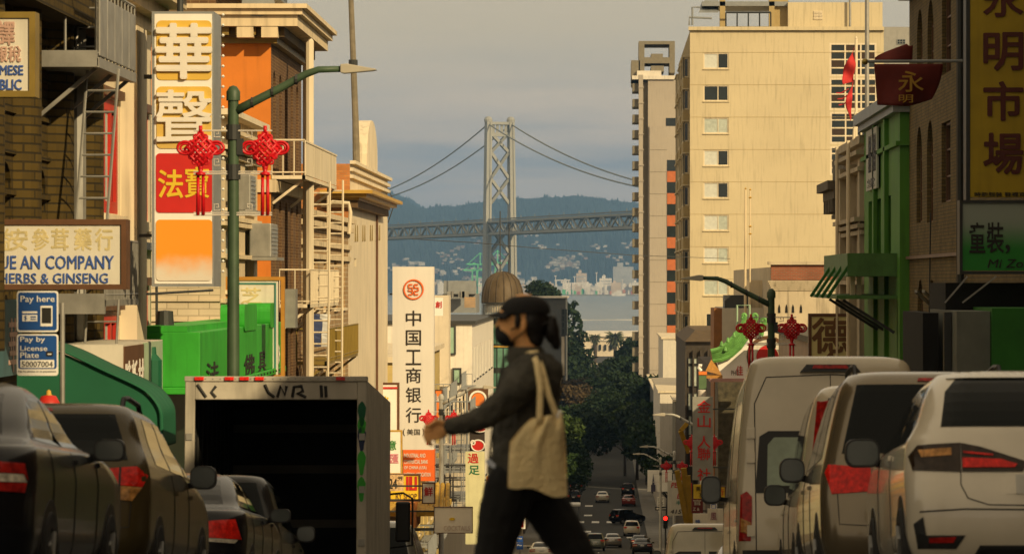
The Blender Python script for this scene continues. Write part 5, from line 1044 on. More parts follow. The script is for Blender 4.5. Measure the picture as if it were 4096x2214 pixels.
# brick-capped stucco building facing the camera
r = empty('brick_capped_building', 'low stained stucco building with a red brick parapet cap', 'building', (XR, 176, gz(176)))
Y = 176; z0 = G0(176, 230); x0, x1 = U(3092, Y), U(3092, Y) + 9; zt = V(1042, Y); STC = mat('stained_stucco', (.50, .42, .29), rough=.9, var=.15, scale=.9, streak=.75)
wall('end_wall', fr_cam(x0, Y, z0), 9, V(1135, Y) - z0, [], STC, r, .3); mb = MB(); mb.box(x0, x1, Y + .3, 230, z0, zt - .3); mb.build('wall', STC, r)
mb = MB(); mb.box(x0 - .1, x1, Y - .12, Y + .4, V(1120, Y), V(1058, Y)); mb.build('brick_cap', RBRICK, r); mb = MB(); mb.box(x0 - .25, x1, Y - .3, Y + .5, V(1058, Y), V(1046, Y)); mb.build('coping', STC, r)
for i in range(5): mb = MB(); d = .06 + .05 * i; mb.box(x0 - d, x1, Y - .02 - d * .8, Y + .3, V(1160 - i * 8, Y), V(1154 - i * 8, Y)); mb.build('corbel', STC, r)
SLIT = glass()
for px in (3117, 3146, 3172, 3204): q = MB(); q.prism([(U(px, Y) - .06, V(1250, Y)), (U(px, Y) + .06, V(1250, Y)), (U(px, Y) + .05, V(1228, Y)), (U(px, Y), V(1216, Y)), (U(px, Y) - .05, V(1228, Y))], lambda a, b, d: Vector((a, d, b)), Y - .01, Y - .03); q.build('pointed_stain', DARKI, r)  # dark pointed stains on the stucco, laid on as thin plates
sign_board('framed pale yellow sign with large brown brush characters', 3237, 1256, 3402, 1700, 118, mat('cream_yellow_board', (.66, .58, .27), var=.12), BROWN, [('德', 3250, 1272, 3394, 1410, mat('brown_ink', (.15, .07, .025)), .045), ('合', 3262, 1408, 3380, 1530, mat('brown_ink', (.15, .07, .025)), .045)], .35, fw=.1)
# roof poles and the torn red flag
s = empty('flag_pole', 'tall grey pole rising behind the green building roof', 'pole', (U(3468, 125), 125, 2)); mb = MB(); mb.tube([(U(3468, 125), 125, 2.0), (U(3468, 125), 125, V(-40, 125))], .075, 8); mb.build('shaft', GALV, s)
s = empty('flag_pole', 'flag pole with a torn red flag in front of the yellow apartment block', 'flag', (U(3424, 124), 124, 3)); Yf = 124
mb = MB(); mb.tube([(U(3424, Yf), Yf, 3), (U(3425, Yf), Yf, V(155, Yf))], .05, 8); mb.lathe([(0, -.06), (.05, 0), (0, .06)], (U(3425, Yf), Yf, V(152, Yf)), 8); mb.build('shaft', IVORY2, s)
RF = mat('torn_red_cloth', (.50, .03, .03), rough=.8, var=.3, scale=4)
cloth(lambda u, v: (U(3418 - u * (6 + 42 * math.sin(min(1, v * 1.5) * 1.8) ** 2) - 4 * math.sin(v * 9), Yf), Yf + .12 * math.sin(v * 8 + u * 3), V(190 + v * 135 + 14 * u, Yf)), 6, 16, 'cloth', RF, s)
cloth(lambda u, v: (U(3412 - u * (30 * math.sin(v * 3.1) ** 2 * (1 - v * .4) + 3) - 8 * v, Yf), Yf + .1 * math.sin(v * 11), V(325 + v * 150 + 10 * u, Yf)), 4, 14, 'torn_strip', RF, s)
for k in range(3): mb = MB(); mb.tube([(U(3395, Yf), Yf, V(355 + 22 * k, Yf)), (U(3365 + 6 * k, Yf), Yf + .1, V(372 + 22 * k, Yf)), (U(3345 + 5 * k, Yf), Yf, V(372 + 24 * k, Yf))], .02, 4); mb.build('shred', RF, s)

# ---- yellow apartment block
r = empty('apartment_block', 'tall pale yellow apartment block with one column of sliding windows', 'building', (XR, 347, gz(347)))
Y = 347.0; x0, x1 = U(2760, Y), U(3535, Y); z0 = gz(347) - 1; zt = V(122, Y); FL = 130.3 * Y / F
ops = []; wz = [V(275 + i * 129.3, Y) for i in range(8)]
a0, a1 = U(2814, Y) - x0, U(2914, Y) - x0
for z in wz: ops.append((a0, a1, z - z0, z + 1.52 - z0))
gw = [(3318, 3506, 172, 305), (3318, 3508, 312, 440), (3320, 3508, 448, 575), (3320, 3508, 585, 700)]
for p0, p1, q0, q1 in gw: ops.append((U(p0, Y) - x0, U(p1, Y) - x0, V(q1, Y) - z0, V(q0, Y) - z0))
frA = fr_cam(x0, Y, z0); wall('wall', frA, x1 - x0, zt - z0, ops, YAPT, r, .3); mass(r, x0 + .3, x1, Y + .35, 402, zt - .1, YAPT)
pv = [[CURT2, DKW], [DKW, DKW], [CURT, CURT], [CURT2, DKW], [CURT2, DKW], [CURT2, CURT], [CURT2, CURT], [CURT, CURT]]
for o, p in zip(ops[:8], pv): window(r, frA, *o, IVORY2, p, 2, 1, fw=.1, d=-.12, splits=[.58], sill=False)
for o in ops[8:]: window(r, frA, *o, IVORY2, [DKW, mat('brown_glass', (.05, .03, .015), rough=.1), DKW], 3, 4, fw=.18, d=-.05)
for i, z in enumerate(wz): ledge(r, frA, 0, x1 - x0, z + 1.56 - z0, .03, .02, YAPT2, 'floor_joint'); ledge(r, frA, a0 - .05, a1 + .1, z - .1 - z0, .08, .12, YAPT, 'sill')
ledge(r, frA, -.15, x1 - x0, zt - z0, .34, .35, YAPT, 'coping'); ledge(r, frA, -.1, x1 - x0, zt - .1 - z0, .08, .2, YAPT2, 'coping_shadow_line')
frB = fr_right(XR, 347.1, z0); ops = []
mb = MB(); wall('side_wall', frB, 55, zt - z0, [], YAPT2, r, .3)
for k in range(9):
    zb = V(300 + k * 129.3, Y) + .0
    for j in range(3):
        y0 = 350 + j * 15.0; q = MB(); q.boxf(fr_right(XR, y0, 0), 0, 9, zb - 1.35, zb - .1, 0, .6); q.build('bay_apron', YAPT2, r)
        window(r, fr_cam(XR - .6, y0 + .05, 0), .02, .58, zb - .08, zb + 1.85, YAPT, DKW, 1, 1, fw=.14, d=.0) if j == 0 else None
        window(r, fr_right(XR - .55, y0, 0), 0, 9, zb - .08, zb + 1.85, YAPT, DKW, 5, 1, fw=.14, d=-.02)
        q = MB(); q.boxf(fr_right(XR, y0, 0), -.1, 9.1, zb + 1.87, zb + 2.0, 0, .70); q.build('bay_cap', YAPT, r)
# roof structures
ph = empty('penthouse', 'yellow roof penthouse with a louvred vent and a slatted canopy on the apartment block', 'rooftop structure', (U(3200, Y), Y + 3, zt))
mb = MB(); mb.box(U(3155, Y), U(3535, Y), Y + 1.5, Y + 12, zt + .3, V(5, Y)); mb.build('wall', YAPT, ph); mb = MB(); mb.box(U(3090, Y), U(3157, Y), Y + 2.5, Y + 8, zt + .3, V(-20, Y)); mb.build('stair_box', YAPT2, ph)
for i in range(6): q = MB(); q.box(U(3258, Y), U(3294, Y), Y + 1.4, Y + 1.5, V(74 - i * 6, Y), V(70 - i * 6, Y)); q.build('louvre', IVORY2, ph)
for px in (2882, 3080): mb = MB(); mb.box(U(px, Y), U(px + 22, Y), Y + 2, Y + 3, zt + .3, V(-20, Y)); mb.build('column', YAPT2, ph)
mb = MB(); mb.add([(U(2795, Y), Y + 1, V(48, Y)), (U(2875, Y), Y + 1, V(48, Y)), (U(2885, Y), Y + 9, V(-40, Y)), (U(2835, Y), Y + 9, V(-40, Y))], [(0, 1, 2, 3)]); mb.box(U(2810, Y), U(3160, Y), Y + 2, Y + 9, V(18, Y), V(0, Y)); mb.build('canopy', GREYM, ph)
railing(ph, [(U(2905, Y), Y + 1, zt + .3), (U(3085, Y), Y + 1, zt + .3)], 1.5, DKF, 1.0, .07); 
for pts in ([(2770, 100), (2770, 28), (2800, 28)], [(2758, 100), (2758, 68), (2848, 72)]): mb = MB(); mb.tube([(U(a, Y), Y + .5, V(b, Y)) for a, b in pts], .1, 6); mb.build('roof_pipe', GREYM, ph)
mb = MB(); mb.tube([(U(3403, Y), Y + 1, zt + .3), (U(3403, Y), Y + 1, V(-20, Y))], .12, 8); mb.build('vent_pipe', GALV, ph)
mb = MB(); Y2 = 430; mb.box(U(3530, Y2), U(3700, Y2), Y2, Y2 + 30, gz(Y2), V(108, Y2)); b2 = empty('grey_block', 'plain grey block behind the yellow apartment block', 'building', (U(3600, Y2), Y2, gz(Y2))); mb.build('wall', mat('mid_grey_render', (.30, .29, .26), var=.1, streak=.2), b2); window(b2, fr_cam(0, Y2 - .02, 0), U(3588, Y2), U(3622, Y2), V(178, Y2), V(157, Y2), GREYM, DKW, 3, 2, d=.03)
# twin roof poles with balls
for px, pt in ((2982, 758), (3001, 762)):
    Y3 = 182; s = empty('roof_pole', '%s pole with a ball finial standing before the yellow apartment block' % ('thicker' if px < 2990 else 'thinner ornamented'), 'pole', (U(px, Y3), Y3, gz(Y3))); mb = MB(); rr_ = .07 if px < 2990 else .045
    mb.tube([(U(px, Y3) - .05, Y3, gz(Y3)), (U(px, Y3), Y3, V(pt, Y3))], [rr_ * 1.5, rr_ * .7], 8); mb.build('shaft', IVORY, s); mb = MB(); mb.lathe([(0, -.07), (.06, 0), (0, .07)], (U(px, Y3), Y3, V(pt - 4, Y3)), 10); mb.build('ball', GOLD, s)
    if px > 2990:
        for py in (790, 935, 905): mb = MB(); mb.lathe([(0, -.07), (.10, 0), (0, .07)], (U(px, Y3), Y3, V(py, Y3)), 10); mb.build('collar', GOLD, s)
# ---- concrete tower with stacked balconies
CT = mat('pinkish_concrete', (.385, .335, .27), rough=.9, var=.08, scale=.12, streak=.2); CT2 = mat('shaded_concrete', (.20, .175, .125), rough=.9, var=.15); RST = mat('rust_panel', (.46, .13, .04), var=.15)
Y = 694.0; r = empty('balcony_tower', 'concrete residential tower with stacked balconies and rust coloured panels', 'building', (U(2590, Y), Y, gz(Y)))
z0 = gz(Y) - 1; mb = MB(); mb.box(U(2592, Y), U(2760, Y), Y, Y + 40, z0, V(305, Y)); mb.build('wall', CT, r)
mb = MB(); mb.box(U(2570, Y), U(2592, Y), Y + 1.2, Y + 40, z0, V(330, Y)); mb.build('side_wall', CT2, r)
mb = MB(); mb.box(U(2555, Y), U(2572, Y), Y - .6, Y + 2, z0, V(300, Y)); mb.build('corner_column', CT, r)
mb = MB(); mb.box(U(2598, Y), U(2720, Y), Y - .6, Y, z0, V(505, Y)); mb.build('projecting_panel', CT, r)
FLh = 62.2
for i in range(26):
    py = 310 + i * FLh; z = V(py + 50, Y)
    if py > 1700: break
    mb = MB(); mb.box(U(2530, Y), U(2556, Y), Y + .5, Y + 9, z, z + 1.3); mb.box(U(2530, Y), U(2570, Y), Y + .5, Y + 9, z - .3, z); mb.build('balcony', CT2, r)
    mb = MB(); mb.box(U(2553, Y), U(2576, Y), Y - .75, Y - .55, V(py + 42, Y), V(py + 38, Y)); mb.build('floor_band', CT, r)
    mb = MB(); mb.box(U(2556, Y), U(2570, Y), Y + 2, Y + 2.2, z + 1.3, z + 2.8); mb.build('balcony_window', DKW, r)
for i in range(12):
    py = 640 + i * 88
    mb = MB(); mb.box(U(2668, Y), U(2705, Y), Y - .7, Y - .6, V(py + 44, Y), V(py, Y)); mb.build('recess_window', DKW, r)
    mb = MB(); mb.box(U(2668, Y), U(2705, Y), Y - .75, Y - .6, V(py + 88, Y), V(py + 45, Y)); mb.build('rust_panel', RST, r)
for i in range(11): q = MB(); q.box(U(2599, Y), U(2667, Y), Y - .64, Y - .6, V(600 + i * 88, Y), V(598.6 + i * 88, Y)); q.build('panel_joint', CT2, r)
mb = MB(); mb.box(U(2664, Y), U(2705, Y), Y - .1, Y - .05, V(508, Y), V(472, Y)); mb.build('recess_window', DKW, r)
mb = MB(); mb.box(U(2528, Y), U(2700, Y), Y - .5, Y + 30, V(318, Y), V(303, Y)); mb.box(U(2548, Y), U(2645, Y), Y, Y + 20, V(303, Y), V(283, Y)); mb.build('roof_slab', OFFW, r)
mb = MB(); zf = lambda p: V(p, Y)
for a, b, c, d in ((2555, 2578, 163, 290), (2678, 2700, 163, 290), (2578, 2678, 163, 176), (2578, 2678, 228, 252), (2604, 2652, 214, 228), (2604, 2656, 262, 285)): mb.box(U(a, Y), U(b, Y), Y + 1, Y + 12, zf(d), zf(c))
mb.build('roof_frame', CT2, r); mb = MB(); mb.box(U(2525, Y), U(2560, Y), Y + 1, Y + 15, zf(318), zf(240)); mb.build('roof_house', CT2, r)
# white lower tower between, and dark bay building
r, fr = plain_building('plain white plaster tower in front of the concrete tower', 1, U(2652, 515), 515, 560, V(1355, 515), mat('plain_white_plaster', (.62, .57, .47), var=.08, streak=.2), [5, 15, 25], [-20], depth=12)
r, fr = plain_building('white low house with a roof terrace at the foot of the towers', 1, U(2640, 440), 440, 500, V(1570, 440), OFFW, [4, 12, 20, 30, 40], [-19, -23], depth=10)
r = empty('dark_bay_building', 'dark brown timber fronted building with tall windows and a mansard roof', 'building', (U(2740, 300), 300, gz(300))); Y = 300; DB = mat('dark_timber', (.045, .035, .025), var=.3)
mb = MB(); mb.box(U(2742, Y), U(2900, Y), Y, 340, gz(Y) - 2, V(1365, Y)); mb.build('wall', DB, r)
mb = MB(); mb.add([(U(2738, Y), Y - .5, V(1365, Y)), (U(2900, Y), Y - .5, V(1365, Y)), (U(2900, Y), Y + 4, V(1322, Y)), (U(2785, Y), Y + 4, V(1322, Y)), (U(2738, Y), 340, V(1365, Y)), (U(2785, Y), 335, V(1322, Y)), (U(2900, Y), 340, V(1365, Y)), (U(2900, Y), 335, V(1322, Y))], [(0, 1, 2, 3), (0, 3, 5, 4), (3, 2, 7, 5)]); mb.build('mansard_roof', mat('brown_roof', (.10, .065, .03), var=.3), r)
for q0, q1 in ((1430, 1455), (1460, 1545), (1570, 1640), (1660, 1740)):
    for k in range(4): window(r, fr_cam(0, Y - .03, 0), U(2752 + k * 22, Y), U(2768 + k * 22, Y), V(q1, Y), V(q0, Y), DKF, [CURT, DKW], 1, 1, d=.03)
for k in range(4): mb = MB(); mb.box(U(2740 + k * 30, Y), U(2746 + k * 30, Y), Y - .4, Y - .02, gz(Y), V(1400, Y)); mb.build('timber_post', DB, r)
for px, py in ((2860, 1290),): window(r, fr_cam(0, 345, 0), U(2823, 346), U(2850, 346), V(1315, 346), V(1252, 346), IVORY2, DKW, 1, 1, d=.03)
# pagoda marquee with the white curved sign
GTILE = mat('green_tiles', (.13, .33, .08), rough=.5, var=.3, scale=4, bump=.3)
s = empty('pagoda_marquee', 'white marquee sign with an upswept green tiled pagoda roof and a red disc', 'marquee', (U(3000, 172), 172, V(1515, 172))); Y = 172
edge = [(2868, 1445), (2900, 1440), (2945, 1415), (2985, 1375), (3010, 1325), (3090, 1325), (3090, 1512), (2885, 1512)]
mb = MB(); mb.prism([(U(a, Y), V(b, Y)) for a, b in edge], lambda a, b, d: Vector((a, d, b)), Y, Y + 1.2); mb.build('board', SIGNW2, s)
crv = [(2842, 1402), (2870, 1396), (2900, 1378), (2935, 1345), (2962, 1308), (2980, 1270)]; low = [(2850, 1440), (2885, 1436), (2925, 1420), (2960, 1388), (2985, 1350), (3004, 1310)]
for k in range(7):
    t = k / 6; mb = MB(); pts = [(U(a + (c - a) * t, Y), Y - .5 + .25 * t, V(b + (d - b) * t, Y)) for (a, b), (c, d) in zip(crv, low)]; mb.tube(pts, .075 if k not in (0, 6) else .12, 6); mb.build('tile_row', GTILE, s)
mb = MB()
for i in range(5):
    (a, b), (c, d) = crv[i], crv[i + 1]; (e, f_), (g_, h_) = low[i], low[i + 1]; mb.quad((U(a, Y), Y - .4, V(b, Y)), (U(c, Y), Y - .4, V(d, Y)), (U(g_, Y), Y - .2, V(h_, Y)), (U(e, Y), Y - .2, V(f_, Y)))
mb.build('roof_bed', GTILE, s)
for px, py, sc in ((3018, 1265, 1), (3052, 1282, 1.1), (2975, 1262, .7)):
    mb = MB(); mb.tube([(U(px + 14 * sc * t * math.cos(t * 9), Y), Y - .2, V(py + 18 * sc * t * math.sin(t * 9), Y)) for t in np.linspace(.15, 1, 22)], .09, 6); mb.tube([(U(px, Y), Y - .2, V(py + 15, Y)), (U(px - 8, Y), Y - .2, V(py + 60, Y))], .12, 6); mb.build('scroll_finial', GTILE, s)
for px, py in ((2885, 1385), (2910, 1370), (2935, 1350), (2900, 1405)): mb = MB(); mb.lathe([(0, -.12), (.1, -.05), (.07, .1), (0, .2)], (U(px, Y), Y - .55, V(py - 8, Y)), 8); mb.build('ridge_beast', GTILE, s)
mb = MB(); mb.tube([(U(2948, Y), Y - .1, V(1360, Y)), (U(2948, Y), Y - .1, V(1220, Y)), (U(2998, Y), Y - .1, V(1220, Y)), (U(2998, Y), Y - .1, V(1300, Y))], .05, 4); mb.build('frame_pipe', mat('pale_green_pipe', (.36, .50, .34)), s)
for r0, r1, m, dd in ((1.0, .82, BROWN, .02), (.80, .55, SIGNW, .03), (.53, 0, REDI, .04)):
    mb = MB(); k = 0; c = (U(3070, Y), Y - dd, V(1425, Y)); mb.lathe([(r0, .02), (r0, -.03), (r1, -.03), (r1, .02)], c, 28, 'Y'); mb.build('disc', m, s)
ptext('PHO', 2925, 1480, 2956, 1500, Y - .01, BROWN, s, .0, .01); ptext('佳', 2945, 1462, 2972, 1500, Y - .01, REDI, s, .02, .01)
mb = MB(); mb.box(U(2840, Y), U(3060, Y), Y - .4, Y + 3, V(1525, Y), V(1512, Y)); mb.build('eave_board', mat('pink_board', (.46, .26, .22)), s)
s = empty('roof_corner', 'orange tiled pagoda corner with a white scroll above the green lamp column', 'roof corner', (U(2810, 168), 168, V(1530, 168))); Y = 168
mb = MB(); mb.add([(U(2822, Y), Y, V(1482, Y)), (U(2888, Y), Y, V(1500, Y)), (U(2880, Y), Y + 2, V(1480, Y)), (U(2850, Y), Y + 2, V(1440, Y))], [(0, 1, 2, 3)]); mb.box(U(2825, Y), U(2890, Y), Y, Y + 2, V(1512, Y), V(1500, Y)); mb.build('tiled_slope', mat('orange_tiles', (.42, .20, .04), var=.3, bump=.4, scale=5), s)
mb = MB(); mb.box(U(2796, Y), U(2826, Y), Y, Y + .6, V(1555, Y), V(1498, Y)); mb.build('green_post', mat('dull_green', (.10, .17, .08)), s); mb = MB(); mb.box(U(2795, Y), U(2828, Y), Y - .05, Y + .6, V(1498, Y), V(1485, Y)); mb.build('orange_band', ORNGI, s)
mb = MB(); mb.tube([(U(2805, Y), Y, V(1482, Y)), (U(2795, Y), Y, V(1470, Y)), (U(2798, Y), Y, V(1460, Y)), (U(2808, Y), Y, V(1462, Y))], .08, 8); mb.build('scroll', SIGNW2, s)
Y = 186; b2 = empty('panel_building', 'narrow building with an orange brown edge and a blank beige panel', 'building', (U(2900, Y), Y, gz(Y)))
mb = MB(); mb.box(U(2856, Y), U(2888, Y), Y, Y + 6, gz(Y), V(1232, Y)); mb.build('brown_edge', mat('orange_brown_wall', (.24, .10, .03), var=.2), b2); mb = MB(); mb.box(U(2888, Y), U(3100, Y), Y, Y + 12, gz(Y), V(1232, Y)); mb.build('wall', mat('beige_panel', (.50, .45, .36), var=.08, streak=.15), b2)
mb = MB(); mb.box(U(2902, Y), U(2996, Y), Y + 1, Y + 4, V(1232, Y), V(1180, Y)); mb.build('roof_box', DKF, b2); mb = MB(); mb.box(U(3010, Y), U(3092, Y), Y + 2, Y + 9, V(1232, Y), V(1120, Y)); mb.build('stair_tower', IVORY, b2)
mb = MB(); mb.box(U(2900, 178), U(3095, 178), 178, 230, gz(230), V(1512, 178)); tag(mb.build('shop_house', mat('dark_shop', (.05, .035, .025), var=.5, scale=1.5)), 'dark shop house with a cluttered front under the pagoda marquee', 'building')
mb = MB(); mb.box(U(2870, 178), U(3000, 178), 177, 182, gz(230), V(1518, 178)); tag(mb.build('shopfront_wall', mat('cluttered_shop', (.07, .06, .035), var=.7, scale=3)), 'cluttered dim shop front beside the grey banner', 'shop front')
for (Y0, Y1, zt, lab, m) in ((232, 298, -9.5, 'brown shop house beyond the pagoda marquee', mat('umber_wall', (.14, .09, .05), var=.25)), (420, 438, -14, 'small grey house at the corner below the apartment block', CT2), (565, 690, -18, 'low grey block behind the trees on the right', mat('dull_grey', (.10, .10, .09)))):
    plain_building(lab, 1, XR, Y0, Y1, zt, m, list(np.arange(3, Y1 - Y0 - 4, 7.0))[:10], [gz(Y0) + 3.5, gz(Y0) + 7], depth=14)
# signs on the right, down the street
BAN = mat('grey_banner', (.26, .26, .23), var=.15)
sign_board('long grey banner with red characters behind the lamp pole', 2770, 1585, 2852, 1918, 158, BAN, None, [(ch, 2790, y0, 2842, y0 + 48, REDI, .02) for ch, y0 in zip('金山人聯社', (1600, 1660, 1742, 1790, 1872))], .1, name='banner_sign')
sign_board('yellow sign with dark characters of a mutual aid hall', 2774, 1936, 2864, 1992, 160, YELI, None, [('美洲華人', 2784, 1943, 2858, 1962, BLACKI, .01), ('互助會', 2796, 1968, 2850, 1986, BLACKI, .01)], .1)
sign_board('maroon sign with pale lettering under the yellow hall sign', 2766, 1992, 2812, 2050, 161, mat('maroon_board', (.16, .03, .03)), None, [('官', 2774, 1996, 2804, 2018, SIGNW, .01), ('Z &', 2772, 2028, 2798, 2040, SIGNW, .0)], .1)
sign_board('white sign reading WOE with a pink character', 2830, 2032, 2892, 2122, 150, SIGNW, None, [('風', 2842, 2048, 2866, 2078, mat('plum_ink', (.25, .08, .12)), .01), ('WOE', 2844, 2104, 2890, 2118, BLACKI, .02)], .1)
sign_board('white notice board with blue lettering beside the lamp pole', 2772, 2052, 2830, 2122, 152, SIGNW, None, [('時裝', 2782, 2076, 2800, 2090, BLUEI, .02), ('STUDIO', 2782, 2104, 2828, 2112, BLUEI, .0)], .1)
sign_board('white real estate style sign reading PE and 415', 2670, 1920, 2745, 2060, 215, SIGNW, None, [('PE', 2684, 1928, 2712, 1948, REDI, .03, .2), ('B', 2708, 1972, 2722, 1992, REDI, .03, .2), ('半', 2704, 2000, 2724, 2018, mat('teal_ink', (.03, .2, .15)), .02), ('415', 2682, 2036, 2726, 2052, BLACKI, .03, .2)], .15)
s = sign_board('white banner with a dark pyramid tower picture', 2590, 1878, 2688, 1964, 300, SIGNW2, None, [], .1, name='banner_sign')
mb = MB(); Yb = 299.9; mb.prism([(U(2604, Yb), V(1964, Yb)), (U(2622, Yb), V(1964, Yb)), (U(2622, Yb), V(1938, Yb)), (U(2618, Yb), V(1936, Yb)), (U(2613, Yb), V(1892, Yb)), (U(2608, Yb), V(1936, Yb)), (U(2604, Yb), V(1938, Yb))], lambda a, b, d: Vector((a, d, b)), Yb, Yb - .02); mb.build('tower_picture', mat('indigo_print', (.05, .045, .08)), s)
# ochre timber props
OC = mat('ochre_timber', (.34, .22, .02), var=.25)
s = empty('timber_props', 'leaning ochre yellow timber sign props beside the white board', 'props', (U(2740, 190), 190, gz(190)))
for a, b, c, d, w_ in ((2708, 1880, 2752, 2120, .28), (2735, 1870, 2752, 2070, .3), (2752, 1900, 2765, 2100, .25), (2722, 1722, 2756, 1810, .25), (2722, 1722, 2752, 1690, .22)): mb = MB(); mb.beam((U(a, 190), 190, V(b, 190)), (U(c, 190), 190.5, V(d, 190)), w_, .15, up=(0, 1, 0)); mb.build('prop', OC, s)
s = empty('road_sign', 'speed limit sign reading 25 above a one way arrow on a pole', 'road sign', (U(2642, 296), 296, gz(296)))
Y = 296; ppanel('speed_plate', 2628, 1986, 2657, 2022, Y, SIGNW2, s, .03); ptext('SPEED\nLIMIT', 2631, 1990, 2654, 2002, Y - .004, BLACKI, s, .0, .004); ptext('25', 2633, 2006, 2653, 2019, Y - .004, BLACKI, s, .02, .004)
ppanel('one_way_plate', 2620, 2025, 2665, 2039, Y, BLACKI, s, .03); mb = MB(); mb.prism([(U(a, Y), V(b, Y)) for a, b in ((2622, 2032), (2632, 2027), (2632, 2030), (2663, 2030), (2663, 2034), (2632, 2034), (2632, 2037))], lambda a, b, d: Vector((a, d, b)), Y - .004, Y - .01); mb.build('arrow', SIGNW2, s)
ptext('ONE WAY', 2636, 2030.6, 2661, 2033.4, Y - .012, BLACKI, s, 0, .003); mb = MB(); mb.tube([(U(2642, Y), Y + .06, gz(Y)), (U(2642, Y), Y + .06, V(1980, Y))], .06, 6); mb.build('post', GALV, s)
s = empty('traffic_light', 'traffic light showing red beside the speed limit sign', 'traffic light', (U(2662, 290), 290, gz(290))); Y = 290
mb = MB(); mb.box(U(2653, Y), U(2671, Y), Y, Y + .4, V(2112, Y), V(2060, Y)); mb.build('housing', DKF, s); mb = MB(); mb.tube([(U(2662, Y), Y + .2, gz(Y)), (U(2662, Y), Y + .2, V(2110, Y))], .07, 6); mb.build('post', DKF, s)
RL = bpy.data.materials.new('red_lamp'); RL.use_nodes = True; RL.node_tree.nodes['Principled BSDF'].inputs['Emission Color'].default_value = (1, .02, .01, 1); RL.node_tree.nodes['Principled BSDF'].inputs['Emission Strength'].default_value = 2.5; RL.node_tree.nodes['Principled BSDF'].inputs['Base Color'].default_value = (.5, .01, .01, 1)
for py, m in ((2071, RL), (2087, DARKI), (2103, DARKI)): mb = MB(); mb.lathe([(0, -.06), (.16, -.04), (.17, 0)], (U(2662, Y), Y - .01, V(py, Y)), 14, 'Y'); mb.build('lens', m, s)
# overhead wires
for pts, lab in (([(1480, 1105, 20), (1900, 965, 40)], None),):
    pass
def wire(label, pts, r=.02):
    mb = MB(); mb.tube(pts, r, 4); tag(mb.build('overhead_wire', DKF), label, 'wire')
wire('thin overhead wire sagging across the street below the bridge deck', [(U(1650, 180), 180, V(955, 180)), (U(1900, 200), 200, V(970, 200)), (U(2150, 220), 220, V(992, 220)), (U(2530, 250), 250, V(1020, 250)), (U(2920, 280), 280, V(1034, 280))], .02)
wire('thin stay wire hanging off the gold cornice', [(U(1552, 149), 149, V(755, 149)), (U(1579, 147), 147, V(812, 147)), (U(1552, 150), 150, V(890, 150))], .02)
# ---- clutter of the far left pavement: fire escape tower, lanterns, small boards
fe = empty('fire_escape', 'grey iron fire escape tower rising behind the pale yellow vertical sign', 'fire escape', (U(1820, 152), 152, V(2000, 152)))
for py in (1690, 1800, 1880, 1995):
    z = V(py, 152); mb = MB(); mb.box(XL, U(1880, 152), 152, 158, z - .1, z); mb.build('platform', GREYM, fe); railing(fe, [(XL, 152, z), (U(1880, 152), 152, z), (U(1880, 152), 158, z)], .9, GREYM, .35, .022)
for px in (1778, 1800, 1868): mb = MB(); mb.tube([(U(px, 152), 152, V(2050, 152)), (U(px, 152), 152, V(1560, 152))], .045, 6); mb.build('upright', GREYM, fe)
ladder(fe, (U(1810, 151), 151.8, V(2040, 152)), (U(1818, 151), 151.8, V(1600, 152)), .4, GREYM)
for lab, px0, py0, px1, py1, Y, m, fm, tx, tm in (
    ('small red board with a gold character on the left far pavement', 1948, 1905, 1985, 1990, 170, REDI, GOLD, '茶', YELI), ('small white board with red characters under the bank sign', 1690, 1930, 1738, 2010, 128, SIGNW2, BROWN, '鮮', REDI),
    ('narrow orange board beside the white stucco corner building', 1742, 1560, 1768, 1680, 170, ORNGI, BROWN, '酒', SIGNW2), ('small blue board hanging by the iron fire escape', 1885, 1900, 1915, 1950, 190, BLUEI, SIGNW2, '店', SIGNW2),
    ('white board with a red stroke on the roof edge beside the bank sign', 1737, 1190, 1772, 1262, 165, SIGNW2, None, '創', REDI), ('yellow board with red characters left of the domed turret', 1905, 1660, 1935, 1700, 205, YELI, BROWN, '大', REDI),
    ('small yellow board by the maroon sign on the right', 2868, 1945, 2900, 1990, 140, YELI, BROWN, '行', REDI), ('white square board above the notice board on the right', 2842, 2010, 2868, 2032, 156, SIGNW2, None, '口', BLUEI), ('narrow red banner beside the timber props', 2752, 1930, 2768, 2060, 200, REDI, None, '樓', YELI)):
    sign_board(lab, px0, py0, px1, py1, Y, m, fm, [(tx, px0 + (px1 - px0) * .15, py0 + (py1 - py0) * .2, px1 - (px1 - px0) * .15, py0 + (py1 - py0) * .2 + (px1 - px0) * .75, tm, .03)], .12, fw=.04)
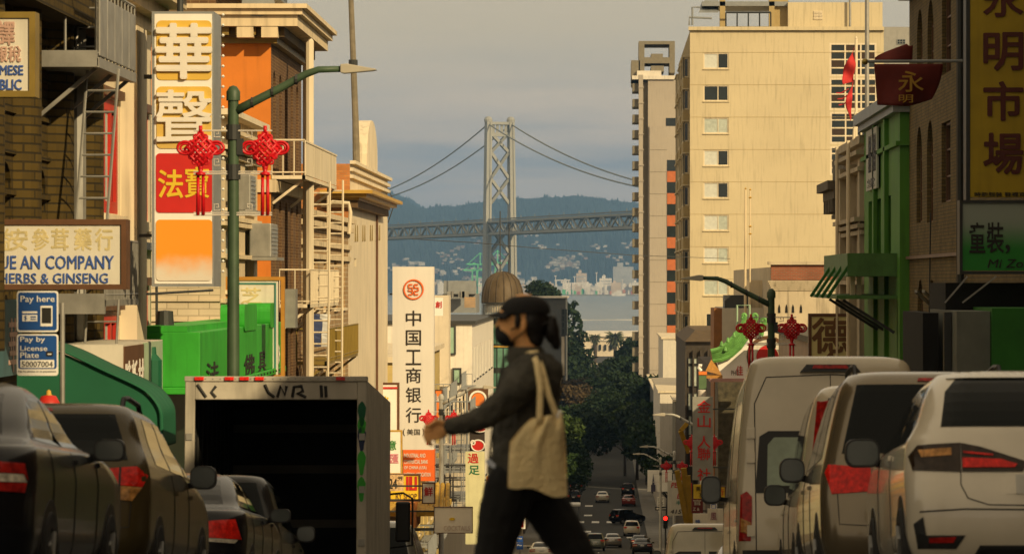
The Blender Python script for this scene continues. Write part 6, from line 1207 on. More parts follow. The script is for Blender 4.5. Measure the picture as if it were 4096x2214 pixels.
# ================================================================== street lamps with knot ornaments
LG = mat('lamp_green', (.050, .085, .045), rough=.5, var=.25, scale=3, streak=.2); LH = mat('lamp_head_grey', (.42, .38, .30), rough=.5, var=.1); LW = mat('lamp_pale_paint', (.40, .39, .35), rough=.5, var=.15)
KR = mat('knot_red', (.56, .008, .014), rough=.38, var=.2, scale=8); BRW = mat('bracket_white', (.62, .57, .50), rough=.5)
def street_lamp(x, Y, side, label, pm=LG, top=None, arm=1.0, cap=False):
    g_ = gz(Y); zt = g_ + 8.45 if top is None else top; s = empty('street_lamp', label, 'street lamp', (x, Y, g_), 'street lamps')
    mb = MB(); mb.lathe([(.17, g_), (.17, g_ + .5), (.11, g_ + .7), (.085, zt)], (x, Y, 0), 14); mb.lathe([(.0, .12), (.06, .1), (.11, .02), (.11, -.12)], (x, Y, zt), 14); mb.build('pole', pm, s, smooth=True, auto=40)
    k = side * arm; mb = MB(); mb.tube([(x + .05 * k, Y, zt - .28), (x + .3 * k, Y, zt - .15), (x + .75 * k, Y, zt + .08), (x + 1.15 * k, Y, zt + .30), (x + 1.35 * k, Y, zt + .37), (x + 1.75 * k, Y, zt + .38)], [.075, .07, .065, .06, .055, .05], 10); mb.build('arm', pm, s, smooth=True)
    for a in (.3, .62, 1.0): q = MB(); q.lathe([(.085, -.02), (.085, .02)], (x + a * k, Y, zt - .15 + (a - .3) * .52), 10, 'X'); q.build('clamp_band', DKF, s)
    mb = MB(); x0, x1 = x + 1.70 * k, x + 2.28 * k
    mb.prism([(0, -.06), (.06, -.075), (.5, -.035), (.58, -.02), (.55, .0), (.1, .08), (0, .07)], lambda a, b, d: Vector((x0 + a * k, Y + d, zt + .38 + b)), -.09, .09); mb.build('lamp_head', LH, s, bevel=.012)
    for h in (zt - .62, zt - 1.25): q = MB(); q.lathe([(.115, h - .12), (.115, h + .12)], (x, Y, 0), 12); q.build('strap', DKF, s)
    mb = MB(); mb.box(x + .06, x + .16, Y - .08, Y + .08, zt - .98, zt - .72); mb.build('fixture', DKF, s)
    for h in (zt - .60, zt - 1.28, zt - 1.93):
        q = MB(); q.tube([(x - .62, Y - .06, h), (x + .62, Y - .06, h)], .014, 5); q.build('ornament_bar', BRW, s)
        if h < zt - 1: q = MB(); q.tube([(x - .62, Y - .06, h + .035), (x + .62, Y - .06, h + .035)], .01, 5); q.build('ornament_bar', BRW, s)
    for sg in (-1, 1):
        for h in (zt - .70, zt - 1.15, zt - 1.86):
            q = MB(); a = x + sg * .20; pts = [(0, 0), (.1, 0), (.1, .1), (.03, .1), (.03, .05), (.06, .05)]
            q.tube([(a + sg * u, Y - .06, h + v) for u, v in pts], .010, 4); q.build('fretwork', BRW, s)
    return s, zt
def knot_mesh():
    """Red plastic endless knot: woven diamond, double side loops, small corner loops, collar."""
    parts = {}
    mb = MB(); R = .185
    for i in range(7):
        t = -R + 2 * R * i / 6; e = R * 1.0
        for d in (1, -1):
            a = Vector((t, 0, -e)); b = Vector((t, 0, e)); M = Matrix.Rotation(math.radians(45 * d), 3, 'Y'); off = .012 * (1 if (i % 2) == (d > 0) else -1)
            mb.tube([M @ a + Vector((0, off, 0)), M @ Vector((t, 0, 0)) + Vector((0, -off, 0)), M @ b + Vector((0, off, 0))], .026, 6)
    for x, z, r_ in ((0, .25, .045), (-.07, .20, .04), (.07, .20, .04), (0, -.25, .04), (-.09, -.19, .04), (.09, -.19, .04), (-.15, .11, .035), (.15, .11, .035), (-.15, -.11, .035), (.15, -.11, .035)):
        mb.tube([(x + r_ * math.cos(t), .0, z + r_ * math.sin(t)) for t in np.linspace(0, 2 * math.pi, 11)[:-1]], .018, 5, closed=True)
    parts['knot'] = mb
    for sg in (-1, 1):
        mb = MB()
        for rr_, wd in ((.115, .022), (.07, .018)): mb.tube([(sg * (.245 + rr_ * 1.05 * math.cos(t)), .0, .03 + rr_ * .86 * math.sin(t)) for t in np.linspace(0, 2 * math.pi, 20)[:-1]], wd, 6, closed=True)
        parts['side_loop%d' % sg] = mb
    mb = MB(); mb.tube([(0, 0, .26), (0, 0, .38)], .03, 8); parts['top_cord'] = mb
    mb = MB(); mb.lathe([(.03, -.24), (.045, -.30), (.03, -.34), (.08, -.37), (.085, -.40), (.03, -.41)], (0, 0, 0), 12); parts['collar'] = mb
    for sg in (-1, 1): mb = MB(); mb.tube([(sg * .04, 0, -.40), (sg * .042, 0, -1.03)], [.024, .03], 8); parts['tassel%d' % sg] = mb
    out = []
    for k, mb in parts.items():
        me = bpy.data.meshes.new(k.rstrip('-1')); me.from_pydata(mb.v, [], mb.f); me.materials.append(KR); me.polygons.foreach_set('use_smooth', [True] * len(me.polygons)); out.append((k.rstrip('-1'), me))
    return out
KM = knot_mesh()
def knot(x, Y, z, label, s=1.0):
    r = empty('knot_ornament', label, 'ornament', (x, Y - .06, z), 'red knot ornaments on the lamp posts')
    for nm, me in KM: o = bpy.data.objects.new(nm, me); C.objects.link(o); o.parent = r
    r.scale = (s, s, s)
def lamp_with_knots(x, Y, side, label, where, top=None, **k):
    s, zt = street_lamp(x, Y, side, label, top=top, **k)
    knot(x - .51, Y, zt - .90, 'tasselled red knot, pavement side of %s' % where if side > 0 else 'tasselled red knot, road side of %s' % where); knot(x + .51, Y, zt - .90, 'tasselled red knot, road side of %s' % where if side > 0 else 'tasselled red knot, pavement side of %s' % where)
lamp_with_knots(U(933, 57), 57, 1, 'green street lamp with red knot ornaments before the bright green canopy', 'the lamp by the bright green canopy', top=V(372, 57))
lamp_with_knots(U(3085, 90), 90, -1, 'green street lamp with red knot ornaments beside the white vans', 'the lamp beside the pagoda marquee', top=V(1172, 90))
lamp_with_knots(U(2812, 162), 162, -1, 'pale street lamp with knot ornaments before the grey banner', 'the lamp before the grey banner', top=V(1690, 162), pm=LW)
lamp_with_knots(U(1765, 145), 145, 1, 'pale street lamp with knot ornaments below the bank sign', 'the lamp below the bank sign', top=V(1585, 145), pm=LW)
lamp_with_knots(U(2697, 235), 235, -1, 'pale street lamp with knot ornaments by the pyramid banner', 'the lamp by the pyramid banner', top=V(1808, 235), pm=LW)
street_lamp(U(2642, 295), 295, -1, 'pale street lamp above the speed limit sign', LW, V(1832, 295))
s = empty('signal_column', 'white cylinder topped column before the grey banner', 'column', (U(2808, 166), 166, gz(166))); mb = MB(); mb.lathe([(.10, gz(166)), (.10, V(1745, 166)), (.30, V(1744, 166)), (.30, V(1690, 166)), (.14, V(1688, 166)), (.19, V(1560, 166)), (.16, V(1558, 166))], (U(2808, 166), 166, 0), 16); mb.build('shaft', BRW, s)
# pay-for-parking signs
s = empty('parking_sign', 'pair of blue pay parking signs on a grey post beside the dark sedan', 'sign', (U(245, 38), 38, gz(38)))
PB = mat('parking_blue', (.012, .07, .26), rough=.4, var=.12, scale=4); Y = 38
mb = MB(); mb.tube([(U(246, Y), Y + .06, gz(Y)), (U(246, Y), Y + .06, V(1210, Y))], .027, 8); mb.build('post', GALV, s)
for (y0, y1, b0, b1) in ((1163, 1327, 1169, 1320), (1335, 1501, 1341, 1474)): ppanel('plate', 67, y0, 233, y1, Y, SIGNW2, s, .012, .03); ppanel('blue_field', 73, b0, 227, b1, Y - .004, PB, s, .003, .025)
Yt = Y - .008; ptext('Pay here', 82, 1182, 218, 1214, Yt, SIGNW2, s, .012, .002); ptext('Pay by', 81, 1345, 180, 1372, Yt, SIGNW2, s, .012, .002); ptext('License', 81, 1382, 189, 1402, Yt, SIGNW2, s, .012, .002); ptext('Plate', 81, 1408, 155, 1430, Yt, SIGNW2, s, .012, .002)
ppanel('number_panel', 81, 1438, 217, 1470, Yt + .002, SIGNW2, s, .002, .01); ptext('50007004', 87, 1444, 211, 1466, Yt - .002, BLACKI, s, .014, .002); ptext('Pay by phone or at paystation', 74, 1480, 224, 1489, Yt + .002, BLACKI, s, 0, .002)
ppanel('phone_picture', 162, 1222, 210, 1304, Yt, SIGNW2, s, .002, .008); ppanel('phone_screen', 167, 1230, 205, 1292, Yt - .003, BLACKI, s, .002); ppanel('card_picture', 89, 1244, 149, 1252, Yt, SIGNW2, s, .002); ppanel('card_picture', 89, 1258, 149, 1284, Yt, SIGNW2, s, .002); ptext('$', 97, 1261, 108, 1281, Yt - .003, PB, s, .01, .002); ppanel('card_line', 122, 1264, 144, 1269, Yt - .003, PB, s, .002); ppanel('card_line', 122, 1274, 144, 1278, Yt - .003, PB, s, .002)
ppanel('car_picture', 184, 1404, 212, 1424, Yt, BLACKI, s, .002, .01); ppanel('car_picture_plate', 190, 1413, 206, 1417, Yt - .003, SIGNW2, s, .002)
s = empty('parking_notice', 'small white no parking notice with a red NO box on the lamp post', 'sign', (U(860, 56.7), 56.7, V(1560, 56.7))); ppanel('plate', 803, 1523, 912, 1556, 56.7, SIGNW2, s, .01, .02); ppanel('red_box', 806, 1526, 838, 1553, 56.69, mat('notice_red', (.60, .09, .03)), s, .008)
ptext('NO', 810, 1530, 834, 1549, 56.68, SIGNW2, s, .02, .004); ptext('PARKING', 843, 1532, 906, 1552, 56.68, mat('notice_red', (.60, .09, .03)), s, .02, .004)

# ================================================================== vehicles
TYRE = mat('tyre_rubber', (.015, .015, .015), rough=.8); RIM = mat('alloy_rim', (.35, .35, .34), rough=.3, metal=.7); BLKP = mat('black_plastic', (.018, .018, .018), rough=.45)
CGL = mat('car_glass', (.006, .008, .008), rough=.04, spec=.12, var=.1); CHR = mat('chrome', (.55, .55, .53), rough=.15, metal=.9); MIRG = mat('mirror_glass', (.045, .055, .05), rough=.12, spec=.5, var=.2)
LENS_R = mat('red_lens', (.34, .014, .010), rough=.2, var=.55, scale=22, spec=.25); LENS_RB = mat('bright_red_lens', (.68, .018, .010), rough=.2, var=.5, scale=24, spec=.25); LENS_A = mat('amber_lens', (.46, .22, .06), rough=.2, var=.6, scale=24, spec=.25); LENS_W = mat('clear_lens', (.55, .50, .40), rough=.2, var=.5, scale=26, spec=.3); LENS_D = mat('smoked_lens', (.035, .022, .014), rough=.15, var=.6, scale=14, spec=.25)
PLATE = mat('number_plate', (.55, .53, .47), rough=.5)
def paint(name, col, metal=.25, rough=.24):
    dk = sum(col) < .3; return mat('paint_' + name, col, rough=rough, metal=metal * (.4 if dk else 1), var=.12, scale=1.5, spec=.22 if dk else .45, coat=.18 if dk else .7)
class Car:
    """Shell stacked from horizontal outlines; patches (glass, lamps, trim) are laid on its analytic surface."""
    def __init__(s, lev, bow=.06):
        L_ = np.array(lev, float); s.z = L_[:, 0]; s.t = L_; s.bow = bow
    def at(s, z):
        z = np.asarray(z, float); t = s.t; k = np.clip(np.searchsorted(s.z, z) - 1, 0, len(s.z) - 2); u = np.clip((z - s.z[k]) / (s.z[k + 1] - s.z[k]), 0, 1)
        d = (t[1:] - t[:-1]) / (s.z[1:] - s.z[:-1])[:, None]; m = np.vstack([d[:1], np.where(d[1:] * d[:-1] > 0, 2 * d[1:] * d[:-1] / (d[1:] + d[:-1] + 1e-9), 0), d[-1:]])
        h = (s.z[k + 1] - s.z[k])[..., None]; uu = u[..., None]
        return t[k] * (2 * uu ** 3 - 3 * uu ** 2 + 1) + m[k] * h * (uu ** 3 - 2 * uu ** 2 + uu) + t[k + 1] * (-2 * uu ** 3 + 3 * uu ** 2) + m[k + 1] * h * (uu ** 3 - uu ** 2)
    def prm(s, z):
        p = s.at(z); yr, yf, w, rr, rf = [p[..., i] for i in range(1, 6)]; rr = np.minimum(rr, np.minimum(w * .95, (yf - yr) * .45)); rf = np.minimum(rf, np.minimum(w * .95, (yf - yr) * .45)); return yr, yf, w, rr, rf
    def rear(s, x, z):
        yr, yf, w, r, _ = s.prm(z); ax = np.minimum(np.abs(x), w - 1e-4); e = np.maximum(0, ax - (w - r)); return yr + s.bow * (ax / w) ** 2 * np.clip(w, 0, 1) + (r - np.sqrt(np.maximum(r * r - e * e, 0)))
    def side(s, y, z):
        yr, yf, w, r, rf = s.prm(z); e = np.clip(yr + r + s.bow - y, 0, r); f = np.clip(y - (yf - rf), 0, rf)
        return w - (r - np.sqrt(np.maximum(r * r - e * e, 0))) - (rf - np.sqrt(np.maximum(rf * rf - f * f, 0))) * 1.0
    def shell(s):
        zs = []
        for a, b in zip(s.z[:-1], s.z[1:]): zs += list(np.linspace(a, b, 5)[:-1])
        zs.append(s.z[-1]); mb = MB(); ring = 0
        for z in zs:
            yr, yf, w, rr, rf = [float(v) for v in s.prm(np.array(z))]; pts = []
            xs = np.linspace(-(w - rr), w - rr, 9); pts += [(x, float(s.rear(x, np.array(z)))) for x in xs]
            for i in range(1, 7): t = i * math.pi / 14; x = w - rr + rr * math.sin(t * 7 / 6.0); pts.append((x, float(s.rear(min(x, w - 1e-3), np.array(z)))))
            y0 = pts[-1][1]; pts += [(w, y) for y in np.linspace(max(y0, yr + rr + s.bow) + .02, yf - rf, 12)]
            for i in range(1, 7): t = i * math.pi / 14 * 7 / 6.0; pts.append((w - rf + rf * math.cos(t), yf - rf + rf * math.sin(t)))
            half = [p for p in pts if p[0] >= -1e-6]; cen = [(0.0, float(s.rear(0.0, np.array(z))))]
            full = half + [(0.0, yf)] + [(-x, y) for x, y in half[::-1][:-1]]
            ring = len(full); mb.v += [(x, y, z) for x, y in full]
        n = len(zs)
        for k in range(n - 1):
            for j in range(ring): mb.f.append((k * ring + j, k * ring + (j + 1) % ring, (k + 1) * ring + (j + 1) % ring, (k + 1) * ring + j)); mb.mi.append(0)
        mb.f.append(tuple((n - 1) * ring + j for j in range(ring))); mb.mi.append(0); mb.f.append(tuple(range(ring))); mb.mi.append(0)
        return mb
    def patch(s, poly, face, off=.006, res=.06):
        """poly in (x,z) for the rear or (y,z) for a side; returns a conformal sheet with a turned-in edge."""
        P = [Vector(p) for p in poly]; pts = []
        for a, b in zip(P, P[1:] + P[:1]):
            n = max(1, int((b - a).length / res)); pts += [a + (b - a) * i / n for i in range(n)]
        nb = len(pts); lo = [min(p[i] for p in pts) for i in (0, 1)]; hi_ = [max(p[i] for p in pts) for i in (0, 1)]
        inner = [Vector((x, z)) for x in np.arange(lo[0] + res * .6, hi_[0], res) for z in np.arange(lo[1] + res * .6, hi_[1], res)]
        v2, _, f2, *_ = delaunay_2d_cdt(pts + inner, [(i, (i + 1) % nb) for i in range(nb)], [list(range(nb))], 1, 1e-5)
        A = np.array([p[0] for p in v2]); Z = np.array([p[1] for p in v2]); mb = MB()
        def put(o):
            if face == 'rear': y = s.rear(A, Z); return [(a, b - o, z) for a, b, z in zip(A, y, Z)]
            x = s.side(A, Z); sg = 1 if face == 'right' else -1; return [((b + o) * sg, a, z) for a, b, z in zip(A, x, Z)]
        v0 = put(off); n = len(v0); mb.v = v0 + put(-.02); mb.f = [tuple(f) for f in f2]; ec = {}
        for f in f2:
            for i in range(len(f)): e = (f[i], f[(i + 1) % len(f)]); ec.setdefault(tuple(sorted(e)), []).append(e)
        mb.f += [(e[0][0], e[0][1], e[0][1] + n, e[0][0] + n) for e in ec.values() if len(e) == 1]; mb.mi = [0] * len(mb.f); return mb
    def line(s, pts, face, r=.004):
        out = []
        for a, b in zip(pts[:-1], pts[1:]):
            for i in range(8): t = i / 8; out.append((a[0] + (b[0] - a[0]) * t, a[1] + (b[1] - a[1]) * t))
        out.append(pts[-1]); A = np.array([p[0] for p in out]); Z = np.array([p[1] for p in out]); mb = MB()
        if face == 'rear': mb.tube([(a, y, z) for a, y, z in zip(A, s.rear(A, Z) - .001, Z)], r, 4)
        else: sg = 1 if face == 'right' else -1; mb.tube([((x + .001) * sg, a, z) for a, x, z in zip(A, s.side(A, Z), Z)], r, 4)
        return mb
def mir(poly): return [(-a, b) for a, b in poly][::-1]
def wheel(root, x, y, R, w=.21):
    sg = 1 if x > 0 else -1; mb = MB(); mb.lathe([(R * .62, -w / 2), (R * .9, -w / 2), (R, -w / 2 + .04), (R, w / 2 - .04), (R * .9, w / 2), (R * .62, w / 2)], (x, y, R), 26, 'X'); t = mb.build('wheel', TYRE, root, smooth=True, auto=40)
    mb = MB(); mb.lathe([(R * .63, -.02), (R * .60, .0), (R * .52, -.03), (R * .14, .01), (0, .02)] if sg > 0 else [(R * .63, .02), (R * .60, 0), (R * .52, .03), (R * .14, -.01), (0, -.02)], (x + sg * (w / 2 - .03), y, R), 20, 'X'); mb.build('rim', RIM, t)
    for i in range(5): a = i * 2 * math.pi / 5; q = MB(); c = x + sg * (w / 2 - .015); q.beam((c, y + R * .12 * math.cos(a), R + R * .12 * math.sin(a)), (c, y + R * .58 * math.cos(a), R + R * .58 * math.sin(a)), .06, .03); q.build('spoke', RIM, t)
def vmirror(root, sx, y, z, w, pm, W=.24, H=.16, tall=False, out=.14):
    x0 = sx * w; xc = sx * (w + out); mb = MB(); pr = rrect(-W / 2, W / 2, -H / 2, H / 2, min(W, H) * .38, 4)
    n = len(pr); vs = []
    for k, (dy, sc) in enumerate(((-.045, .97), (0.0, 1.0), (.07, .8), (.10, .35))): vs += [(xc + a * sc * sx, y + dy, z + b * sc) for a, b in pr]
    mb.v = vs
    for k in range(3): mb.f += [(k * n + j, k * n + (j + 1) % n, (k + 1) * n + (j + 1) % n, (k + 1) * n + j) for j in range(n)]
    mb.f.append(tuple(range(n))); mb.f.append(tuple(range(3 * n, 4 * n))); mb.mi = [0] * len(mb.f); mb.beam((x0 - sx * .03, y + .06, z - H * .35), (xc - sx * W * .3, y + .03, z - H * .3), .06, .05)
    m = mb.build('side_mirror', pm, root, smooth=True, auto=50)
    q = MB(); q.prism([(a * .86 * sx, b * .84) for a, b in pr], lambda a, b, d: Vector((xc + a, y + d, z + b)), -.052, -.047); q.build('mirror_glass', MIRG, m)
def basic(root, car, pm, wy, R, glass_side, lower=True, shell=True, seam=()):
    mb = car.shell(); mb.build('body', pm, root, smooth=True, auto=42)
    for f in ('left', 'right'):
        for poly in glass_side:
            car.patch(poly, f, .004).build('side_window', CGL, root)
        for y in wy:
            car.patch([(y + (R + .05) * math.cos(t), max(.16, R + (R + .05) * math.sin(t))) for t in np.linspace(-.3, math.pi + .3, 16)], f, .003).build('wheel_arch', BLKP, root)
        for ln in seam[:2]: car.patch([(ln[0][0] + .08, .93), (ln[0][0] + .26, .935), (ln[0][0] + .26, .965), (ln[0][0] + .08, .96)], f, .022, .05).build('door_handle', pm, root)
        for ln in seam: car.line(ln, f).build('door_seam', BLKP, root)
    for y in wy:
        w = float(car.side(np.array(y), np.array(.5)));
        for sg in (-1, 1): wheel(root, sg * (w - .085), y, R)
def place(root, X, Yr, tilt=True, yaw=0, s=1.0, dz=0, sz=1.0):
    a = math.atan2(gz(Yr + 4) - gz(Yr), 4); root.location = (X, Yr, gz(Yr) + .01 + dz); root.rotation_euler = (a if tilt else 0, 0, yaw); root.scale = (s, s, s * sz)
def vroot(label, cat='car', name='parked_car', group='vehicles on the hill street'):
    r = empty(name, label, cat, (0, 0, 0), group); BASE.pop(r.name); return r
HATCH = [(.22, .16, 4.1, .74, .22, .3), (.30, .05, 4.26, .83, .2, .32), (.45, .01, 4.32, .875, .2, .35), (.62, .0, 4.33, .88, .2, .38), (.78, .035, 4.28, .885, .22, .42), (.90, .09, 4.1, .875, .24, .5), (.98, .13, 3.7, .86, .26, .55), (1.04, .16, 3.3, .82, .28, .5), (1.12, .22, 3.05, .77, .28, .45), (1.26, .37, 2.75, .71, .26, .4), (1.36, .52, 2.45, .655, .24, .4), (1.42, .66, 2.2, .60, .25, .4), (1.455, .95, 1.95, .48, .3, .4), (1.465, 1.2, 1.75, .30, .28, .28)]
def hatchback(label, pm):
    r = vroot(label); c = Car(HATCH, .10)
    basic(r, c, pm, (.72, 3.32), .315, [[(.55, .99), (1.6, 1.0), (1.62, 1.37), (1.05, 1.36)], [(1.68, 1.0), (2.75, 1.0), (2.4, 1.34), (1.7, 1.37)]], seam=[[(1.63, .3), (1.63, .95)], [(2.75, .3), (2.75, .95)]])
    rw = [(-.64, 1.075), (.64, 1.075), (.585, 1.30), (.50, 1.385), (-.50, 1.385), (-.585, 1.30)]; c.patch(rw, 'rear', .006).build('rear_window', CGL, r)
    c.line([(-.80, .56), (-.5, .575), (0, .57), (.5, .575), (.80, .56)], 'rear', .005).build('bumper_crease', BLKP, r)
    for m_ in (1, -1):
        f = (lambda p: p) if m_ == 1 else mir
        c.patch(f([(-.50, .925), (-.30, .905), (-.30, .895), (-.50, .912)]), 'rear', .019, .03).build('light_strip', LENS_RB, r)
        c.patch(f([(-.80, .935), (-.58, .945), (-.58, .90), (-.78, .89)]), 'rear', .018).build('reflector_bowl', LENS_A, r)
        c.patch(f([(-.86, .90), (-.80, .965), (-.52, .975), (-.52, .80), (-.84, .81)]), 'rear', .012).build('tail_light', LENS_D, r)
        c.patch(f([(-.515, .975), (-.38, .95), (-.06, .855), (-.11, .80), (-.515, .80)]), 'rear', .011).build('lamp_surround', LENS_D, r)
        c.patch(f([(-.51, .885), (-.25, .875), (-.14, .845), (-.16, .825), (-.51, .825)]), 'rear', .018).build('tail_light', LENS_RB, r)
        c.patch(f([(-.84, .49), (-.81, .34), (-.56, .34), (-.50, .42), (-.76, .42), (-.78, .53)]), 'rear', .008).build('bumper_vent', BLKP, r)
        c.patch(f([(-.74, .375), (-.74, .405), (-.56, .41), (-.58, .375)]), 'rear', .016).build('reflector', LENS_R, r)
        c.line(f([(-.52, .975), (-.525, .72), (-.48, .64), (-.34, .60), (0, .595)]), 'rear').build('tailgate_seam', BLKP, r)
        vmirror(r, m_, 2.75, 1.02, .86, BLKP, .27, .19)
    c.patch([(-.09, .815), (.09, .815), (.09, .838), (-.09, .838)], 'rear', .02).build('chrome_strip', CHR, r); c.patch([(-.22, .585 + .08), (.22, .665), (.22, .79), (-.22, .79)], 'rear', .004).build('plate_recess', pm, r); c.patch([(-.155, .665), (.155, .665), (.155, .78), (-.155, .78)], 'rear', .012).build('number_plate', PLATE, r)
    c.patch([(-.48, .24), (.48, .24), (.40, .36), (-.40, .36)], 'rear', .008).build('diffuser', BLKP, r)
    c.patch([(-.56, 1.39), (.56, 1.39), (.5, 1.435), (-.5, 1.435)], 'rear', .03).build('spoiler', pm, r)
    q = MB(); zz_ = np.linspace(1.10, 1.16, 6); xx_ = np.linspace(0, .38, 6); q.tube([(x, float(c.rear(x, np.array(z))) - .02, z) for x, z in zip(xx_, zz_)], .009, 5); q.build('rear_wiper', BLKP, r)
    c.patch([(.045 * math.cos(q_), .895 + .035 * math.sin(q_)) for q_ in np.linspace(0, 2 * math.pi, 13)[:-1]], 'rear', .02, .03).build('badge', CHR, r)
    return r
VAN = lambda h, ln, w, rake=.5, base=1.02: [(.24, .14, ln - .2, w - .12, .2, .3), (.34, .04, ln - .06, w - .05, .18, .32), (.55, .0, ln, w, .16, .38), (.80, .02, ln - .05, w + .005, .16, .42), (.95, .045, ln - .3, w, .17, .5), (1.05, .07, ln - .75, w - .02, .18, .5), (1.12, .10, ln - 1.15, w - .04, .19, .45), (h * .80, .10 + rake * .35, ln - 1.75, w - .12, .2, .4), (h * .92, .10 + rake * .62, ln - 2.15, w - .19, .2, .4), (h * .97, .12 + rake * .85, ln - 2.4, w - .25, .22, .4), (h * .99, .22 + rake, ln - 2.55, w - .33, .25, .35), (h, .45 + rake, ln - 2.7, w - .46, .3, .3)]
def wagon(label, pm, h=1.75, ln=4.7, w=.92, rake=.42, lamp='wide', rails=True, name='parked_car', cat='car', wh=None):
    r = vroot(label, cat, name); lev = VAN(h, ln, w, rake); c = Car(lev, .08); t = h * .93; gw = w - .17; gt = w - .31
    basic(r, c, pm, (.82, ln - .95), .34, [[(.62 + rake * .6, 1.13), (1.75, 1.12), (1.75, t), (.75 + rake * .8, t)], [(1.82, 1.12), (2.75, 1.11), (2.7, t), (1.82, t)], [(2.82, 1.11), (ln - 1.45, 1.09), (ln - 2.05, t - .05), (2.8, t)]], seam=[[(1.78, .35), (1.78, 1.08)], [(2.79, .35), (2.79, 1.08)]])
    c.patch([(-gw, 1.14), (gw, 1.14), (gt, t), (-gt, t)], 'rear', .006).build('rear_window', CGL, r)
    for m_ in (1, -1):
        f = (lambda p: p) if m_ == 1 else mir
        if lamp == 'wide':
            for poly, mm, o in (([(-w + .02, 1.02), (-w + .10, 1.09), (-w + .42, 1.06), (-w + .36, .95), (-w + .05, .93)], LENS_RB, .014), ([(-w + .05, .925), (-w + .355, .945), (-w + .30, .84), (-w + .12, .82)], LENS_A, .014)): c.patch(f(poly), 'rear', o).build('tail_light', mm, r)
            c.patch(f([(-w + .21, .825), (-w + .225, .825), (-w + .225, 1.08), (-w + .21, 1.08)]), 'rear', .02).build('lamp_divider', BLKP, r)
        elif lamp == 'low':
            for poly, mm, o in (([(-w + .03, 1.0), (-w + .06, 1.06), (-w + .40, 1.03), (-w + .40, .86), (-w + .08, .84)], LENS_RB, .014),): c.patch(f(poly), 'rear', o).build('tail_light', mm, r)
            c.patch(f([(-w + .41, 1.03), (-w + .62, .98), (-w + .60, .86), (-w + .41, .86)]), 'rear', .013).build('tail_light', LENS_R, r)
        elif lamp == 'tall':
            for z0_, z1_, mm in ((1.30, t - .02, LENS_R), (1.20, 1.295, LENS_A), (1.02, 1.195, LENS_R)): c.patch(f([(-w + .10 + (z0_ - 1) * .12, z0_), (-w + .215 + (z0_ - 1) * .12, z0_), (-w + .215 + (z1_ - 1) * .12, z1_), (-w + .10 + (z1_ - 1) * .12, z1_)]), 'rear', .014).build('tail_light', mm, r)
        elif lamp == 'round':
            c.patch(f([(-w + .18 + .12 * math.cos(q), .92 + .13 * math.sin(q)) for q in np.linspace(0, 2 * math.pi, 15)[:-1]]), 'rear', .014).build('tail_light', LENS_R, r)
        c.line(f([(-gw - .06, 1.1), (-gw - .03, .62), (0, .58)]), 'rear').build('tailgate_seam', BLKP, r); vmirror(r, m_, ln - 1.75, 1.12, w - .04, BLKP, .23, .20)
        if rails:
            xr = m_ * (w - .34); q = MB(); q.tube([(xr, .62 + rake, h - .03), (xr, .72 + rake, h + .05), (xr, 1.4, h + .07), (xr, ln - 2.7, h + .055), (xr, ln - 2.55, h - .02)], .022, 6); q.build('roof_rail', BLKP, r)
    c.patch([(-.5, .26), (.5, .26), (.5, .4), (-.5, .4)], 'rear', .006).build('bumper_trim', BLKP, r); c.patch([(-.155, .74), (.155, .74), (.155, .86), (-.155, .86)], 'rear', .012).build('number_plate', PLATE, r); c.patch([(-.3, .885), (.3, .885), (.3, .91), (-.3, .91)], 'rear', .016).build('chrome_strip', CHR, r)
    q = MB(); zz_ = np.linspace(1.17, 1.22, 6); xx_ = np.linspace(0, .4, 6); q.tube([(x, float(c.rear(x, np.array(z))) - .02, z) for x, z in zip(xx_, zz_)], .009, 5); q.build('rear_wiper', BLKP, r)
    c.patch([(-.14, t + .025), (.14, t + .025), (.13, t + .05), (-.13, t + .05)], 'rear', .01).build('brake_light', LENS_R, r)
    return r
SEDAN = [(.22, .16, 4.45, .74, .25, .3), (.30, .05, 4.62, .84, .24, .34), (.45, .01, 4.69, .885, .24, .38), (.65, .0, 4.70, .895, .26, .42), (.80, .02, 4.62, .90, .28, .46), (.92, .05, 4.35, .885, .3, .5), (1.00, .12, 3.75, .86, .32, .5), (1.035, .36, 3.4, .80, .34, .45), (1.07, .56, 3.22, .755, .3, .42), (1.20, .86, 2.92, .70, .26, .4), (1.33, 1.22, 2.6, .63, .25, .4), (1.40, 1.50, 2.35, .56, .25, .36), (1.435, 1.72, 2.15, .44, .22, .22)]
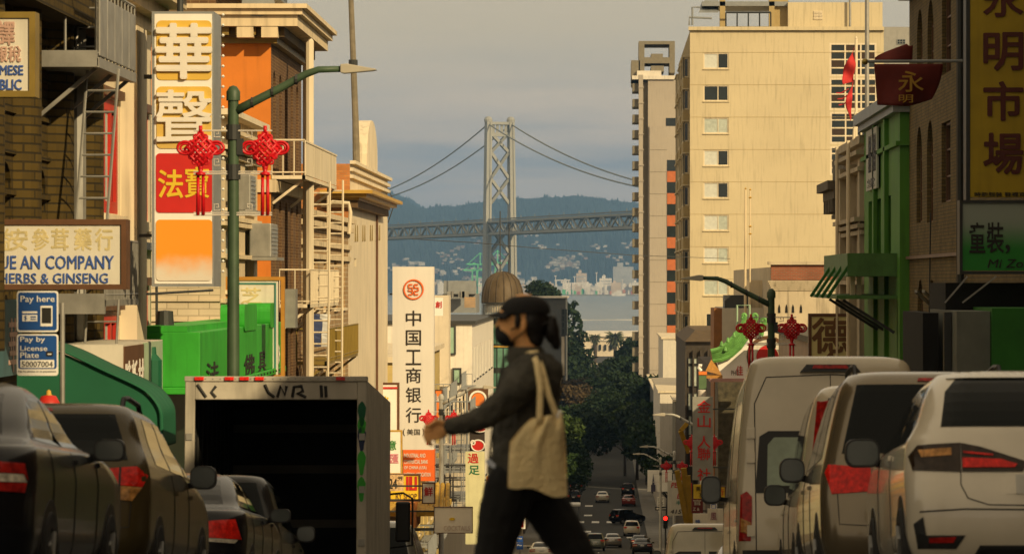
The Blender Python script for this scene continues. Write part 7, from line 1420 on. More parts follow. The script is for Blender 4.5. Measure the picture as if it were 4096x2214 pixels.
def sedan(label, pm, lamp='wrap', s=1.0, name='parked_car'):
    r = vroot(label, name=name); c = Car(SEDAN, .10)
    basic(r, c, pm, (.95, 3.72), .325, [[(.98, 1.06), (1.98, 1.04), (1.98, 1.33), (1.5, 1.34)], [(2.05, 1.04), (3.1, 1.05), (2.6, 1.30), (2.05, 1.33)]], seam=[[(2.0, .3), (2.0, 1.0)], [(3.05, .3), (3.05, 1.0)], [(1.05, .5), (1.05, 1.0)]])
    c.patch([(-.62, 1.085), (.62, 1.085), (.52, 1.35), (-.52, 1.35)], 'rear', .006).build('rear_window', CGL, r)
    for m_ in (1, -1):
        f = (lambda p: p) if m_ == 1 else mir
        if lamp == 'wrap':
            c.patch(f([(-.865, .80), (-.84, .90), (-.45, .93), (-.45, .86), (-.84, .84)]), 'rear', .014).build('tail_light', LENS_R, r); c.patch(f([(-.86, .79), (-.84, .835), (-.45, .855), (-.45, .80)]), 'rear', .012).build('tail_light', LENS_W, r); c.patch(f([(-.85, .73), (-.86, .785), (-.45, .795), (-.46, .76)]), 'rear', .014).build('tail_light', LENS_R, r)
        else:
            c.patch(f([(-.86, .72), (-.80, .92), (-.55, .90), (-.50, .74)]), 'rear', .014).build('tail_light', LENS_RB, r); c.patch(f([(-.83, .715), (-.50, .735), (-.52, .70), (-.80, .68)]), 'rear', .016).build('tail_light', LENS_W, r)
        c.line(f([(-.50, .97), (-.49, .66), (0, .63)]), 'rear').build('boot_seam', BLKP, r); vmirror(r, m_, 2.98, 1.04, .85, BLKP, .22, .145)
    c.patch([(-.155, .74), (.155, .74), (.155, .86), (-.155, .86)], 'rear', .012).build('number_plate', PLATE, r); c.patch([(-.36, .885), (.36, .885), (.36, .905), (-.36, .905)], 'rear', .014).build('chrome_strip', CHR, r); c.patch([(-.5, .25), (.5, .25), (.48, .36), (-.48, .36)], 'rear', .006).build('bumper_trim', BLKP, r)
    return r
def panel_van(label, pm, h=2.75, ln=5.6, w=1.02):
    r = vroot(label, 'van', 'parked_van'); lev = [(.38, .10, ln - .2, w - .06, .10, .3), (.50, .02, ln - .05, w - .01, .09, .35), (.9, .0, ln, w, .09, .4), (1.25, .015, ln - .35, w, .09, .4), (1.5, .03, ln - .9, w - .015, .1, .4), (h * .72, .06, ln - 1.25, w - .05, .1, .4), (h * .88, .09, ln - 1.6, w - .10, .12, .4), (h * .955, .12, ln - 1.9, w - .145, .14, .4), (h * .98, .17, ln - 2.1, w - .20, .16, .4), (h * .996, .32, ln - 2.3, w - .32, .2, .3), (h, .6, ln - 2.5, w - .55, .2, .2)]
    c = Car(lev, .03); basic(r, c, pm, (1.15, ln - 1.0), .36, [[(ln - 2.3, 1.35), (ln - 1.35, 1.33), (ln - 1.6, 1.95), (ln - 2.3, 2.0)]], seam=[[(.35, .5), (.35, h * .9)], [(2.6, .5), (2.6, h * .88)]])
    WB = h * .69 if h > 2.4 else 1.95; wt = h * .69
    for sg in (1, -1):
        f = (lambda p: p) if sg == 1 else mir
        c.patch(f([(-.83, 1.22), (-.10, 1.22), (-.10, wt), (-.68, wt), (-.78, wt - .06)]), 'rear', .008).build('window_surround', BLKP, r)
        c.patch(f([(-.70, 1.30), (-.14, 1.30), (-.14, wt - .07), (-.62, wt - .07), (-.69, wt - .15)]), 'rear', .014).build('rear_window', mat('screened_glass', (.30, .37, .28), rough=.25, var=.25, scale=3), r)
        c.patch(f([(-w + .012, .70), (-w + .03, 1.20), (-w + .10, 1.24), (-w + .155, 1.18), (-w + .155, .98), (-w + .14, .70)]), 'rear', .014).build('tail_light', LENS_R, r); c.patch(f([(-w + .03, .80), (-w + .03, .95), (-w + .14, .90), (-w + .14, .76)]), 'rear', .02).build('tail_light', LENS_A, r)
        c.line(f([(-w + .20, .55), (-w + .19, h * .80), (-w + .32, h * .905), (0, h * .915)]), 'rear', .006).build('door_seam', BLKP, r); 
        for z in (.75, 1.55, h * .66): c.patch(f([(-w + .10, z), (-w + .19, z), (-w + .19, z + .12), (-w + .10, z + .12)]), 'rear', .03).build('door_hinge', pm, r)
        vmirror(r, sg, ln - 1.55, 1.52, w - .03, BLKP, .24, .34, out=.20)
    c.line([(0, .55), (0, h * .915)], 'rear', .005).build('door_seam', BLKP, r)
    bl = c.patch([(-.33, h * .925), (.33, h * .925), (.26, h * .955), (-.26, h * .955)], 'rear', .05).build('brake_light_housing', BLKP, r); c.patch([(-.20, h * .938), (.20, h * .938), (.18, h * .952), (-.18, h * .952)], 'rear', .06).build('brake_light', LENS_R, r)
    c.patch([(-w + .05, .40), (w - .05, .40), (w - .05, .60), (-w + .05, .60)], 'rear', .05).build('bumper', BLKP, r); c.patch([(-.55, .66), (-.24, .66), (-.24, .78), (-.55, .78)], 'rear', .012).build('number_plate', PLATE, r)
    return r
# right-hand row
place(hatchback('white hatchback with slim wrapped tail lights parked beside the beige estate car', paint('white', (.62, .56, .44), .1)), 2.94, 24.3, sz=1.14)
place(wagon('beige silver minivan with black roof rails behind the white hatchback', paint('beige_silver', (.17, .135, .082), .5), 1.78, 4.6, .95, .36, 'low'), 2.72, 29.2, sz=1.12)
place(wagon('old white boxy wagon with tall vertical tail lights before the white van', paint('old_white', (.54, .47, .34), .05), 2.05, 4.3, .88, .18, 'tall', rails=False), 2.72, 34.2, sz=1.08)
place(panel_van('white high roof panel van with screened rear windows', paint('van_white', (.54, .47, .34), .05)), 2.46, 38.9, dz=.1)
place(sedan('silver sedan parked ahead of the high roof panel van', paint('silver', (.30, .28, .25), .5)), 2.6, 60)
place(panel_van('smaller white panel van further down beside the lamp column', paint('van_white', (.54, .47, .34), .05), 2.35, 5.2), 2.58, 92.7)
# left-hand row
place(sedan('dark blue black sedan parked beside the pay signs', paint('midnight', (.006, .007, .009), .1)), -4.42, 21.9, sz=1.06)
place(wagon('dark gold minivan with a roof rack behind the dark sedan', paint('dark_gold', (.070, .052, .020), .4), 1.62, 4.75, .93, .45, 'wide'), -4.43, 27.4)
place(sedan('black sedan with angular bright tail lights behind the box truck', paint('black', (.007, .008, .011), .2), 'wedge'), -4.42, 35.0)
place(wagon('black compact SUV with round tail lights right behind the box truck', paint('charcoal', (.02, .02, .02), .4), 1.72, 4.2, .86, .35, 'round', rails=False), -4.58, 41.0)
place(wagon('silver grey minivan parked ahead of the box truck', paint('silver_grey', (.25, .245, .215), .5), 1.8, 4.8, .95, .4, 'wide', rails=False), -4.05, 60)
# box truck with an open, empty box
tr = vroot('white box truck with open dark cargo box and graffiti on its header', 'truck', 'box_truck')
TW_ = mat('truck_white', (.46, .42, .34), rough=.6, var=.2, scale=2.5, streak=.6); x0, x1, H0, H1, LN = -1.2, 1.2, .95, 3.4, 5.4
mb = MB(); mb.box(x0, x0 + .05, 0, LN, H0, H1); mb.box(x1 - .05, x1, 0, LN, H0, H1); mb.box(x0 + .05, x1 - .05, 0, LN, H1 - .05, H1); mb.box(x0 + .05, x1 - .05, LN - .05, LN, H0, H1 - .05); mb.box(x0 + .05, x1 - .05, 0, LN, H0, H0 + .08); mb.build('cargo_box', TW_, tr)
mb = MB(); mb.box(x0 + .052, x0 + .06, .1, LN - .06, H0 + .09, H1 - .06); mb.box(x1 - .06, x1 - .052, .1, LN - .06, H0 + .09, H1 - .06); mb.box(x0 + .06, x1 - .06, .1, LN - .06, H1 - .07, H1 - .056); mb.box(x0 + .06, x1 - .06, LN - .07, LN - .056, H0 + .09, H1 - .07); mb.build('shade_lining', mat('box_shade_dark', (.012, .012, .011), rough=.9, var=.3, scale=1), tr)  # near-black sheets put the shade inside the box into the colour
for i in range(9):
    for x in (x0 + .066, x1 - .066): q = MB(); q.box(x - .006, x + .006, .3 + i * .55, .38 + i * .55, H0 + .1, H1 - .08); q.build('wall_rib', mat('rib_grey', (.035, .033, .028), rough=.7), tr)
for z in (1.55, 2.35, 2.95):
    q = MB(); q.box(x0 + .08, x1 - .08, LN - .10, LN - .075, z, z + .12); q.build('light_band_bar', mat('dull_bar', (.10, .085, .06), rough=.6), tr)  # paler bars added for the dim band of light inside the box
q = MB(); q.tube([(x0 + .1, .5, H1 - .16), (x1 - .1, .5, H1 - .16)], .07, 10); q.build('door_roller', mat('dull_bar', (.10, .085, .06)), tr)
for i in range(22): q = MB(); q.lathe([(.010, 0), (.008, -.008), (0, -.009)], (x0 + .16 + i * .1, -.076, H1 + .015), 6, 'Y'); q.build('rivet', GALV, tr)
for z in (1.2, 1.9, 2.6):
    for x in (x0 + .05, x1 - .05): q = MB(); q.box(x - .04, x + .04, -.075, -.06, z, z + .09); q.build('hinge_plate', GALV, tr)
mb = MB(); mb.box(x0 - .01, x0 + .12, -.06, .02, H0 - .1, H1 + .01); mb.build('rear_post', TW_, tr, bevel=.012); mb = MB(); mb.box(x1 - .12, x1 + .01, -.06, .02, H0 - .1, H1 + .01); mb.build('rear_post', TW_, tr, bevel=.012)
mb = MB(); mb.box(x0 + .12, x1 - .12, -.055, .03, H1 - .26, H1 - .02); mb.build('header', TW_, tr, bevel=.01); mb = MB(); mb.box(x0 - .02, x1 + .02, -.075, .05, H1 - .02, H1 + .05); mb.build('top_rail', TW_, tr, bevel=.01)
mb = MB(); mb.box(x0 - .02, x1 + .02, -.12, .04, H0 - .14, H0 + .02); mb.build('sill', GALV, tr, bevel=.01); mb = MB(); mb.box(x0 + .1, x1 - .1, -.1, 0, .45, .62); mb.build('step_bumper', GALV, tr)
for x in (-.62, -.42, -.22, -1.02, .86): q = MB(); q.box(x - .06, x + .06, -.10, -.076, H1 - .005, H1 + .04); q.build('clearance_light', LENS_RB, tr)
GR = mat('graffiti_black', (.03, .03, .028), rough=.7, var=.3)
for pts in ([(-1.05, -.03), (-1.0, -.1), (-.93, -.2)], [(-.80, -.05), (-.86, -.13), (-.80, -.2)], [(-.15, -.03), (-.10, -.14), (-.02, -.2)], [(.02, -.2), (.06, -.05), (.12, -.17), (.14, -.05)], [(.22, -.2), (.24, -.06), (.34, -.05), (.36, -.12), (.28, -.14), (.4, -.2)], [(.60, -.04), (.61, -.2)], [(.66, -.05), (.67, -.2)]):
    q = MB(); q.tube([(a, -.058, H1 - .03 + b) for a, b in pts], .022, 5); q.build('graffiti', GR, tr)
for z, m in ((2.95, GREEND), (2.62, mat('graffiti_navy', (.02, .03, .08))), (2.3, GREENB), (1.95, GREENB), (2.75, GREENB)): q = MB(); q.prism([(x1 - .055 + .05 * math.cos(t) * (1 + .3 * math.sin(3 * t)), z + .17 * math.sin(t)) for t in np.linspace(0, 2 * math.pi, 14)[:-1]], lambda a, b, d: Vector((a, d, b)), -.066, -.062); q.build('graffiti', m, tr)
for z in (1.6, 2.0): q = MB(); q.prism([(x0 + .06 + .045 * math.cos(t), z + .16 * math.sin(t)) for t in np.linspace(0, 2 * math.pi, 12)[:-1]], lambda a, b, d: Vector((a, d, b)), -.066, -.062); q.build('graffiti', GREENB, tr)
mb = MB(); mb.box(-1.0, 1.0, LN + .1, LN + 1.7, .6, 2.3); mb.build('cab', TW_, tr, bevel=.15); mb = MB(); mb.box(-.45, .45, .2, LN + .1, .6, .9); mb.build('chassis', BLKP, tr)
for y in (1.3, LN + .9):
    for x in (-.98, .98): wheel(tr, x, y, .42, .26)
for sg in (-1, 1):
    q = MB(); q.box(sg * 1.36 - .11, sg * 1.36 + .11, LN + .55, LN + .65, 1.35, 1.95); m_ = q.build('side_mirror', BLKP, tr, bevel=.03); q = MB(); q.tube([(sg * 1.0, LN + .7, 2.05), (sg * 1.36, LN + .6, 2.08), (sg * 1.5, LN + .6, 2.0), (sg * 1.5, LN + .6, 1.3), (sg * 1.0, LN + .7, 1.25)], .018, 6); q.build('mirror_bracket', BLKP, m_)
place(tr, -4.38, 47.7)
# cars far down the street
FC = [('white sedan driving away beneath the street trees', 'white', (.50, .48, .43), -.35, 480, 0, 'sedan'), ('silver sedan waiting at the foot of the hill', 'silver', (.30, .28, .25), .82, 365, .04, 'sedan'), ('olive grey SUV alongside the silver sedan', 'olive', (.16, .17, .12), -.95, 341, 0, 'wagon'),
      ('black car parked by the kerb near the traffic light', 'black', (.012, .013, .018), 3.4, 352, 0, 'sedan'), ('black SUV turning across the far crossing', 'black', (.012, .013, .018), .9, 428, -.9, 'wagon'), ('white pickup like SUV parked on the right beyond the crossing', 'white', (.50, .48, .43), 3.0, 402, 0, 'wagon'),
      ('red car parked under the trees on the right', 'red', (.22, .03, .015), 3.1, 470, 0, 'sedan'), ('dark car parked under the left trees', 'charcoal', (.02, .02, .02), -4.2, 478, 0, 'wagon'), ('grey car parked beside the white roofed shelter', 'silver_grey', (.25, .245, .215), -4.3, 402, 0, 'sedan'),
      ('black car parked ahead of the red car', 'black', (.012, .013, .018), 3.2, 500, 0, 'wagon'), ('grey van parked beyond the dark car', 'silver_grey', (.25, .245, .215), -4.1, 510, 0, 'wagon'), ('dark sedan parked on the right below the white van', 'charcoal', (.02, .02, .02), 3.3, 318, 0, 'sedan'), ('white car parked on the left below the red sign', 'white', (.50, .48, .43), -4.4, 250, 0, 'sedan')]
SRC = {}
for lab, pn, pc, x, y, yaw, kind in FC:
    key = (kind, pn)
    if key not in SRC: SRC[key] = (sedan if kind == 'sedan' else lambda l, p: wagon(l, p, 1.72, 4.5, .92, .4, 'wide'))(lab, paint(pn, pc, .3)); o = SRC[key]
    else: o = copy_tree(SRC[key]); o['label'] = lab
    o['group'] = 'cars far down the street'; place(o, x, y, True, yaw)
s = empty('bus_shelter', 'small shelter with a white roof on the left far pavement', 'shelter', (-4.0, 424, gz(424))); X = -4.0; zg = gz(424)
for dx in (-.9, .9):
    for dy in (0, 3): mb = MB(); mb.tube([(X + dx, 424 + dy, zg), (X + dx, 424 + dy, zg + 2.3)], .05, 6); mb.build('post', GREYM, s)
mb = MB(); mb.box(X - 1.1, X + 1.1, 423.6, 427.4, zg + 2.3, zg + 2.55); mb.build('roof', SIGNW2, s, bevel=.04); mb = MB(); mb.box(X - .9, X - .86, 424, 427, zg + .3, zg + 2.1); mb.build('glass_panel', CGL, s)
# haze: the air of the bay, one even box round everything
HZ = bpy.data.materials.new('haze_air'); HZ.use_nodes = True; ht = HZ.node_tree; ht.nodes.clear(); ho = ht.nodes.new('ShaderNodeOutputMaterial'); hv = ht.nodes.new('ShaderNodeVolumePrincipled')
hv.inputs['Color'].default_value = (.30, .56, 1.0, 1); hv.inputs['Density'].default_value = 8.2e-5; hv.inputs['Anisotropy'].default_value = 0.2; ht.links.new(hv.outputs[0], ho.inputs['Volume'])
mb = MB(); mb.box(-7000, 7000, -120, 17000, -38.5, 455); hz = mb.build('haze', HZ); hz['kind'] = 'stuff'
# ================================================================== the person crossing
PY = 15.7; K = PY / F
def pp(px, py, dy=0.0): return Vector((U(px, PY), PY + dy, V(py, PY)))
def ell(mb, c, rx, ry, rz, rot=0.0, n=16, m=10):
    k = len(mb.v); ca, sa = math.cos(rot), math.sin(rot)
    for i in range(m + 1):
        t = math.pi * i / m
        for j in range(n):
            a = 2 * math.pi * j / n; x, y, z = rx * math.sin(t) * math.cos(a), ry * math.sin(t) * math.sin(a), rz * math.cos(t)
            mb.v.append((c[0] + x * ca + z * sa, c[1] + y, c[2] - x * sa + z * ca))
    for i in range(m):
        for j in range(n): mb.f.append((k + i * n + j, k + i * n + (j + 1) % n, k + (i + 1) * n + (j + 1) % n, k + (i + 1) * n + j)); mb.mi.append(0)
def limb(mb, pts, rs, n=12):
    mb.tube(pts, rs, n)
    for p, r_ in zip(pts, rs): ell(mb, p, r_, r_, r_, n=12, m=8)
def loft(mb, rings, n=20):
    """rings: (centre x, centre y, z, rx, ry)"""
    k = len(mb.v)
    for cx, cy_, z, rx, ry in rings:
        for j in range(n): a = 2 * math.pi * j / n; mb.v.append((cx + rx * math.cos(a), cy_ + ry * math.sin(a), z))
    for i in range(len(rings) - 1):
        for j in range(n): mb.f.append((k + i * n + j, k + i * n + (j + 1) % n, k + (i + 1) * n + (j + 1) % n, k + (i + 1) * n + j)); mb.mi.append(0)
    mb.f.append(tuple(k + j for j in range(n))); mb.f.append(tuple(k + (len(rings) - 1) * n + j for j in range(n))); mb.mi += [0, 0]
def remesh(mb, name, m, parent, vox, smooth=6):
    me = bpy.data.meshes.new(name); me.from_pydata(mb.v, [], mb.f); bm = bmesh.new(); bm.from_mesh(me); bmesh.ops.recalc_face_normals(bm, faces=bm.faces); bm.to_mesh(me); bm.free(); me.materials.append(m)
    o = link(name, me, parent); rm = o.modifiers.new('r', 'REMESH'); rm.mode = 'VOXEL'; rm.voxel_size = vox; rm.use_smooth_shade = True
    if smooth: s_ = o.modifiers.new('s', 'SMOOTH'); s_.factor = .5; s_.iterations = smooth
    return o
SKIN = mat('skin', (.78, .40, .15), rough=.55, var=.12, scale=12, spec=.3); HAIR = mat('black_hair', (.010, .008, .007), rough=.5, var=.3, scale=30)
JACK = mat('charcoal_jacket', (.062, .058, .045), rough=.85, var=.35, scale=9, bump=.35); TROU = mat('black_trousers', (.008, .008, .008), rough=.9, var=.3, scale=8, bump=.2)
CAPM = mat('black_cap', (.011, .010, .010), rough=.85, var=.3, scale=10); MASK = mat('black_mask', (.010, .010, .011), rough=.8); SHOE = mat('dark_shoe', (.02, .02, .02), rough=.6); TOTE = mat('tan_canvas', (.82, .65, .34), rough=.9, var=.14, scale=5, bump=.45)
P = empty('person', 'walking person in black cap, face mask, charcoal jacket and black trousers, one arm swung forward', 'person', (U(2090, PY), PY, gz(PY)))
ZG = gz(PY) + .0; yl, yr_ = -.17, .17                      # near (left) and far shoulder offsets
sh, elb, wr = pp(2118, 1488, -.17), pp(1985, 1632, -.25), pp(1822, 1698, -.24)
sh2, elb2, wr2 = pp(2130, 1490, .17), pp(2160, 1660, .22), pp(2185, 1800, .18)
hipn, kneen, ankn = pp(2060, 1940, -.09), Vector((U(1958, PY), PY - .09, ZG + .50)), Vector((U(1935, PY), PY - .09, ZG + .10))
hipf, kneef, ankf = pp(2110, 1940, .09), Vector((U(2360, PY), PY + .09, ZG + .46)), Vector((U(2585, PY), PY + .09, ZG + .22))
# body: one continuous skin surface
mb = MB()
ell(mb, pp(2098, 1272), .097, .076, .108); ell(mb, pp(2046, 1322), .062, .060, .066, .2); ell(mb, pp(2040, 1352), .046, .044, .036); ell(mb, pp(1992, 1305), .016, .014, .018); ell(mb, pp(1996, 1292), .010, .011, .022); ell(mb, pp(2012, 1252), .018, .052, .022)
limb(mb, [pp(2118, 1440), pp(2108, 1385), pp(2095, 1340)], [.062, .055, .052])
for dy in (-.078, .078): ell(mb, pp(2096, 1303, dy), .013, .012, .030, .15)
loft(mb, [(pp(2085, 1900).x, PY, V(1960, PY), .10, .15), (pp(2095, 1800).x, PY, V(1800, PY), .095, .13), (pp(2110, 1600).x, PY, V(1600, PY), .105, .15), (pp(2120, 1500).x, PY, V(1500, PY), .10, .16), (pp(2120, 1440).x, PY, V(1440, PY), .06, .10)])
limb(mb, [sh, elb, wr], [.05, .040, .027]); limb(mb, [sh2, elb2, wr2], [.05, .040, .027])
limb(mb, [hipn, kneen, ankn], [.075, .05, .036]); limb(mb, [hipf, kneef, ankf], [.075, .05, .036])
def hand(w_, d, up, lat):
    d, up, lat = Vector(d).normalized(), Vector(up).normalized(), Vector(lat).normalized()
    ell(mb, w_ + d * .045, .036, .019, .034, 0); ell(mb, w_ + d * .02, .026, .020, .026)
    for i, (o, ln) in enumerate(((.030, .072), (.010, .080), (-.011, .074), (-.030, .058))):
        b = w_ + d * .078 + up * o; c1 = b + d * ln * .42 - lat * .004; c2 = c1 + (d * .35 - up * .55 + lat * .55) * ln * .45; c3 = c2 + (-d * .5 - up * .4 + lat * .45) * ln * .38
        limb(mb, [b - d * .03, b, c1, c2, c3], [.0098, .0098, .0092, .0086, .0075], 8)
    limb(mb, [w_ + d * .025 + up * .022 - lat * .012, w_ + d * .06 + up * .040 - lat * .028, w_ + d * .092 + up * .028 - lat * .022], [.0125, .0108, .0088], 8)
hand(wr + Vector((-.005, 0, 0)), (-.93, -.05, -.22), (-.2, 0, 1), (0, 1, -.1)); hand(wr2, (.1, 0, -1), (-1, 0, 0), (0, -1, 0))
remesh(mb, 'body', SKIN, P, .005, 3)
# clothing
mb = MB()
loft(mb, [(pp(2098, 1900).x, PY, V(1915, PY), .158, .205), (pp(2100, 1850).x, PY, V(1840, PY), .150, .195), (pp(2105, 1750).x, PY, V(1740, PY), .136, .180), (pp(2112, 1650).x, PY, V(1640, PY), .130, .185), (pp(2118, 1550).x, PY, V(1545, PY), .135, .20), (pp(2122, 1490).x, PY, V(1482, PY), .122, .205), (pp(2126, 1450).x, PY, V(1444, PY), .088, .15), (pp(2118, 1425).x, PY, V(1418, PY), .072, .085), (pp(2108, 1400).x, PY, V(1392, PY), .070, .075)])
ell(mb, pp(2170, 1530, 0), .085, .17, .13, .15)
limb(mb, [pp(2126, 1482, -.15), pp(2075, 1545, -.22), elb, pp(1915, 1668, -.25), pp(1818, 1700, -.24)], [.090, .078, .066, .054, .043]); limb(mb, [sh2, elb2, wr2], [.09, .07, .05])
jk = remesh(mb, 'jacket', JACK, P, .009, 6); tx = bpy.data.textures.new('folds', 'CLOUDS'); tx.noise_scale = .10; tx.noise_depth = 2
dm = jk.modifiers.new('d', 'DISPLACE'); dm.texture = tx; dm.strength = .04; dm.mid_level = .5; dm.texture_coords = 'GLOBAL'
tx2 = bpy.data.textures.new('creases', 'CLOUDS'); tx2.noise_scale = .035; tx2.noise_depth = 3; dm = jk.modifiers.new('d2', 'DISPLACE'); dm.texture = tx2; dm.strength = .016; dm.texture_coords = 'GLOBAL'
mb = MB(); cc = pp(2100, 1412); mb.lathe([(.082, -.040), (.080, .0), (.074, .030), (.068, .028), (.070, -.03)], (cc.x, PY, cc.z), 22); mb.build('collar', JACK, P, smooth=True)
mb = MB(); mb.tube([pp(2022, 1420, 0), pp(1985, 1560, 0), pp(1970, 1720, 0), pp(1952, 1890, 0)], .006, 5); mb.build('zip', DKF, P)
mb = MB(); loft(mb, [(pp(2085, 1990).x, PY, V(1995, PY), .12, .165), (pp(2090, 1940).x, PY, V(1930, PY), .150, .185), (pp(2095, 1880).x, PY, V(1870, PY), .145, .18)])
limb(mb, [pp(2045, 1945, -.09), pp(2000, 2090, -.09), kneen, ankn + Vector((0, 0, -.02))], [.118, .098, .078, .065]); limb(mb, [pp(2130, 1945, .09), pp(2215, 2080, .09), kneef, ankf], [.118, .098, .078, .062])
tr_ = remesh(mb, 'trousers', TROU, P, .010, 5); dm = tr_.modifiers.new('d', 'DISPLACE'); dm.texture = tx; dm.strength = .02; dm.texture_coords = 'GLOBAL'
for a, tilt in ((ankn, 0), (ankf, .55)):
    mb = MB(); ell(mb, a + Vector((-.05, 0, -.055 - tilt * .04)), .135, .045, .045, -tilt); ell(mb, a + Vector((.02, 0, -.03)), .06, .042, .06); remesh(mb, 'shoe', SHOE, P, .008, 3)
mb = MB(); ell(mb, pp(2130, 1280), .072, .084, .095); ell(mb, pp(2138, 1345), .044, .062, .055); ell(mb, pp(2060, 1250), .062, .080, .020); ell(mb, pp(2072, 1282, -.075), .016, .008, .035, .1); ell(mb, pp(2072, 1282, .075), .016, .008, .035, .1); hr = remesh(mb, 'hair', HAIR, P, .006, 3)
for i in range(26):
    t = random.random(); q = MB(); a = pp(2120 + 60 * t, 1262 + 40 * random.random(), random.uniform(-.075, .075)); b = pp(2178 + 12 * random.random(), 1300, random.uniform(-.02, .02)); q.tube([a, (a + b) / 2 + Vector((.02, 0, .012)), b], .0022, 4); q.build('hair_strand', HAIR, hr)
for i in range(18):
    q = MB(); y = random.uniform(-.025, .025); x = random.uniform(-12, 14); q.tube([pp(2190 + x, 1295, y), pp(2222 + x, 1340, y * 1.6), pp(2218 + x * 1.2, 1385 + 14 * random.random(), y)], .0025, 4); q.build('hair_strand', HAIR, hr)
mb = MB(); ell(mb, pp(2205, 1320), .036, .040, .062, -.15); ell(mb, pp(2222, 1362), .024, .03, .040, -.2); ell(mb, pp(2180, 1298), .028, .03, .028); ell(mb, pp(2208, 1285), .022, .028, .03); remesh(mb, 'ponytail', HAIR, P, .007, 3)
mb = MB(); n = 20; k0 = []
for i in range(9):
    t = i / 8; zz = V(1252, PY) + (V(1180, PY) - V(1252, PY)) * math.sin(t * math.pi / 2); rr = max(.004, math.cos(t * math.pi / 2)); 
    for j in range(n): a = 2 * math.pi * j / n; mb.v.append((pp(2100, 1250).x + .112 * rr ** .75 * math.cos(a) + .008 * t, PY + .094 * rr ** .75 * math.sin(a), zz))
for i in range(8):
    for j in range(n): mb.f.append((i * n + j, i * n + (j + 1) % n, (i + 1) * n + (j + 1) % n, (i + 1) * n + j)); mb.mi.append(0)
mb.f.append(tuple(8 * n + j for j in range(n))); mb.mi.append(0)
cp = mb.build('cap', CAPM, P, smooth=True); mb = MB()
for i in range(7):
    t = i / 6
    for j in range(11):
        a = math.pi - .95 + 1.9 * j / 10; r0 = .100 + .058 * t * (1 - .35 * abs(j - 5) / 5); mb.v.append((pp(2100, 1250).x + r0 * math.cos(a) - .004, PY + .9 * r0 * math.sin(a), V(1240, PY) - .020 * t - .014 * ((j - 5) / 5) ** 2))
for i in range(6):
    for j in range(10): a = i * 11 + j; mb.f.append((a, a + 1, a + 12, a + 11)); mb.mi.append(0)
br_ = mb.build('cap_brim', CAPM, cp, smooth=True); sd = br_.modifiers.new('s', 'SOLIDIFY'); sd.thickness = .008
mb = MB(); ell(mb, pp(2024, 1343), .050, .058, .046, .35); ell(mb, pp(2000, 1322), .026, .034, .030, .2); ell(mb, pp(2036, 1366), .045, .046, .022); mk = remesh(mb, 'face_mask', MASK, P, .006, 3)
for dy in (-1, 1): mb = MB(); mb.tube([pp(2045, 1318, dy * .058), pp(2075, 1302, dy * .075), pp(2100, 1290, dy * .084)], .003, 5); mb.tube([pp(2050, 1362, dy * .052), pp(2080, 1340, dy * .072), pp(2102, 1322, dy * .084)], .003, 5); mb.build('mask_loop', MASK, P)
for dy in (-1, 1): mb = MB(); ell(mb, pp(2006, 1277, dy * .036), .006, .012, .006); mb.build('eye', mat('eye_dark', (.02, .015, .012), rough=.2), P, smooth=True); mb = MB(); mb.tube([pp(2001, 1262, dy * .02), pp(2004, 1258, dy * .036), pp(2014, 1262, dy * .05)], .0035, 5); mb.build('eyebrow', HAIR, P)
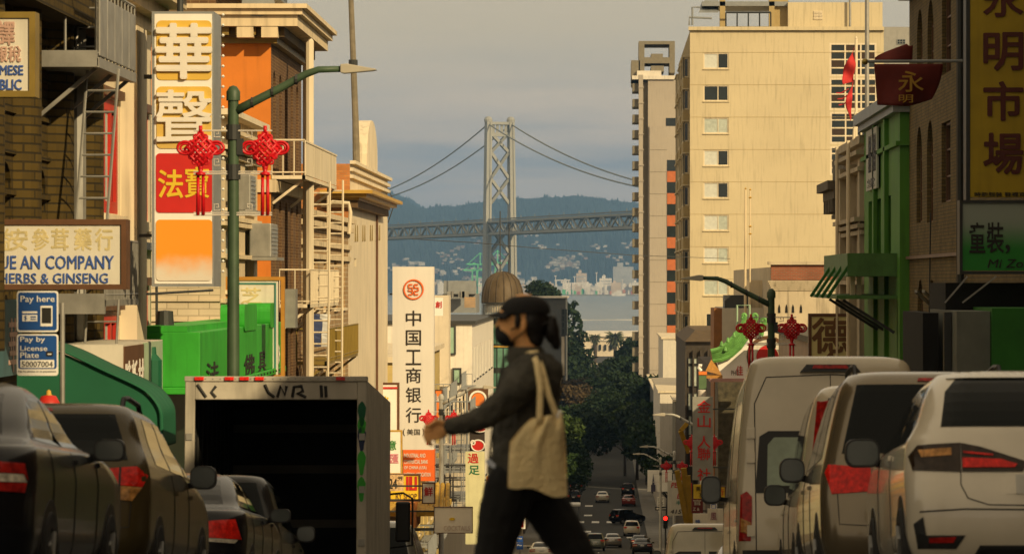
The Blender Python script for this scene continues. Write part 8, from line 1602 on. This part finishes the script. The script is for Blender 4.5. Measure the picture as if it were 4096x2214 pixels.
# tote bag
B = empty('tote_bag', 'tan canvas tote bag hanging from the shoulder of the walking person', 'bag', tuple(pp(2150, 1970, -.25)))
LE = [(2128, 1664), (2085, 1705), (2046, 1755), (2040, 1840), (2036, 1928)]; RE = [(2250, 1640), (2260, 1690), (2264, 1750), (2268, 1860), (2272, 1974)]
def edge_at(E, v): q = v * (len(E) - 1); i = min(int(q), len(E) - 2); t = q - i; return (E[i][0] + (E[i + 1][0] - E[i][0]) * t, E[i][1] + (E[i + 1][1] - E[i][1]) * t)
mb = MB(); NU, NV = 26, 30
for side in (-1, 1):
    for j in range(NV + 1):
        for i in range(NU + 1):
            u, v = i / NU, j / NV; a, b = edge_at(LE, v), edge_at(RE, v); px, py = a[0] + (b[0] - a[0]) * u, a[1] + (b[1] - a[1]) * u + 9 * math.sin(u * 9 + 1) * (v > .9)
            bul = (math.sin(math.pi * u) ** .6) * (.25 + .75 * math.sin(math.pi * min(1, v * .8 + .1))) * .055; fold = .011 * math.sin(u * 17 + v * 5) * (1 - v) + .007 * math.sin(u * 9 - v * 11) + .005 * math.sin(u * 31 + v * 3) * (1 - v)
            mb.v.append(tuple(pp(px, py, -.27 + side * bul + (fold if side < 0 else 0) + .04 * v)))
M1 = (NU + 1) * (NV + 1)
for sidx in (0, 1):
    for j in range(NV):
        for i in range(NU): a = sidx * M1 + j * (NU + 1) + i; mb.f.append((a, a + 1, a + NU + 2, a + NU + 1)); mb.mi.append(0)
bag = mb.build('canvas_body', TOTE, B, smooth=True); wl = bag.modifiers.new('w', 'WELD'); wl.merge_threshold = .002
for pts in ([pp(2108, 1412, -.05), pp(2128, 1398, -.14), pp(2150, 1440, -.245), pp(2166, 1540, -.29), pp(2162, 1680, -.30)], [pp(2118, 1408, -.03), pp(2142, 1398, -.13), pp(2172, 1470, -.245), pp(2198, 1570, -.28), pp(2232, 1660, -.27)]):
    q = MB(); fine = []
    for a, b in zip(pts[:-1], pts[1:]): fine += [a.lerp(b, t / 4) for t in range(4)]
    fine.append(pts[-1]); 
    for p_ in fine: q.v += [tuple(p_ + Vector((-.013, 0, -.002))), tuple(p_ + Vector((.013, -.004, .002)))]
    for i in range(len(fine) - 1): q.f.append((2 * i, 2 * i + 1, 2 * i + 3, 2 * i + 2)); q.mi.append(0)
    o = q.build('strap', TOTE, B, smooth=True); sd = o.modifiers.new('s', 'SOLIDIFY'); sd.thickness = .006
mb = MB(); ell(mb, pp(2238, 1652, -.26), .018, .02, .026, .3); tag(mb.build('paper_wrap', mat('paper_white', (.70, .66, .60)), None, smooth=True), 'crumpled white paper sticking out of the tote bag', 'paper')
mb = MB(); q = [pp(1948, 1832, -.19), pp(1964, 1824, -.2), pp(1988, 1846, -.21), pp(1984, 1862, -.21), pp(1952, 1846, -.195)]
mb.v = [tuple(v) for v in q] + [tuple(v + Vector((0, .012, 0))) for v in q]; mb.f = [(0, 1, 2, 3, 4), (9, 8, 7, 6, 5)] + [(i, (i + 1) % 5, 5 + (i + 1) % 5, 5 + i) for i in range(5)]; mb.mi = [0] * 7
tag(mb.build('paper_slip', mat('pale_blue_paper', (.50, .54, .62))), 'folded pale paper slip poking from the jacket pocket', 'paper')
